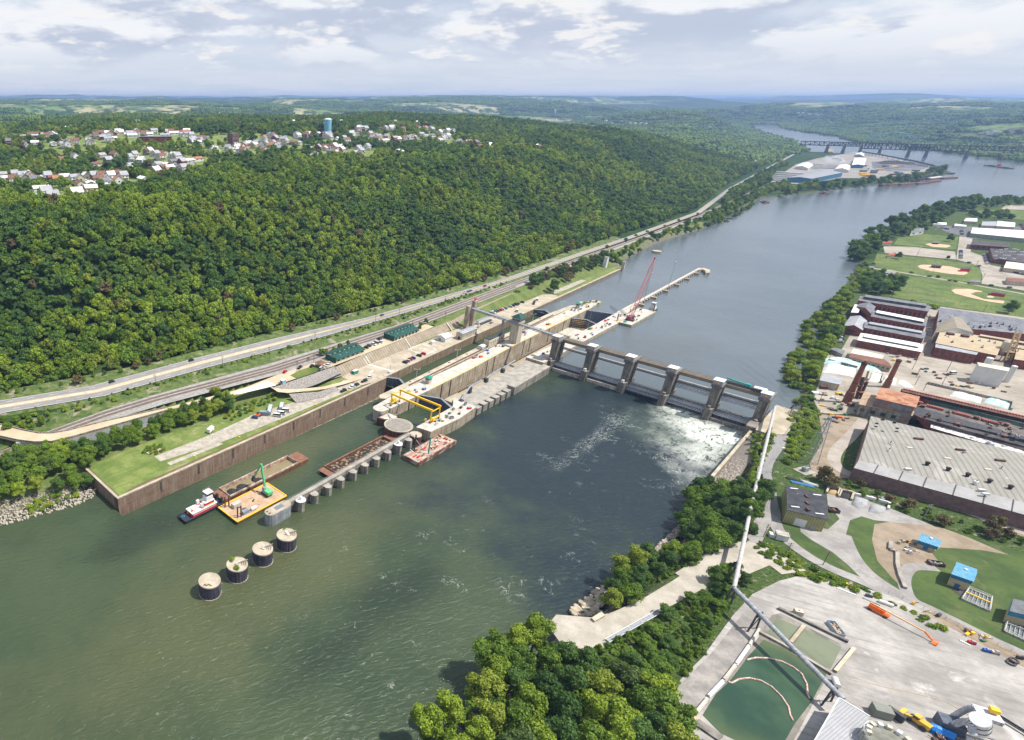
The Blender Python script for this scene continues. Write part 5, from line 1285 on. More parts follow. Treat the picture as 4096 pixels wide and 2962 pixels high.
# deck barge with scrap by the river wall
w=thing('deck_barge','rusty flat barge littered with scrap and two spuds beside the river wall nose','barge',ST(290,-177,0))
hv,hf=hull(270,310,-183.5,-171.5,-1,2.8,.3,.3);MB().add(hv,hf).build('hull',mat('hull_patchy',(.16,.065,.045),(.48,.40,.36),scale=.25,detail=6,lo=.45,hi=.6),w)
MB().prism(st_poly([(270.6,-182.9),(309.4,-182.9),(309.4,-172.1),(270.6,-172.1)]),2.8,2.9).build('deck',mat('deck_rusty',(.34,.20,.14),(.62,.50,.40),scale=.3,detail=7),w)
for s,t,m in((279,-181.5,STEELD),(283,-173.8,MATS['teal_paint'])):MB().tube(ST(s,t,-2),ST(s,t,14.5),.45,8).build('spud',m,w)
MB().bar(ST(284,-178,3),ST(279,-184,13.0),.8,.3).build('leaning_ramp',STEELG,w)
for k in range(46):
 s,t=rnd.uniform(272,308),rnd.uniform(-182.2,-172.8);MB().box(ST(s,t,2.9),(rnd.uniform(.5,4.2),rnd.uniform(.25,1.1),rnd.uniform(.15,.9)),AS+rnd.choice([0,0,.3,1.2,-.4])).build('scrap_piece',rnd.choice([WHITE,CONC_NEW,RUST,RUSTD,STEELG,CONC_G,SCRAPED,REDP]),w)
 # crane barge upstream
w=thing('crane_barge','pale flat barge carrying the tall red lattice crane above the lock','barge',ST(645,-189,4))
hv,hf=hull(612,674,-196,-180,4.2,7.4,.5,.5);MB().add(hv,hf).build('hull',mat('hull_pale',(.30,.27,.19),(.55,.50,.38),scale=.3,detail=6,streak=(.12,.14,.08)),w)
MB().prism(st_poly([(612.6,-195.6),(673.4,-195.6),(673.4,-180.4),(612.6,-180.4)]),7.4,7.5).build('deck',CONC_NEW,w)
for k in range(16):s,t=rnd.uniform(615,670),rnd.uniform(-194,-182);MB().box(ST(s,t,7.5),(rnd.uniform(.8,4),rnd.uniform(.5,1.6),rnd.uniform(.4,1.6)),AS+rnd.uniform(-.5,.5)).build('deck_gear',rnd.choice([TEAL,STEELD,RUST,RUSTD,WHITE,STEELG]),w)
for s,t in((672,-182),(614,-194)):MB().tube(ST(s,t,3),ST(s,t,15),.5,8).build('spud',RUST,w)
RED_L=mat('lattice_red',(.42,.10,.085),(.52,.18,.15),rough=.6)
w=thing('lattice_crane','red lattice-boom crawler crane on the pale barge','crane',ST(627,-187.5,7.5),AS)
for y in(-2.2,2.2):MB().box((0,y,0),(7.5,1.2,1.4)).build('track',STEELD,w,local=True)
MB().box((-1.2,0,1.6),(7,3.6,2.6)).build('body',mat('crane_maroon',(.24,.06,.09),(.32,.1,.13)),w,local=True);MB().box((2.4,-1.9,1.6),(1.8,1.3,2.3)).build('cab',MATS['crane_maroon'],w,local=True)
B0=Vector((3,0,2));B1=Vector((58,10,48));b=MB();d=(B1-B0).normalized();u=d.cross(Vector((0,0,1))).normalized();vv=u.cross(d).normalized()
n=26;prev=None
for k in range(n+1):
 f=k/n;q=1.5*min(1,f*5+.15,(1-f)*6+.15);c=B0.lerp(B1,f);ring=[c+u*q*a+vv*q*e for a,e in((-1,-1),(1,-1),(1,1),(-1,1))]
 if prev:
  for i in range(4):b.bar(prev[i],ring[i],.3,.3);b.bar(prev[i],ring[(i+1)%4],.16,.16)
 prev=ring
b.build('boom',RED_L,w,local=True)
MB().box(B1,(1.5,1.2,1.6)).build('boom_head',REDP,w,local=True)
b=MB();b.bar((-2.5,0,4),(-6,0,13),.3,.3);b.bar((2,0,4),(-6,0,13),.25,.25);b.build('gantry',RED_L,w,local=True)
b=MB();b.tube((-6,0,13),B1,.09,4);b.tube(B1,(58,10,8),.08,4);b.build('cables',STEELD,w,local=True)
w=thing('pushboat','small white pushboat behind the crane barge','towboat',ST(683,-186,5),AS)
v=[(-6,-3,1.3),(6,-3,1.3),(6,3,1.3),(-6,3,1.3),(-5.4,-2.7,-.5),(5.4,-2.7,-.5),(5.4,2.7,-.5),(-5.4,2.7,-.5)]
MB().add(v,[(0,1,2,3),(4,5,1,0),(5,6,2,1),(6,7,3,2),(7,4,0,3),(7,6,5,4)]).build('hull',HULLB,w,local=True)
MB().box((0,0,1.3),(7,4.4,2.4)).build('deckhouse',WHITE,w,local=True);MB().box((-.6,0,3.7),(4.4,3.6,2.4)).build('upper_house',WHITE,w,local=True);MB().box((-.6,0,6.3),(3.2,3.0,2.0)).build('wheelhouse',WHITE,w,local=True)
MB().box((-.6,0,6.9),(3.3,3.1,.9)).build('window_band',DARKW,w,local=True);MB().box((-.6,0,8.3),(4,3.8,.25)).build('wheelhouse_roof',WHITE,w,local=True)
# yellow gantry
w=thing('gantry_crane','bright yellow gantry straddling the lower end of the new chamber','gantry crane',ST(312,-206,8))
for s in(308,317.5):
 MB().bar(ST(s,-224,17.4),ST(s,-190.5,17.4),.9,1.2).build('main_beam',YEL,w)
 for t in(-223.4,-191):MB().bar(ST(s,t,9),ST(s,t,17.2),.75,.75).build('leg',YEL,w);MB().tube(ST(s,t-.35,8.75),ST(s,t+.35,8.75),.75,12).build('wheel',STEELD,w)
for t in(-223.4,-191):
 MB().bar(ST(308,t,16.4),ST(317.5,t,16.4),.5,.5).build('end_beam',YEL,w);MB().bar(ST(308,t,10.2),ST(317.5,t,10.2),.6,.6).build('sill_beam',YEL,w)
MB().box(ST(312,-224.2,10.6),(3,1.6,2),AS).build('power_pack',YEL,w);MB().box(ST(311,-191,9),(2.6,1.6,2),AS).build('power_pack',YEL,w)
w=thing('lift_machine','red orange lift parked on the slab beneath the yellow gantry','machine',ST(326,-205,-3.5),AS+.4)
MB().box((0,0,.5),(3.4,1.6,1.0)).build('body',mat('safety_orange',(.80,.13,.02),(.88,.2,.03)),w,local=True);MB().bar((-1,0,1.6),(2.6,0,2.1),.5,.5).build('arm',MATS['safety_orange'],w,local=True)
b=MB()
for x in(-1.1,1.1):
 for y in(-.8,.8):b.tube((x,y-.15,.45),(x,y+.15,.45),.45,10)
b.build('tyres',STEELD,w,local=True)
# hydraulic pipe booms along the chamber
for i,(a,c)in enumerate((((352,-196,8),(372,-202,9.5)),((372,-202,9.5),(392,-204,8)),((398,-204,8),(422,-206,8)),((424,-205,8),(446,-207,8.2)))):
 w=thing('lifting_beam','%s long grey steel beam lying along the old river wall, counted from the gantry'%ordw(i),'steel beam',ST(a[0],a[1],a[2]),0,'steel beams on the old river wall')
 MB().bar(ST(a[0],a[1],a[2]+1),ST(c[0],c[1],c[2]+1),1.0,.9).build('beam',STEELG,w);MB().box(ST(a[0],a[1],5.6),(2.6,2.6,a[2]-4.8),AS).build('trestle',STEELD,w)
 # loose gear on the construction walls: each piece its own
gear=[('skip','skip',(2.6,1.8,1.3)),('toolbox','box',(1.6,1.0,.9)),('generator','generator',(2.6,1.3,1.6)),('storage_tank','tank',(1.8,1.2,1.3)),('crate','crate',(1.4,1.2,.8))]
colr=[('orange',MATS['safety_orange']),('green',mat('dark_green_paint',(.03,.22,.12),(.04,.28,.15))),('blue',mat('blue_paint',(.03,.10,.42),(.04,.14,.5))),('yellow',YEL),('white',WHITE),('grey',STEELG),('dark',STEELD),('red',REDP)]
used={}
def put_gear(area,n,zone,z):
 for k in range(n):
  nm,cat,sz=rnd.choice(gear);cn,m=rnd.choice(colr);s=rnd.uniform(*area[0]);t=rnd.uniform(*area[1]);key=(nm,cn,zone);used[key]=used.get(key,0)+1
  lab='%s %s lying %s'%(cn,nm.replace('_',' '),zone)if used[key]==1 else '%s %s %s lying %s, counted upstream'%(ordw(used[key]-1),cn,nm.replace('_',' '),zone)
  w=thing(nm,lab,cat,ST(s,t,z),AS+rnd.uniform(-.4,.4));MB().box((0,0,.1),sz).build('body',m,w,local=True);MB().box((0,0,sz[2]+.1),(sz[0]*.9,sz[1]*.9,.15)).build('lid',STEELG if cn!='grey' else STEELD,w,local=True)
put_gear(((300,350),(-195,-185)),16,'on the river wall near the yellow gantry',8.0)
put_gear(((535,636),(-202,-192)),24,'on the river wall near the upper gate',7.95)
put_gear(((312,350),(-230,-223)),9,'on the wide wall near the lower booth',8.0)
put_gear(((590,636),(-238,-229)),12,'on the wide wall near the upper booth',8.0)
put_gear(((425,482),(-235,-229)),9,'on the wide wall below the control tower',8.0)
put_gear(((500,580),(-236,-230)),7,'on the wide wall upstream of the control tower',8.0)
put_gear(((470,528),(-203,-193)),8,'on the river wall behind the first dam pier',7.9)
# ------------------------------------------------------------------ vehicles
def car_proto(kind):
 t=thing(kind,'x','car');L,Wd,hb,hc,x0,x1={'car':(4.6,1.9,.75,.65,-1.5,1.0),'van':(5.4,2.0,.9,1.1,-2.6,1.7),'pickup_truck':(5.7,2.0,.85,.75,-.6,1.4)}[kind]
 b=MB();hx,hy=L/2,Wd/2
 v=[(-hx,-hy,.35),(hx,-hy,.35),(hx,hy,.35),(-hx,hy,.35),(-hx,-hy,.35+hb),(hx-.2,-hy,.2+hb),(hx-.2,hy,.2+hb),(-hx,hy,.35+hb)]
 b.add(v,[(0,1,5,4),(1,2,6,5),(2,3,7,6),(3,0,4,7),(4,5,6,7),(3,2,1,0)]);zt=.35+hb;k=hy-.12
 v=[(x0-.4,-hy+.05,zt-.05),(x1+.6,-hy+.05,zt-.12),(x1+.6,hy-.05,zt-.12),(x0-.4,hy-.05,zt-.05),(x0,-k+.1,zt+hc),(x1,-k+.1,zt+hc),(x1,k-.1,zt+hc),(x0,k-.1,zt+hc)]
 b.build('body',WHITE,t,local=True)
 b=MB();b.add(v,[(0,1,5,4),(1,2,6,5),(2,3,7,6),(3,0,4,7)]);b.build('glass',DARKW,t,local=True)
 b=MB();b.add([(x0,-k+.1,zt+hc),(x1,-k+.1,zt+hc),(x1,k-.1,zt+hc),(x0,k-.1,zt+hc)]+[(x0-.05,-k,zt+hc+.06),(x1+.05,-k,zt+hc+.06),(x1+.05,k,zt+hc+.06),(x0-.05,k,zt+hc+.06)],[(4,5,6,7),(0,1,5,4),(1,2,6,5),(2,3,7,6),(3,0,4,7)]);b.build('roof',WHITE,t,local=True)
 for x in(-hx+.9,hx-.9):
  for y in(-hy+.1,hy-.1):MB().tube((x,y-.12,.34),(x,y+.12,.34),.34,10).build('wheel',STEELD,t,local=True)
 for y in(-.6,.6):MB().box((hx-.1,y,.6),(.14,.35,.2)).build('headlight',WHITE,t,local=True)
 if kind=='pickup_truck':MB().box((-1.9,0,.75),(1.7,1.6,.42)).build('bed',STEELD,t,local=True)
 for o in[t]+list(t.children):pass
 return kids(t)
bpy.context.view_layer.update()
CARS={k:car_proto(k)for k in('car','van','pickup_truck')}
PAINT={'white':WHITE,'black':mat('paint_black',(.012,.012,.014),(.02,.02,.022),rough=.3),'red':mat('paint_red',(.42,.01,.015),(.5,.015,.02),rough=.3),'silver':mat('paint_silver',(.42,.43,.45),(.5,.51,.53),rough=.3),'blue':mat('paint_blue',(.02,.06,.20),(.03,.08,.26),rough=.3),'grey':mat('paint_grey',(.10,.105,.115),(.14,.145,.155),rough=.3)}
first_used=set()
def park(kind,colour,p,rz,label,group=None):
 pr=CARS[kind];pm={'body':PAINT[colour],'roof':PAINT[colour]}
 cat={'car':'car','van':'van','pickup_truck':'pickup truck'}[kind]
 if kind not in first_used:
  first_used.add(kind);pr.location=p;pr.rotation_euler=(0,0,rz);pr['label']=label;pr['category']=cat
  if group:pr['group']=group
  for c in KIDS[pr.name]:
   if c.name.split('.')[0]in pm:c.material_slots[0].link='OBJECT';c.material_slots[0].material=pm[c.name.split('.')[0]]
  return pr
 r=dup(pr,p,rz,label,group,mats=pm);r['category']=cat
 if not group and 'group' in r:del r['group']
 return r
def row(lst,z,rz,where,group):
 seen={}
 for i,(s,t,k,c)in enumerate(lst):
  key=(k,c);seen[key]=seen.get(key,0)+1;tot=sum(1 for q in lst if(q[2],q[3])==key);kn=k.replace('_',' ')
  lab='%s %s parked %s'%(c,kn,where)if tot==1 else '%s %s %s parked %s, counted upstream'%(ordw(seen[key]-1),c,kn,where)
  park(k,c,ST(s,t,z),rz+rnd.uniform(-.05,.05),lab,group)
row([(377,-264,'car','black'),(381,-264,'car','silver'),(385,-265,'car','red'),(389,-265,'car','blue'),(397,-265,'car','black'),(403,-265,'car','red')],8.0,AS+PI2+.15,'beside the helicopter marking on the esplanade','cars by the helicopter marking')
row([(301,-261,'pickup_truck','black'),(310,-261,'pickup_truck','white'),(316,-261.5,'car','black'),(325,-262,'pickup_truck','black'),(333,-264,'pickup_truck','white')],7.85,AS,'along the lower land wall','vehicles along the lower land wall')
row([(541,-284.5,'van','silver'),(545,-284.5,'pickup_truck','white'),(549,-284,'car','blue'),(553,-284,'car','red'),(557,-283.5,'car','red'),(561,-283,'car','white'),(565,-283,'car','blue'),(575,-282.5,'car','silver'),(580,-282.5,'car','black'),(586,-282.5,'pickup_truck','black'),(590,-282.5,'car','grey'),(598,-282,'car','black')],8.0,AS+PI2,'in the upper lot below the paved bank','cars in the upper lot')
row([(603,-272,'pickup_truck','black'),(609,-274.5,'car','black'),(618,-276,'van','white'),(567,-271,'van','white')],8.0,AS+.5,'near the end of the esplanade','vehicles at the end of the esplanade')
row([(498,-271,'car','white'),(516,-269,'car','silver')],8.0,AS,'beside the striped-roof trailer','cars beside the trailer')
row([(361,-292-5,'car','blue'),(366,-296,'car','black'),(371,-297,'car','grey'),(376,-296.5,'pickup_truck','white'),(380,-297,'van','silver'),(385,-296,'car','white'),(389,-301,'car','black')],14.1,AS+PI2,'between the two green-roofed offices','cars between the green-roofed offices')
row([(296,-302,'pickup_truck','black'),(282,-303.5,'car','red'),(305,-298,'car','black'),(315,-290.5,'pickup_truck','white'),(318,-292.5,'pickup_truck','silver'),(306.5,-289.5,'van','silver')],14.1,AS+.3,'around the brown roofed shelter','vehicles around the roofed shelter')
row([(226,-272,'car','blue'),(239,-264,'van','white'),(243,-264.5,'van','white'),(248,-265.5,'van','white')],7.85,AS-.9,'on the gravel yard beside the containers','vehicles on the gravel yard')
for s,t,k,c,lab in((174,-371,'car','black','black car driving on the far lanes of the highway near the long curve'),(240,-366,'car','black','black car driving on the far lanes below the bare slope'),(438,-338,'car','grey','dark car driving on the highway behind the second green-roofed building'),(562,-328,'pickup_truck','white','white pickup truck towing a flat trailer on the highway'),(600,-327.5,'car','red','red car driving on the narrow part of the highway')):
 park(k,c,ST(s,t,15.15),AS+.08,lab)
w=thing('trailer','flat grey trailer behind the white pickup truck on the highway','trailer',ST(570,-328,15.1),AS)
MB().box((0,0,.6),(9,2.2,.5)).build('bed',STEELD,w,local=True)
for x in(-2.5,-1.5):MB().box((x,0,0),(.7,2.3,.7)).build('wheel',STEELD,w,local=True)
for(s,t,L,c,lab)in((233.5,-271.5,6.2,'slate','short slate storage container next to the orange backhoe'),(239.5,-272.5,11,'pale','long pale blue storage container in the gravel yard'),(249,-271,8,'pale','pale container behind the white vans')):
 w=thing('container',lab,'container',ST(s,t,7.8),AS-(.9 if L<7 else .85)+PI2*(L>7));MB().box((0,0,.2),(L,2.5,2.6)).build('body',mat('slate_paint',(.2,.2,.2))if c=='slate' else mat('pale_container',(.42,.50,.56),(.5,.58,.63)),w,local=True)
 b=MB()
 for k in range(int(L/.5)):b.box((-L/2+.3+k*.5,-1.27,.3),(.1,.06,2.3))
 b.build('corrugation',STEELG,w,local=True);MB().box((L/2+.04,0,.4),(.08,2.2,2.2)).build('door',STEELD,w,local=True)
w=thing('cargo_trailer','white enclosed trailer parked on the grass below the trees','trailer',ST(193,-277,7.7),AS+.4)
MB().box((0,0,.6),(5.6,2.4,2.4)).build('body',WHITE,w,local=True)
for x in(-.5,.5):MB().box((x,0,.05),(.7,2.5,.65)).build('wheel',STEELD,w,local=True)
w=thing('backhoe','orange backhoe loader on the gravel yard','backhoe',ST(229,-272.5,7.8),AS)
MB().box((0,0,.7),(3.2,1.6,1.3)).build('body',MATS['safety_orange'],w,local=True);MB().bar((-1.5,0,1.6),(-3.2,0,3.2),.4,.4).build('arm',MATS['safety_orange'],w,local=True);MB().box((2.2,0,.4),(.8,2.2,.8)).build('bucket',STEELD,w,local=True);MB().box((0,0,2),(1.4,1.4,1.1)).build('cab',DARKW,w,local=True)
b=MB()
for x in(-1,1.2):
 for y in(-1,1):b.tube((x,y-.2,.6),(x,y+.2,.6),.6,10)
b.build('tyres',STEELD,w,local=True)
w=thing('portable_toilet','green hut with red portable cabin beside it at the foot of the bank','hut',ST(331,-276.5,8),AS)
MB().box((0,0,0),(5,2.4,2.6)).build('wall',MATS['dark_green_paint'],w,local=True);MB().box((0,0,2.6),(5.2,2.6,.15)).build('roof',WHITE,w,local=True);MB().box((0,2.6,0),(1.3,1.3,2.4)).build('red_cabin',REDP,w,local=True)
# helicopter marking and painted bars
b=MB();q=[ST(403,-280.5,7.94),ST(422,-280.5,7.94),ST(421,-263.8,7.94),ST(402,-263.5,7.94)]
for a,c in zip(q,q[1:]+q[:1]):b.bar(a,c,.55,.02)
cc=sum(q,Vector())/4;b.bar(cc+ES*-3.5+ET*-1,cc+ES*3+ET*-3.2,.4,.02);b.bar(cc+ES*-3+ET*2.5,cc+ES*3.6+ET*.5,.4,.02);b.bar(cc+ES*-.4+ET*-2.2,cc+ES*.6+ET*1.8,.4,.02)
for k in range(3):a0=2.09*k;a1=a0+2.09;b.bar(cc+Vector((4.2*math.cos(a0),4.2*math.sin(a0),0)),cc+Vector((4.2*math.cos(a1),4.2*math.sin(a1),0)),.22,.02)
tag(b.build('helipad_marking',LINEW),kind='structure')
b=MB();b.bar(ST(352,-281,7.95),ST(357,-259,7.95),1.6,.02);b.bar(ST(341,-270,7.95),ST(346,-271,7.95),1.4,.02);tag(b.build('walkway_marking',WHITE),kind='structure')
for s,lab in((351.5,'lower pair of stairs beside the lock office'),(408,'upper stairs below the second green-roofed building'),(470,'stairs near the twin shafts')):
 w=thing('staircase','white concrete %s climbing the paved bank'%lab,'stairs',ST(s,-282,8));MB().bar(ST(s-.3,-281.3,8.1),ST(s-.3,-288,14.1),1.6,.3).build('steps',CONC_NEW,w)
 if s<400:MB().bar(ST(s+3,-281.3,8.1),ST(s+3,-288,14.1),1.6,.3).build('steps',CONC_NEW,w)
w=thing('signal_post','white signal station on the land wall beside the lower gate','signal',ST(352,-259.5,8));MB().box(ST(352,-259.5,8),(2.4,2,1.6),AS).build('base',WHITE,w);MB().tube(ST(353,-260,8),ST(353,-260,15),.12,6).build('mast',STEELG,w)
# ramp bridge over the railway at the picture's edge
w=thing('ramp_viaduct','curved tan concrete ramp with pale retaining wall crossing the railway','viaduct',ST(95,-345,8))
cl=[(74,-372,-360),(88,-362,-346),(95,-352,-334),(101,-343,-326.5),(110,-336,-321),(125,-329,-318),(150,-320,-313.5),(171,-315.5,-311.5),(186,-313,-309.3)]
cl=[(s,a+1,c+1)for s,a,c in cl]
# the ramp runs beside the track: rows along its own axis
axis=[(st_poly([(70,-380)])[0],0)]
PL=[Z4(-400,690,14.5),Z4(0,770,14.5),Z4(180,815,14.5),Z4(300,838,14.5),Z4(400,838,14.5),Z4(520,818,14.5),Z4(800,748,14.5),Z4(1290,640,14.3)]
PR=[Z4(-400,775,14.5),Z4(0,862,14.5),Z4(140,893,14.5),Z4(260,908,14.5),Z4(400,905,14.5),Z4(560,866,14.5),Z4(800,800,14.5),Z4(1300,660,14.3)]
b=MB();vs=[]
for a,c in zip(PL,PR):vs+=[a,c,a-Vector((0,0,1.2)),c-Vector((0,0,1.2))]
for i in range(len(PL)-1):o=4*i;b.add([vs[o],vs[o+1],vs[o+4],vs[o+5],vs[o+2],vs[o+3],vs[o+6],vs[o+7]],[(0,1,3,2),(4,6,7,5),(1,5,7,3),(0,2,6,4)])
b.build('deck',TANR,w)
for nm,LN,hh in(('parapet',PL,1.0),('parapet',PR,1.0)):
 b=MB()
 for a,c in zip(LN,LN[1:]):b.bar(a+Vector((0,0,.45)),c+Vector((0,0,.45)),.35,.9)
 b.build(nm,CONC_G,w)
PALEW=mat('pale_retaining',(.44,.46,.50),(.58,.60,.63),scale=.2,streak=(.3,.31,.35))
b=MB();off=.2
ends=PR[2:];
for a,c in zip(ends,ends[1:]):
 za,zc=(7.0 if True else 0),7.0
 b.quad(Vector((a.x,a.y,6.8)),Vector((c.x,c.y,6.8)),Vector((c.x,c.y,13.4)),Vector((a.x,a.y,13.4)))
 n_=Vector((0,0,0))
for a,c in zip(PL[4:],PL[5:]):b.quad(Vector((c.x,c.y,6.8)),Vector((a.x,a.y,6.8)),Vector((a.x,a.y,13.4)),Vector((c.x,c.y,13.4)))
a,c=PR[2],PL[2];b.quad(Vector((c.x,c.y,6.8)),Vector((a.x,a.y,6.8)),Vector((a.x,a.y,13.4)),Vector((c.x,c.y,13.4)))
b.build('retaining_wall',PALEW,w)
MB().box(PR[2]-Vector((0,0,7.5)),(3,2.2,6.3),.5).build('pier',PALEW,w)
# ------------------------------------------------------------------ right bank
ZR=9.0
BRICK=mat('brick_red',(.20,.055,.04),(.30,.10,.07),scale=.6,streak=(.10,.04,.03))
TANROOF=mat('tan_roof',(.48,.38,.25),(.58,.47,.33),scale=.15,streak=(.3,.15,.08),tiles=(.2,'X',.35))
SLATE=mat('slate_roof',(.12,.125,.145),(.20,.205,.225),scale=.25,detail=8,patch=(.28,.27,.27,.08,.57,.5))
BLACKR=mat('black_roof',(.04,.036,.038),(.095,.084,.083),scale=.2,detail=8,patch=(.16,.14,.13,.08,.56,.6))
METR=mat('ribbed_roof',(.25,.24,.21),(.34,.325,.29),scale=.10,detail=8,tiles=(.12,'X',.585),patch=(.42,.40,.36,.05,.55,.5))
WROOF=mat('white_roof',(.78,.78,.76),(.86,.85,.83),scale=.1)
YARDC=mat('yard_concrete',(.33,.29,.24),(.47,.42,.35),scale=.06,detail=9,patch=(.17,.15,.12,.05,.55,.6),drag=-.35)
YARDP=mat('yard_pale',(.30,.28,.26),(.50,.47,.44),scale=.05,detail=10,patch=(.62,.60,.58,.03,.55,.5),drag=-.45)
GREYA=mat('lane_grey',(.27,.25,.24),(.40,.38,.36),scale=.1,detail=9,patch=(.18,.165,.15,.06,.55,.5))
INFIELD=mat('infield',(.62,.40,.27),(.70,.48,.34),scale=.1)
CULW=mat('white_cullet',(.74,.78,.78),(.88,.89,.87),scale=.25,bump=1.0,bscale=.7)
CULB=mat('blue_cullet',(.42,.66,.70),(.74,.83,.84),scale=.3,bump=1.0,bscale=.7)
NSH=[0]
def flat(name,fr,pts,m,zo=0.0,z=ZR):
 NSH[0]+=1
 return sheet(name,[fr(x,y,z)for x,y in pts],z+.10+.006*NSH[0]+zo,m)
def smooth_pts(fr,pts,z=ZR):
 return[fr(x,y,z)for x,y in pts]
def path_ribbon(name,fr,pts,wd,m,z=ZR,zo=0.0):
 NSH[0]+=1;P=[fr(x,y,z)for x,y in pts];Q=[]
 for i in range(len(P)-1):
  p0,p1,p2,p3=P[max(i-1,0)],P[i],P[i+1],P[min(i+2,len(P)-1)]
  for k in range(5):
   t=k/5;Q.append(.5*((2*p1)+(-p0+p2)*t+(2*p0-5*p1+4*p2-p3)*t*t+(-p0+3*p1-3*p2+p3)*t**3))
 Q.append(P[-1]);b=MB();vs=[];zz=z+.10+.006*NSH[0]+zo
 for i,q in enumerate(Q):
  d=(Q[min(i+1,len(Q)-1)]-Q[max(i-1,0)]).normalized();n=Vector((-d.y,d.x,0))*wd/2;vs+=[(q+n).to_tuple()[:2]+(zz,),(q-n).to_tuple()[:2]+(zz,)]
 b.add(vs,[(2*i,2*i+1,2*i+3,2*i+2)for i in range(len(Q)-1)]);o=b.build(name,m)
 if o.data.polygons[0].normal.z<0:o.data.flip_normals()
 return tag(o,kind='structure')
 # industrial yard and lots
flat('works_yard',X2,[(830,1270),(700,1000),(850,500),(950,200),(1420,60),(2268,150),(3400,250),(4600,500),(4600,1500),(2268,1350),(1800,1300),(1500,1250)],YARDC)
flat('works_yard',Y1,[(700,1250),(760,950),(1500,1020),(2900,1200),(2900,1750),(1300,1560),(600,1420)],YARDC)
flat('playing_field',Y1,[(930,530),(1000,545),(1500,590),(1830,640),(1880,700),(1880,800),(1700,790),(1180,720),(920,660),(905,610)],GRASSD)
flat('playing_field',Y1,[(1130,730),(1700,790),(1900,830),(2280,900),(2600,960),(2600,1180),(2268,1120),(1500,1010),(1080,935),(1030,820)],GRASSD)
flat('playing_field',Y1,[(1120,395),(1380,360),(1670,385),(1650,500),(1400,480),(1080,455)],GRASSD)
flat('playing_field',Y1,[(1760,150),(2100,135),(2600,160),(2700,260),(2268,230),(1900,190)],GRASSD)
flat('gravel_lot',Y1,[(985,470),(1250,475),(1640,520),(1650,590),(1300,560),(1000,530)],YARDC)
flat('car_park',Y1,[(1680,380),(1800,390),(1780,520),(1900,560),(1960,640),(2268,700),(2700,760),(2700,960),(2250,870),(1880,810),(1890,740),(1860,650),(1650,590)],YARDC)
flat('car_park',Y1,[(1440,280),(1800,290),(2268,290),(2700,280),(2700,420),(1790,400),(1560,340)],ASPHD)
flat('car_park',Y1,[(2060,130),(2268,140),(2700,160),(2700,110),(2100,95)],YARDC)
path_ribbon('field_lane',Y1,[(890,672),(1040,690),(1300,735),(1700,800),(1900,838),(2268,905)],5.5,YARDC)
flat('field_lot',Y1,[(1000,690),(1110,700),(1030,780),(970,775)],ASPH)
def oval(fr,pts):return pts
flat('infield_clay',Y1,[(1298,650),(1340,638),(1450,640),(1600,655),(1740,690),(1755,715),(1720,732),(1600,722),(1420,695),(1320,670)],INFIELD)
flat('infield_clay',Y1,[(1605,872),(1640,858),(1760,858),(1880,878),(1888,888),(1830,885),(1780,905),(1900,950),(2090,968),(2080,992),(1950,975),(1750,930),(1640,900)],INFIELD)
flat('infield_clay',Y1,[(1368,450),(1420,441),(1590,460),(1600,470),(1560,482),(1430,474)],INFIELD)
flat('mound_clay',Y1,[(1925,925),(1960,920),(2000,932),(1985,940),(1940,938)],INFIELD)
# water works lawn, lanes, concrete yard
flat('works_lawn',Y4,[(150,235),(250,240),(1000,410),(1500,520),(2300,760),(2400,1600),(1700,1340),(1100,1080),(870,915),(500,760),(300,600),(190,440)],mat('works_turf',(.036,.068,.014),(.068,.105,.022),scale=.07,detail=9,patch=(.12,.12,.05,.05,.55,.5)))
flat('dirt_yard',Y2,[(380,560),(820,600),(740,720),(560,900),(520,1010),(760,1100),(2268,1560),(2268,1680),(1400,1330),(700,1130),(330,1110),(300,1000),(420,800)],DIRT)
flat('dirt_patch',Y4,[(960,480),(1120,455),(1460,500),(1700,590),(1990,715),(1780,680),(1470,660),(1400,700),(1480,800),(1200,840),(1210,1000),(1100,900),(980,760),(940,600)],DIRT)
flat('gravel_yard',Y4,[(590,240),(780,260),(1060,350),(1420,495),(1250,480),(960,450),(860,420),(770,450),(740,560),(790,700),(880,830),(1030,960),(1000,980),(860,900),(760,800),(640,700),(470,600),(390,540),(380,470),(600,520),(690,440),(660,400),(600,330)],GREYA)
path_ribbon('works_lane',Y4,[(130,-60),(110,60),(150,200),(160,330),(190,460),(240,560),(340,650),(470,740),(640,830),(860,920),(1080,1020),(1330,1110),(1600,1240),(1900,1390),(2300,1570)],5.6,GREYA)
path_ribbon('works_lane',Y4,[(730,560),(800,720),(920,860),(1100,985),(1200,1040)],5,GREYA)
path_ribbon('works_lane',Y4,[(1440,820),(1260,810),(1200,860),(1190,940),(1230,1040),(1330,1110)],4.5,GREYA)
path_ribbon('dirt_track',Y2,[(780,620),(650,770),(540,880),(520,990),(640,1090),(900,1150),(1400,1310),(1900,1500),(2400,1680)],6,mat('track_dirt',(.34,.29,.25),(.46,.41,.36),scale=.1,detail=6))
path_ribbon('access_lane',Y3,[(1085,280),(1040,380),(960,500),(935,620),(960,740),(1000,900),(1010,960)],6.5,ASPH)
path_ribbon('access_lane',Y3,[(1000,940),(900,1040),(830,1180),(760,1240)],6.5,GREYA)
flat('boat_ramp',Y5,[(1030,530),(1090,455),(1330,475),(1480,440),(1700,340),(1900,220),(2140,60),(2268,20),(2500,-40),(2700,60),(2268,240),(2140,260),(1880,400),(1600,560),(1420,690),(1310,755),(1180,740)],mat('ramp_concrete',(.40,.36,.30),(.54,.49,.42),scale=.12,detail=6))
path_ribbon('boat_ramp',Y3,[(330,1500),(560,1340),(700,1240),(860,1240),(1050,1330),(1180,1420)],13,MATS['ramp_concrete'])
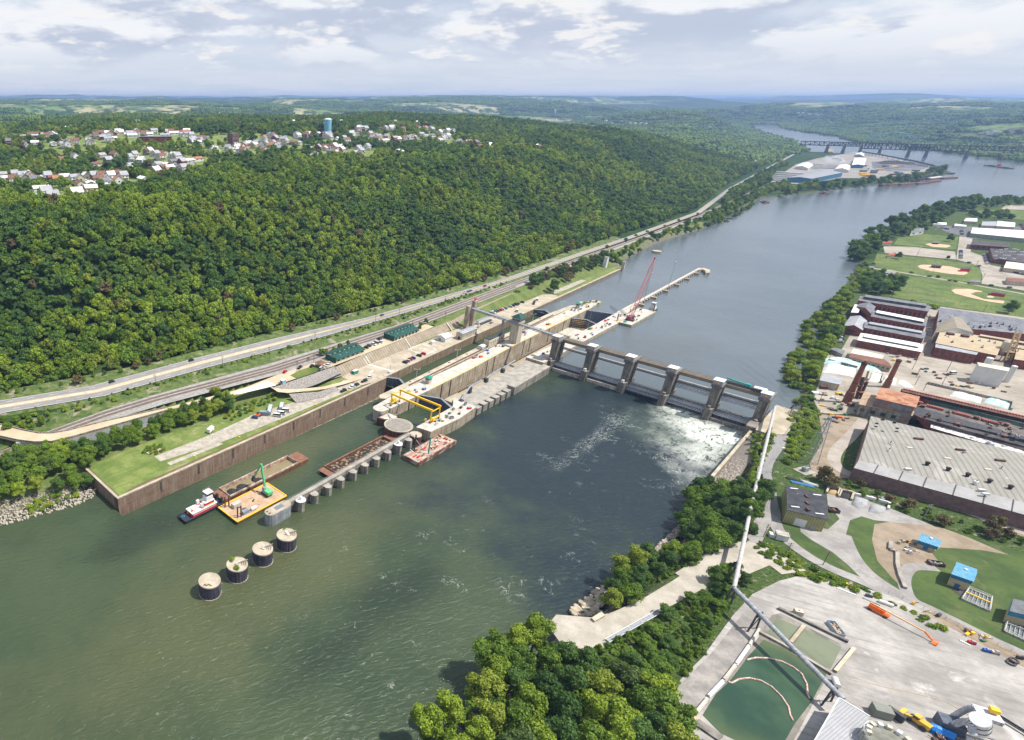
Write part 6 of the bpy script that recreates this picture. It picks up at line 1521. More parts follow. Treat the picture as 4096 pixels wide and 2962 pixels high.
flat('concrete_yard',Y6,[(320,500),(500,250),(620,120),(780,40),(900,10),(1250,70),(1700,200),(2000,390),(2500,620),(2600,1300),(700,1300),(560,1100),(200,1040),(60,870),(100,740),(200,620)],YARDP)
flat('yard_edge',Y6,[(1700,210),(2000,360),(2400,570),(2400,640),(2000,420),(1640,230)],DIRT)
flat('sooty_apron',Y6,[(370,480),(560,240),(700,300),(620,420),(300,830),(120,870),(90,760)],mat('sooty',(.19,.175,.165),(.40,.37,.34),scale=.12,detail=8))
# ponds
def pond_wall(label,pts,m,wd=1.2,h=1.0,z0=4.8,name='pond_wall'):
 w=thing(name,label,'wall',pts[0]);b=MB()
 for a,c in zip(pts,pts[1:]):b.bar(a+Vector((0,0,h/2-.1)),c+Vector((0,0,h/2-.1)),wd,h)
 b.build('wall',m,w);return w
sheet('pond_bank',[p for p in POND],9.36,mat('pond_bank',(.14,.125,.11),(.32,.29,.25),scale=.15,detail=7))
P1=[(600,490),(690,393),(800,440),(1070,600),(980,770),(880,900),(800,1040),(640,1060),(430,960),(320,850),(400,720),(480,650)]
sheet('settling_pond',[Y6(x,y,9.4)for x,y in P1],9.40,WP)
sheet('settling_pond',[Y6(x,y,9.4)for x,y in((712,350),(765,262),(915,322),(865,412),(800,400))],9.41,mat_green:=water_mat('pond_pale','pond'))
sheet('settling_pond',[Y6(x,y,9.4)for x,y in((870,425),(935,328),(1160,440),(1095,570),(1000,520))],9.42,mat_green)
for nm,pts,lab,m in(('a',[(660,350),(800,425),(1100,605)],'concrete wall walkway between the dark pond and the two pale basins',CONC_G),('b',[(930,315),(850,415)],'short pale wall between the two pale basins',CONC_W),('c',[(775,205),(1200,410)],'dark concrete wall at the back of the pale basins',CONC_DK),('d',[(1235,450),(1120,590)],'pale broken wall at the corner of the pale basin',CONC_W)):
 pond_wall(lab,[Y6(x,y,9.4)for x,y in pts],m)
for i,(a,c)in enumerate((((660,335),(600,430)),((596,436),(520,545)),((515,552),(445,640)),((440,648),(352,740)),((345,755),(280,835)))):
 w=thing('concrete_barrier','%s long white concrete barrier along the pond, counted from the pipe bridge'%ordw(i),'barrier',Y6(*a,9.4),0,'barriers along the pond');b=MB()
 A,B_=Y6(*a,9.4),Y6(*c,9.4);b.bar(A+Vector((0,0,.5)),B_+Vector((0,0,.5)),.8,1.0);b.bar(A+Vector((0,0,.2)),B_+Vector((0,0,.2)),1.2,.4);b.build('barrier',WHITE if i%2 else CONC_NEW,w)
BOOM=mat('boom_red',(.42,.12,.08),(.75,.62,.55),scale=2.2,lo=.42,hi=.5)
for lab,pts in(('upper red and white floating boom curving across the dark pond',[(588,515),(640,502),(720,505),(800,525),(870,560),(920,600),(950,660),(955,720),(968,750)]),('lower red and white floating boom curving across the dark pond',[(475,648),(495,656),(540,632),(600,625),(670,640),(740,680),(800,740),(840,800),(850,850),(868,885)])):
 w=thing('floating_boom',lab,'boom',Y6(*pts[0],9.5));MB().path([Y6(x,y,9.55)for x,y in pts],.32,6).build('float',BOOM,w)
 # long overhead pipe conveyor
w=thing('pipe_bridge','long silver covered conveyor running from the dam over the trees to the pond yard','conveyor',Y3(690,1545,9));PW=mat('pipe_silver',(.38,.39,.42),(.58,.59,.62),scale=.5,rough=.4,metal=.4)
pts=[ST(480.5,-45.8,17.5),ST(340,-26,18.0),ST(268,-15.5,18.5)]
k0,k1=Y3(690,1545,18.5),X5(330,665,16)
b=MB();b.path([Y3(1025,60,17.5),Y3(828,880,18),Y3(690,1540,18.5)],.8,10);b.build('pipe',mat('pipe_pale',(.46,.44,.43),(.62,.60,.58),scale=.6,rough=.5),w)
b=MB();b.tube(k0,k1,.9,12);b.build('pipe',PW,w)
b=MB()
for k in range(1,26):p=k0.lerp(k1,k/26);q=k0.lerp(k1,k/26+.004);b.tube(p,q,1.0,12)
b.build('band',STEELG,w)
for p,h in((Y3(985,235,17.6),9),(Y3(905,620,17.9),9),(Y3(715,1370,18.4),9),(k0,9),(k0.lerp(k1,.27),9),(k0.lerp(k1,.93),9)):
 b=MB();
 for dx in(-1.6,1.6):b.bar(Vector((p.x+dx*1.5,p.y+dx*.5,ZR-.3)),Vector((p.x+dx*.8,p.y+dx*.3,p.z+.6)),.45,.45)
 b.bar(Vector((p.x-2,p.y-.7,p.z-1.3)),Vector((p.x+2,p.y+.7,p.z-1.3)),.4,.4);b.bar(Vector((p.x-2.2,p.y-.7,ZR+.5)),Vector((p.x+1.6,p.y+.6,p.z-1.5)),.25,.25);b.build('trestle',STEELD,w)
 # buildings traced from their eaves
def roofed(label,fr,eaves,h,rh,wm,rm,name='mill_building',cat='building',z=ZR,nw=0,group=None,ov=.35,mon=None,side=0,wh=.45):
 """eaves: four corners (ridge runs from the middle of 0-3 to the middle of 1-2); mon = (height, width share, material)"""
 P=[fr(x,y,z+h)for x,y in eaves];w=thing(name,label,cat,(sum((p.x for p in P))/4,sum((p.y for p in P))/4,z),0,group)
 Q=[Vector((p.x,p.y,z-.3))for p in P];up=Vector((0,0,rh));R0,R1=(P[0]+P[3])/2+up,(P[1]+P[2])/2+up
 b=MB();b.add(Q+P+[R0,R1],[(0,1,5,4),(1,2,6,5),(2,3,7,6),(3,0,4,7),(4,7,8),(5,9,6),(4,5,1,0)][:6]);o=b.build('wall',wm,w)
 b=MB();ax=(P[1]-P[0]).normalized()*ov;t=Vector((0,0,.18))
 for A,B_ in((P[0],P[1]),(P[2],P[3])):
  r0,r1=(R0,R1)if A is P[0]else(R1,R0);d=(A-(R0 if A is P[0]else R1));d.z=0;d=d.normalized()*ov if d.length else d
  a0=A+d+(-ax if A is P[0]else ax);b0=B_+d+(ax if A is P[0]else-ax);s0,s1=r0+(-ax if A is P[0]else ax),r1+(ax if A is P[0]else-ax)
  v=[a0+t*.3,b0+t*.3,s1+t*.3,s0+t*.3];o_=len(b.v);b.v+=[tuple(p)for p in v+[p+t for p in v]]
  F6=[(4,5,6,7),(3,2,1,0),(0,1,5,4),(1,2,6,5),(3,0,4,7),(2,3,7,6)];b.f+=[tuple(i+o_ for i in f)for f in F6];b.m+=[0]*6
 b.build('roof',rm,w)
 if nw:
  for(A,B_,C)in((P[3],P[2],P[0]),(P[0],P[3],P[1])):
   L=(B_-A).length;n=nw if A is P[3]else max(1,int(nw*L/(P[2]-P[3]).length));out=(A-C);out.z=0;out.normalize();dd=(B_-A).normalized()
   for k in range(n):
    c=A.lerp(B_,(k+.5)/n);wd=L/n*wh;bb=MB();zz=z+h*.45;e=out*.06
    p0=Vector((c.x,c.y,zz))-dd*wd/2+e;p1=p0+dd*wd;bb.quad(p0,p1,p1+Vector((0,0,h*.28)),p0+Vector((0,0,h*.28)));bb.build('window',DARKW,w)
 if mon:
  mh,ms,mm=mon;c=[R0.lerp(R1,.06),R0.lerp(R1,.94)];n=(P[0]-P[3]);n.z=0;n=n*ms/2
  b=MB();b.prism([c[0]-n,c[1]-n,c[1]+n,c[0]+n],z+h+rh*.4,z+h+rh+mh);b.build('monitor',DARKW if mm is WROOF else CONC_DK,w)
  b=MB();b.prism([c[0]-n*1.15,c[1]-n*1.15,c[1]+n*1.15,c[0]+n*1.15],z+h+rh+mh,z+h+rh+mh+.3);b.build('monitor_roof',mm,w)
 return w
MILL=[('farthest long red-brick mill with slate monitor roof beside the ball field',Y1,[(775,925),(1412,1015),(1395,1065),(765,965)],11,1.6,BRICK,SLATE,16,(1.6,.45,SLATE)),('red-brick mill with a white strip skylight along its slate roof',Y1,[(895,1055),(1378,1155),(1368,1200),(875,1110)],8,1.2,BRICK,SLATE,12,(1.3,.35,WROOF)),('red-brick mill with square grey skylights on its ridge',Y1,[(825,1160),(1370,1255),(1352,1312),(808,1210)],7,1.4,BRICK,SLATE,12,(1.0,.3,GREYR)),('gabled red-brick end house behind the slate-roofed mills',Y1,[(745,1020),(800,955),(925,995),(880,1095)],8,3,BRICK,SLATE,3,None),('gabled red-brick house nearest the riverside trees',Y1,[(625,1200),(690,1110),(835,1150),(795,1235)],6,3,BRICK,GREYR,3,None),('low shed with a bright white flat roof attached to the mills',Y1,[(730,1000),(785,1002),(755,1075),(695,1072)],7,.3,BRICK,WROOF,2,None),('red-brick hall with two long bright white roofs',Y1,[(785,1262),(1345,1365),(1330,1432),(755,1325)],6,.9,BRICK,WROOF,5,(1.0,.4,WROOF)),('long grey-roofed works hall bordering the ball field',Y1,[(1500,1030),(2900,1225),(2900,1325),(1475,1195)],9,.8,BRICK,SLATE,0,None),('brown-roofed tan office block with cream flat roof behind',X2,[(1430,75),(1960,195),(1930,265),(1385,155)],4.5,.4,CWALL,mat('cream_roof',(.66,.60,.48),(.74,.68,.56)),0,None),('long low tan building with brown roof and small windows',X2,[(1390,160),(1960,265),(2110,405),(1345,225)],4.6,.9,mat('tan_wall',(.34,.29,.20),(.42,.36,.26)),MATS['brown_roof'],9,None),('pale gabled shed with dark open door beside the leaning chimney',X2,[(895,535),(1228,610),(1175,725),(825,650)],5,1.0,CREAM,GREYR,0,None),('small low grey-roofed shed at the riverside trees',X2,[(1010,85),(1060,60),(1262,110),(1220,180)],3,.4,CONC_G,SLATE,0,None),('tan-roofed brick machine shop with dark glazed front',X4,[(485,520),(1215,640),(1150,815),(428,668)],9,1.5,BRICK,TANROOF,0,None),('grey lean-to roof along the front of the tan-roofed machine shop',X4,[(432,668),(950,748),(905,808),(425,718)],8,.5,BRICK,GREYR,6,None),('white-ended gabled hall with tan roof behind the machine shop',X4,[(425,545),(450,440),(760,375),(875,545)],9,4.5,WHITE,mat('olive_roof',(.29,.25,.19),(.36,.32,.25),tiles=(.2,'X',.35)),0,None),('long tan ribbed-roof hall running off past the conveyor tower',X4,[(880,570),(2100,760),(2060,850),(850,620)],8,1.0,BRICK,TANROOF,0,(1.6,.3,TANROOF)),('tan-roofed wing at the far edge of the works yard',X4,[(1395,730),(2100,850),(2050,960),(1370,860)],7,1.0,BRICK,TANROOF,0,None),('rusty-roofed furnace hall below the second chimney',Y2,[(785,368),(1232,478),(1197,578),(737,478)],8,1.0,CONC_G,mat('rusty_roof',(.36,.25,.17),(.50,.38,.27),scale=.3,detail=6),5,None),('raised rust-streaked monitor on top of the furnace hall',Y2,[(925,335),(1260,412),(1225,505),(885,425)],14,1.4,mat('grey_sheet',(.14,.14,.15),(.30,.31,.33),scale=.4,streak=(.3,.12,.06)),mat('rust_roof',(.28,.11,.06),(.55,.30,.18),scale=.35,detail=6),0,None),('small white two-storey hut on the corner of the furnace hall',Y2,[(748,478),(806,492),(798,515),(742,502)],6,.6,WHITE,GREYR,1,None),('small white canopy hut before the big ribbed warehouse',Y2,[(965,545),(1018,555),(1012,592),(960,580)],3.5,.7,CREAM,WHITE,0,None),('olive metal building with dark roof and paired skylights beside the lane',Y3,[(1115,700),(1428,780),(1455,985),(1128,905)],7.5,1.0,mat('olive_metal',(.36,.34,.15),(.44,.42,.21),scale=.4,tiles=(.3,'X',.3)),mat('charcoal_roof',(.035,.037,.045),(.06,.062,.07),scale=.3),0,None),('long white-roofed factory behind the far parking lot',Y1,[(1800,300),(2600,345),(2600,430),(1785,350)],6,.8,mat('sage_wall',(.30,.34,.26),(.38,.42,.33)),WROOF,0,None),('white-gabled garage shed among the riverside trees',Y1,[(1745,213),(1838,216),(1838,245),(1722,240)],4,1.5,CREAM,WROOF,0,None),('tan-walled shed with grey roof near the far trees',Y1,[(1890,245),(2020,245),(2010,285),(1880,280)],4.5,.6,CREAM,GREYR,0,None),('bright white-roofed shed next to the grey-roofed one',Y1,[(2030,240),(2185,255),(2180,295),(2018,285)],4.5,.6,CREAM,WROOF,0,None),('dark flat-roofed factory wing nearest the playing fields',Y1,[(1800,415),(2130,440),(2135,480),(1785,455)],6,.3,BRICK,BLACKR,7,None),('huge dark flat-roofed factory dotted with roof machines',Y1,[(1960,490),(2700,560),(2700,690),(1985,575)],6,.3,BRICK,BLACKR,0,None),('pale flat-roofed block in front of the huge dark factory',Y1,[(2110,610),(2700,660),(2700,740),(2085,665)],5,.3,CREAM,mat('cream_roof',(.6,.6,.5)),0,None),('low brown-roofed clubhouse by the far ball field',Y1,[(2110,755),(2600,790),(2600,830),(2120,790)],4,1.0,CREAM,MATS['brown_roof'],0,None),('grey-roofed house with white gable under the riverside trees',Y1,[(1250,318),(1340,308),(1358,330),(1238,345)],5,3,WHITE,SLATE,2,None),('white flat shed half hidden in the riverside trees',Y1,[(1450,250),(1560,255),(1560,275),(1440,268)],3.5,.4,WHITE,WROOF,0,None),('long low white boat shed behind the riverside trees',Y1,[(1640,265),(1742,278),(1738,290),(1636,282)],3.5,.4,WHITE,WROOF,0,None),('red-roofed picnic pavilion by the upper playing field',Y1,[(985,425),(1055,422),(1066,440),(978,442)],3,1.2,CREAM,mat('red_roof',(.30,.08,.06),(.38,.12,.09)),0,None),('red-roofed picnic pavilion beside the lone tree',Y1,[(1040,540),(1095,528),(1100,552),(1028,556)],3,1.4,CREAM,MATS['red_roof'],0,None),('small dark shed at the riverside end of the field lane',Y1,[(862,650),(905,655),(900,670),(855,665)],2.6,.8,STEELD,SLATE,0,None),('dark dugout with red stripe behind the near infield',Y1,[(1975,880),(2105,900),(2098,912),(1970,893)],2.6,.3,REDP,BLACKR,0,None),('dark dugout behind the middle infield',Y1,[(1430,636),(1520,642),(1515,654),(1425,646)],2.6,.3,STEELD,BLACKR,0,None),('dark press box with red base at the corner of the middle infield',Y1,[(1700,662),(1790,662),(1780,678),(1690,676)],3.4,.3,REDP,BLACKR,0,None),('grey-roofed shelter beside the lane corner of the middle field',Y1,[(1785,775),(1868,782),(1862,800),(1780,792)],3,.5,CREAM,SLATE,0,None),('small dugout by the farthest infield',Y1,[(1442,428),(1495,430),(1492,438),(1440,436)],2.4,.2,STEELD,SLATE,0,None),]
for lab,fr,ev,h,rh,wm,rm,nw,mon in MILL:roofed(lab,fr,ev,h,rh,wm,rm,nw=nw,mon=mon,name='dugout' if 'dugout' in lab else('shed' if 'shed' in lab or 'pavilion' in lab or 'hut' in lab else 'mill_building'),cat='dugout' if 'dugout' in lab else('shed' if 'shed' in lab or 'pavilion' in lab or 'hut' in lab else 'building'))
# olive building details
w=bpy.data.objects.get([o.name for o in bpy.data.objects if o.get('label','').startswith('olive metal')][0])
for x,y in((1180,730),(1183,775),(1186,827),(1190,880),(1370,782),(1375,828),(1385,883),(1390,937)):MB().box(Y3(x,y,ZR+8.1)+Vector((0,0,.1)),(3.6,.8,.18),-.22).build('skylight',WHITE,w)
for x,y in((1282,795),(1286,850),(1292,902)):MB().box(Y3(x,y,ZR+8.5)+Vector((0,0,0)),(.9,2.2,.7),-.1).build('roof_vent',RUSTS,w)
A,B_=Y3(1128,905,ZR+7.5),Y3(1455,985,ZR+7.5);d=(B_-A).normalized();n_=Vector((d.y,-d.x,0))
for f,wd,hh,m in((.42,4.6,4.4,WHITE),(.76,1.3,2.3,STEELG)):
 c=A.lerp(B_,f)+n_*.05;p=Vector((c.x,c.y,ZR))-d*wd/2;bb=MB();bb.quad(p,p+d*wd,p+d*wd+Vector((0,0,hh)),p+Vector((0,0,hh)));bb.build('door',m,w)
 # lofted works: sections given as lines from end to end
def loft(label,fr,lines,mats,name='works_hall',cat='building',z=ZR,ext=None):
 """lines: (x0,y0,x1,y1,height); mats[i] covers between line i and i+1; material names by part"""
 L=[(fr(a,b_,z+h),fr(c,d_,z+h))for a,b_,c,d_,h in lines];w=thing(name,label,cat,(L[-1][0].x,L[-1][0].y,z))
 for i,(pn,m)in enumerate(mats):
  b=MB();a0,a1=L[i];c0,c1=L[i+1];b.quad(c0,c1,a1,a0);b.quad(a0,a1,Vector((a1.x,a1.y,a1.z-.25)),Vector((a0.x,a0.y,a0.z-.25)));b.build(pn,m,w)
 b=MB()
 for k in(0,1):pts=[l[k]for l in L];b.add(pts+[Vector((p.x,p.y,z-.3))for p in reversed(pts)],[tuple(range(2*len(pts)))])
 f=L[-1];g_=L[0]
 for p in(f,g_):b.quad(Vector((p[0].x,p[0].y,z-.3)),Vector((p[1].x,p[1].y,z-.3)),p[1],p[0])
 b.build('wall',mats[0][2]if len(mats[0])>2 else BRICK,w);return w
def loft2(label,fr,lines,parts,wall,**k):
 w=loft(label,fr,lines,[(p,m)for p,m in parts],**k)
 for c in w.children:pass
 return w
bpy.context.view_layer.update()
w=loft('huge warehouse with pale ribbed metal roof and rusty ventilators',Y2,[(838,580,2700,1034,10),(800,738,2700,1252,11.2),(732,965,2700,1468,9.6),(690,1033,2700,1585,8)],[('roof',METR),('roof',METR),('lower_roof',mat('smooth_roof',(.34,.335,.33),(.42,.41,.41),scale=.1))],name='warehouse',cat='warehouse')
for c in w.children:
 if c.name.startswith('wall'):c.data.materials[0]=mat('purple_brick',(.15,.09,.085),(.22,.14,.13),scale=.5)
RIM=mat('vent_black',(.02,.018,.018),(.06,.045,.04))
for x,y,k in((1325,1010,0),(1508,1058,0),(1678,1108,0),(1870,1162,0),(2052,1215,0),(1250,790,1),(1615,888,1),(1962,980,1),(1170,868,2),(1503,960,2),(1856,1058,2),(888,650,3),(880,678,3),(1068,692,3),(1060,722,3),(942,614,3),(1044,640,3),(852,700,3),(935,720,3),(1165,1045,4),(1808,1228,4),(1840,1262,4),(2045,1130,4)):
 p=Y2(x,y,ZR+10.3)
 if k==0:MB().lathe(p-Vector((0,0,.6)),[(.8,0),(.8,1.9),(1.1,2.0),(1.1,2.6),(.2,3.0)],12).build('stack_vent',RIM,w)
 elif k==1:MB().box(p-Vector((0,0,.4)),(4.2,1.4,1.9),-.25).build('box_vent',RUSTS,w)
 elif k==2:MB().box(p-Vector((0,0,.4)),(3.0,1.4,1.5),-.25).build('box_vent',CREAM,w);
 elif k==3:MB().box(p-Vector((0,0,.3)),(1.3,.9,1.1),-.25).build('small_vent',RIM,w)
 else:MB().box(p-Vector((0,0,.3)),(3,1.1,.9),-.25).build('white_vent',WHITE,w)
for f in(.1,.222,.335,.47,.60,.72,.86):
 a,c=Y2(732,965,ZR+9.6).lerp(Y2(2700,1468,ZR+9.6),f),Y2(690,1033,ZR+8).lerp(Y2(2700,1585,ZR+8),f);MB().bar(a+Vector((0,0,.1)),c+Vector((0,0,.1)),.35,.3).build('roof_joint',STEELD,w)
w=loft('long black-roofed glassworks with green clerestory and red louvres',Y2,[(1110,338,2700,700,15),(1115,362,2700,726,14),(1250,415,2700,745,11.5),(1345,440,2700,775,12),(1345,470,2700,812,9.8),(1215,490,2700,905,10.5),(1205,560,2700,945,8),(1290,600,2700,985,7.6),(1370,645,2700,1028,5.8)],[('red_louvres',RUSTS),('roof',BLACKR),('roof',BLACKR),('green_clerestory',mat('green_glass',(.03,.09,.065),(.07,.15,.11),rough=.3)),('roof',mat('dusky_roof',(.10,.085,.08),(.17,.145,.13),scale=.2)),('dark_clerestory',STEELD),('roof',BLACKR),('roof',BLACKR)],name='glassworks',cat='building')
for k in range(56):
 f=.02+k*.0165;a=Y2(1110,338,ZR+15).lerp(Y2(2700,700,ZR+15),f);MB().box(a-Vector((0,0,1.2)),(.9,1.6,1.5),-.25).build('red_louvre',mat('louvre_red',(.38,.10,.08),(.48,.2,.17)),w)
for x,y,n in((1395,505,9),(1627,565,9),(1880,630,9),(1295,470,4)):
 for k in range(n):p=Y2(x-60+k*15,y-14+k*3.9,ZR+10.8);MB().box(p-Vector((0,0,.4)),(.8,2.4,1.3),-.25).build('red_louvre',MATS['louvre_red'],w)
for x,y in((1290,500),(1755,600),(2020,660),(1580,655),(1995,760)):MB().lathe(Y2(x,y,ZR+10.5)-Vector((0,0,.5)),[(1.1,0),(1.1,1.5),(1.8,1.9),(.3,2.4)],12).build('roof_vent',RUSTS,w)
loft('white mottled lean-to roof between the glassworks and the ribbed warehouse',Y2,[(1365,648,2700,1030,5.5),(1360,680,2700,1075,4.6)],[('roof',mat('mottled_roof',(.16,.15,.15),(.85,.84,.84),scale=.5,detail=7,lo=.38,hi=.5))],name='lean_to',cat='lean-to')
# chimneys
CHB=mat('chimney_brick',(.27,.09,.05),(.38,.15,.09),scale=.6,streak=(.12,.05,.03))
for base,h,r0,r1,lab in((X2(1290,1050,ZR),31,2.05,1.35,'tall tapering red-brick chimney standing free in the yard by the river'),(X2(2010,770,ZR),22,1.75,1.35,'second red-brick chimney rising behind the furnace hall')):
 w=thing('chimney',lab,'chimney',base);MB().lathe((0,0,-.3),[(r0*1.2,0),(r0*1.12,h*.28),(r0*.92,h*.30),(r1,h*.93),(r1,h)],22,cap=False).build('shaft',CHB,w,local=True)
 MB().lathe((0,0,h*.92),[(r1+.02,0),(r1+.3,.4),(r1+.3,h*.055),(r1+.1,h*.08),(r1-.35,h*.08),(r1-.35,0)],22,cap=True).build('crown',RUSTS,w,local=True)
 for z in(.3,.5,.7):MB().lathe((0,0,h*z),[(r0*(1.05-z*.42)+.06,0),(r0*(1.05-z*.42)+.06,.25)],22,cap=False).build('iron_band',STEELD,w,local=True)
w=thing('duct_tower','rusty tangle of ducts beside the tall chimney','ducts',X2(1480,980,ZR))
q0=X2(1480,980,ZR);
for a,c,r in(((0,0,0),(2,4,15),1.3),((2,0,0),(5,3,12),.9),((-1,2,9),(6,5,10),.8)):MB().tube(q0+Vector(a),q0+Vector(c),r,8).build('duct',RUSTD,w)
MB().box(q0+Vector((2,1,5)),(6,3,.4),.3).build('platform',RUST,w)
# heaps
def heap(name,label,pts,h,m,cat='heap',z=ZR,n=9,seed=1):
 c=sum(pts,Vector())/len(pts);V=[];Fc=[];rd=random.Random(seed);m_=[]
 dn=[]
 for a,e in zip(pts,pts[1:]+pts[:1]):
  k=max(1,int((e-a).length/2.0));dn+=[a.lerp(e,i/k)for i in range(k)]
 N_=len(dn);prof=[(1,0),(.88,.42),(.72,.78),(.5,.95),(.25,1.0)]
 for f,q in prof:
  for i,p in enumerate(dn):
   x=c.lerp(p,f*(1+rd.uniform(-.03,.03)));V.append((x.x,x.y,z+q*h*(1+(rd.uniform(-.22,.22)if q else 0))*(.8+.35*mnoise.noise(Vector((x.x*.15,x.y*.15,seed)))if q else 1)))
 V.append((c.x,c.y,z+h))
 for k in range(4):
  for i in range(N_):j=(i+1)%N_;Fc.append((k*N_+i,k*N_+j,(k+1)*N_+j,(k+1)*N_+i))
 for i in range(N_):Fc.append((4*N_+i,4*N_+(i+1)%N_,5*N_))
 b=MB();b.add(V,Fc);o=b.build(name,m,smooth=True);return tag(o,label,cat)
hp=lambda fr,pts:[fr(x,y,ZR)for x,y in pts]
heap('cullet_heap','long pale blue ridge of crushed glass along the tan building',hp(X2,[(890,350),(930,240),(1080,235),(1300,300),(1600,380),(1950,460),(1930,510),(1500,450),(1200,370)]),3.2,CULB,seed=1)
heap('cullet_heap','wide white heap of crushed glass behind the pale shed',hp(X2,[(870,500),(950,345),(1200,380),(1480,450),(1430,590),(1100,520)]),2.6,CULW,seed=2)
heap('cullet_heap','white glass heap in the walled bay right of the tall chimney',hp(X2,[(1690,660),(1740,510),(1945,560),(1900,690)]),2.4,CULW,seed=3)
heap('cullet_heap','white glass heap behind the second chimney',hp(X2,[(1930,690),(1970,570),(2210,620),(2175,740)]),2.4,CULW,seed=4)
heap('cullet_heap','small white glass heap touching the furnace hall bays',hp(Y2,[(1065,305),(1090,265),(1150,285),(1215,335),(1140,330)]),2.0,CULW,seed=5)
heap('cullet_heap','long white glass heap along the red louvres',hp(Y2,[(1525,405),(1560,368),(1812,425),(1795,472)]),2.2,CULW,seed=6)
heap('cullet_heap','pale blue glass heap at the end of the long bays',hp(Y2,[(1820,465),(1850,425),(2062,478),(2040,520)]),2.2,CULB,seed=7)
heap('gravel_heap','grey gravel heap in the first open aggregate bay',hp(Y4,[(775,330),(800,265),(915,295),(905,355),(840,370)]),2.2,mat('grey_gravel',(.34,.34,.35),(.44,.44,.45),scale=.4),seed=8)
heap('gravel_heap','grey gravel heap in the second aggregate bay',hp(Y4,[(905,385),(930,320),(1060,350),(1040,395),(960,400)]),2.0,MATS['grey_gravel'],seed=9)
heap('sand_heap','brown sand heap in the bay beside the dark pit',hp(Y4,[(590,245),(615,215),(680,228),(665,262)]),1.6,mat('sand',(.42,.28,.14),(.5,.35,.2)),seed=10)
heap('coal_heap','black stone heap in the walled bay',hp(Y4,[(685,275),(700,232),(785,248),(770,295)]),1.2,COAL,seed=11)
def block_wall(lab,fr,pts,h=1.6,m=None,wd=.9,z=ZR):
 w=thing('block_wall',lab,'wall',fr(*pts[0],z));b=MB()
 for a,c in zip(pts,pts[1:]):A,B_=fr(*a,z),fr(*c,z);b.bar(A+Vector((0,0,h/2)),B_+Vector((0,0,h/2)),wd,h)
 b.build('wall',m or CONC_W,w)
block_wall('block wall round the sand bay',Y4,[(585,245),(605,195),(690,215),(672,262)]);block_wall('block wall round the black stone bay',Y4,[(680,275),(700,225),(795,245),(775,300)])
block_wall('white block wall behind the gravel bays',Y4,[(800,255),(925,285),(1070,325),(1060,370)],m=WHITE);block_wall('concrete channel wall winding down the dirt patch',Y4,[(1080,625),(1075,680),(1130,700),(1130,800),(1150,880),(1190,980)],1.3,CONC_G,1.4)
block_wall('dark block wall behind the wide white glass heap',X2,[(960,305),(1480,435)],2.2,CONC_DK);block_wall('block divider between two white glass bays',X2,[(1720,480),(1670,660)],2.2);block_wall('block divider beside the second chimney bay',X2,[(1960,540),(1915,700)],2.2)
block_wall('low grey wall round the long white glass heap',Y2,[(1330,300),(1545,350),(1820,415),(2075,475),(2060,530)],2,CONC_G)
# white batching building and tan conveyor tower in the works yard
w=roofed('tall white process building with tan flat roof in the works yard',X4,[(925,900),(1300,965),(1285,1003),(950,940)],13,.2,WHITE,MATS['cream_roof']if 'cream_roof' in MATS else CREAM,name='process_building')
MB().lathe(X4(962,1050,ZR),[(2.0,0),(2.0,14.5),(.4,15)],16).build('silo',WHITE,w);MB().lathe(X4(1260,1130,ZR),[(1.6,0),(1.6,13),(.4,13.5)],16).build('silo',WHITE,w)
p=X4(1100,1110,ZR);MB().box(p,(4,.4,4),-.2).build('door',STEELD,w);MB().box(X4(940,1100,ZR),(8,4,5),-.2).build('annex',CREAM,w)
w=thing('conveyor_tower','tan steel conveyor tower slanting over the works roofs','tower',X4(1270,880,ZR));TANS=mat('tan_steel',(.50,.36,.20),(.58,.44,.27),scale=.6)
A,B_=X4(1270,900,ZR),X4(1330,740,ZR);
for dx in(-2.2,2.2):MB().bar(A+Vector((dx,0,2)),A+Vector((dx+6,8,24)),.9,.9).build('inclined_beam',TANS,w)
b=MB()
for k in range(10):
 p=A+Vector((k*.6,k*.8,2+k*2.2));b.bar(p+Vector((-2.2,0,0)),p+Vector((2.2,0,0)),.3,.3);b.bar(p+Vector((-2.2,0,0)),p+Vector((2.8,.8,2.2)),.25,.25)
b.build('bracing',TANS,w)
for k in range(4):MB().bar(A+Vector((-3+3*k,3,0)),A+Vector((-1+3*k,3,18-k*2)),.5,.5).build('post',TANS,w)
MB().box(A+Vector((1,4,8)),(7,5,.4),-.2).build('platform',TANS,w);MB().lathe(A+Vector((-2,5,0)),[(2.2,8),(2.2,16),(.3,17.5)],14).build('bin',CREAM,w);MB().lathe(A+Vector((-2,5,0)),[(.4,5),(2.2,8.05)],14,cap=False).build('hopper',CREAM,w)
# blue roofed pump houses and basins
BLUER=mat('blue_roof',(.10,.32,.50),(.16,.42,.62),scale=.5,rough=.4,tiles=(.3,'X',.3));BLUED=mat('blue_trim',(.02,.14,.28),(.03,.18,.34),rough=.5);BUFF=mat('buff_wall',(.52,.42,.25),(.60,.50,.32),scale=.6)
def bluehouse(lab,fr,e,h):
 w=roofed(lab,fr,e,h,1.2,BUFF,BLUER,name='pump_house',z=ZR,ov=.6);P=[fr(x,y,ZR+h)for x,y in e]
 b=MB();c=sum(P,Vector())/4
 for a,d_ in zip(P,P[1:]+P[:1]):o=lambda p:p+(p-c).normalized()*.5;b.bar(o(a)-Vector((0,0,.75)),o(d_)-Vector((0,0,.75)),.2,1.5)
 b.build('fascia',BLUED,w);MB().box(c+Vector((0,0,.6)),(1,1,1.1),.2).build('roof_vent',WHITE,w);A,B_=Vector((P[3].x,P[3].y,ZR)),Vector((P[2].x,P[2].y,ZR));m_=A.lerp(B_,.5);MB().box(m_-(P[0]-P[3]).normalized()*.1,(1.5,.2,2.3),math.atan2((B_-A).y,(B_-A).x)).build('door',BLUED,w);return w
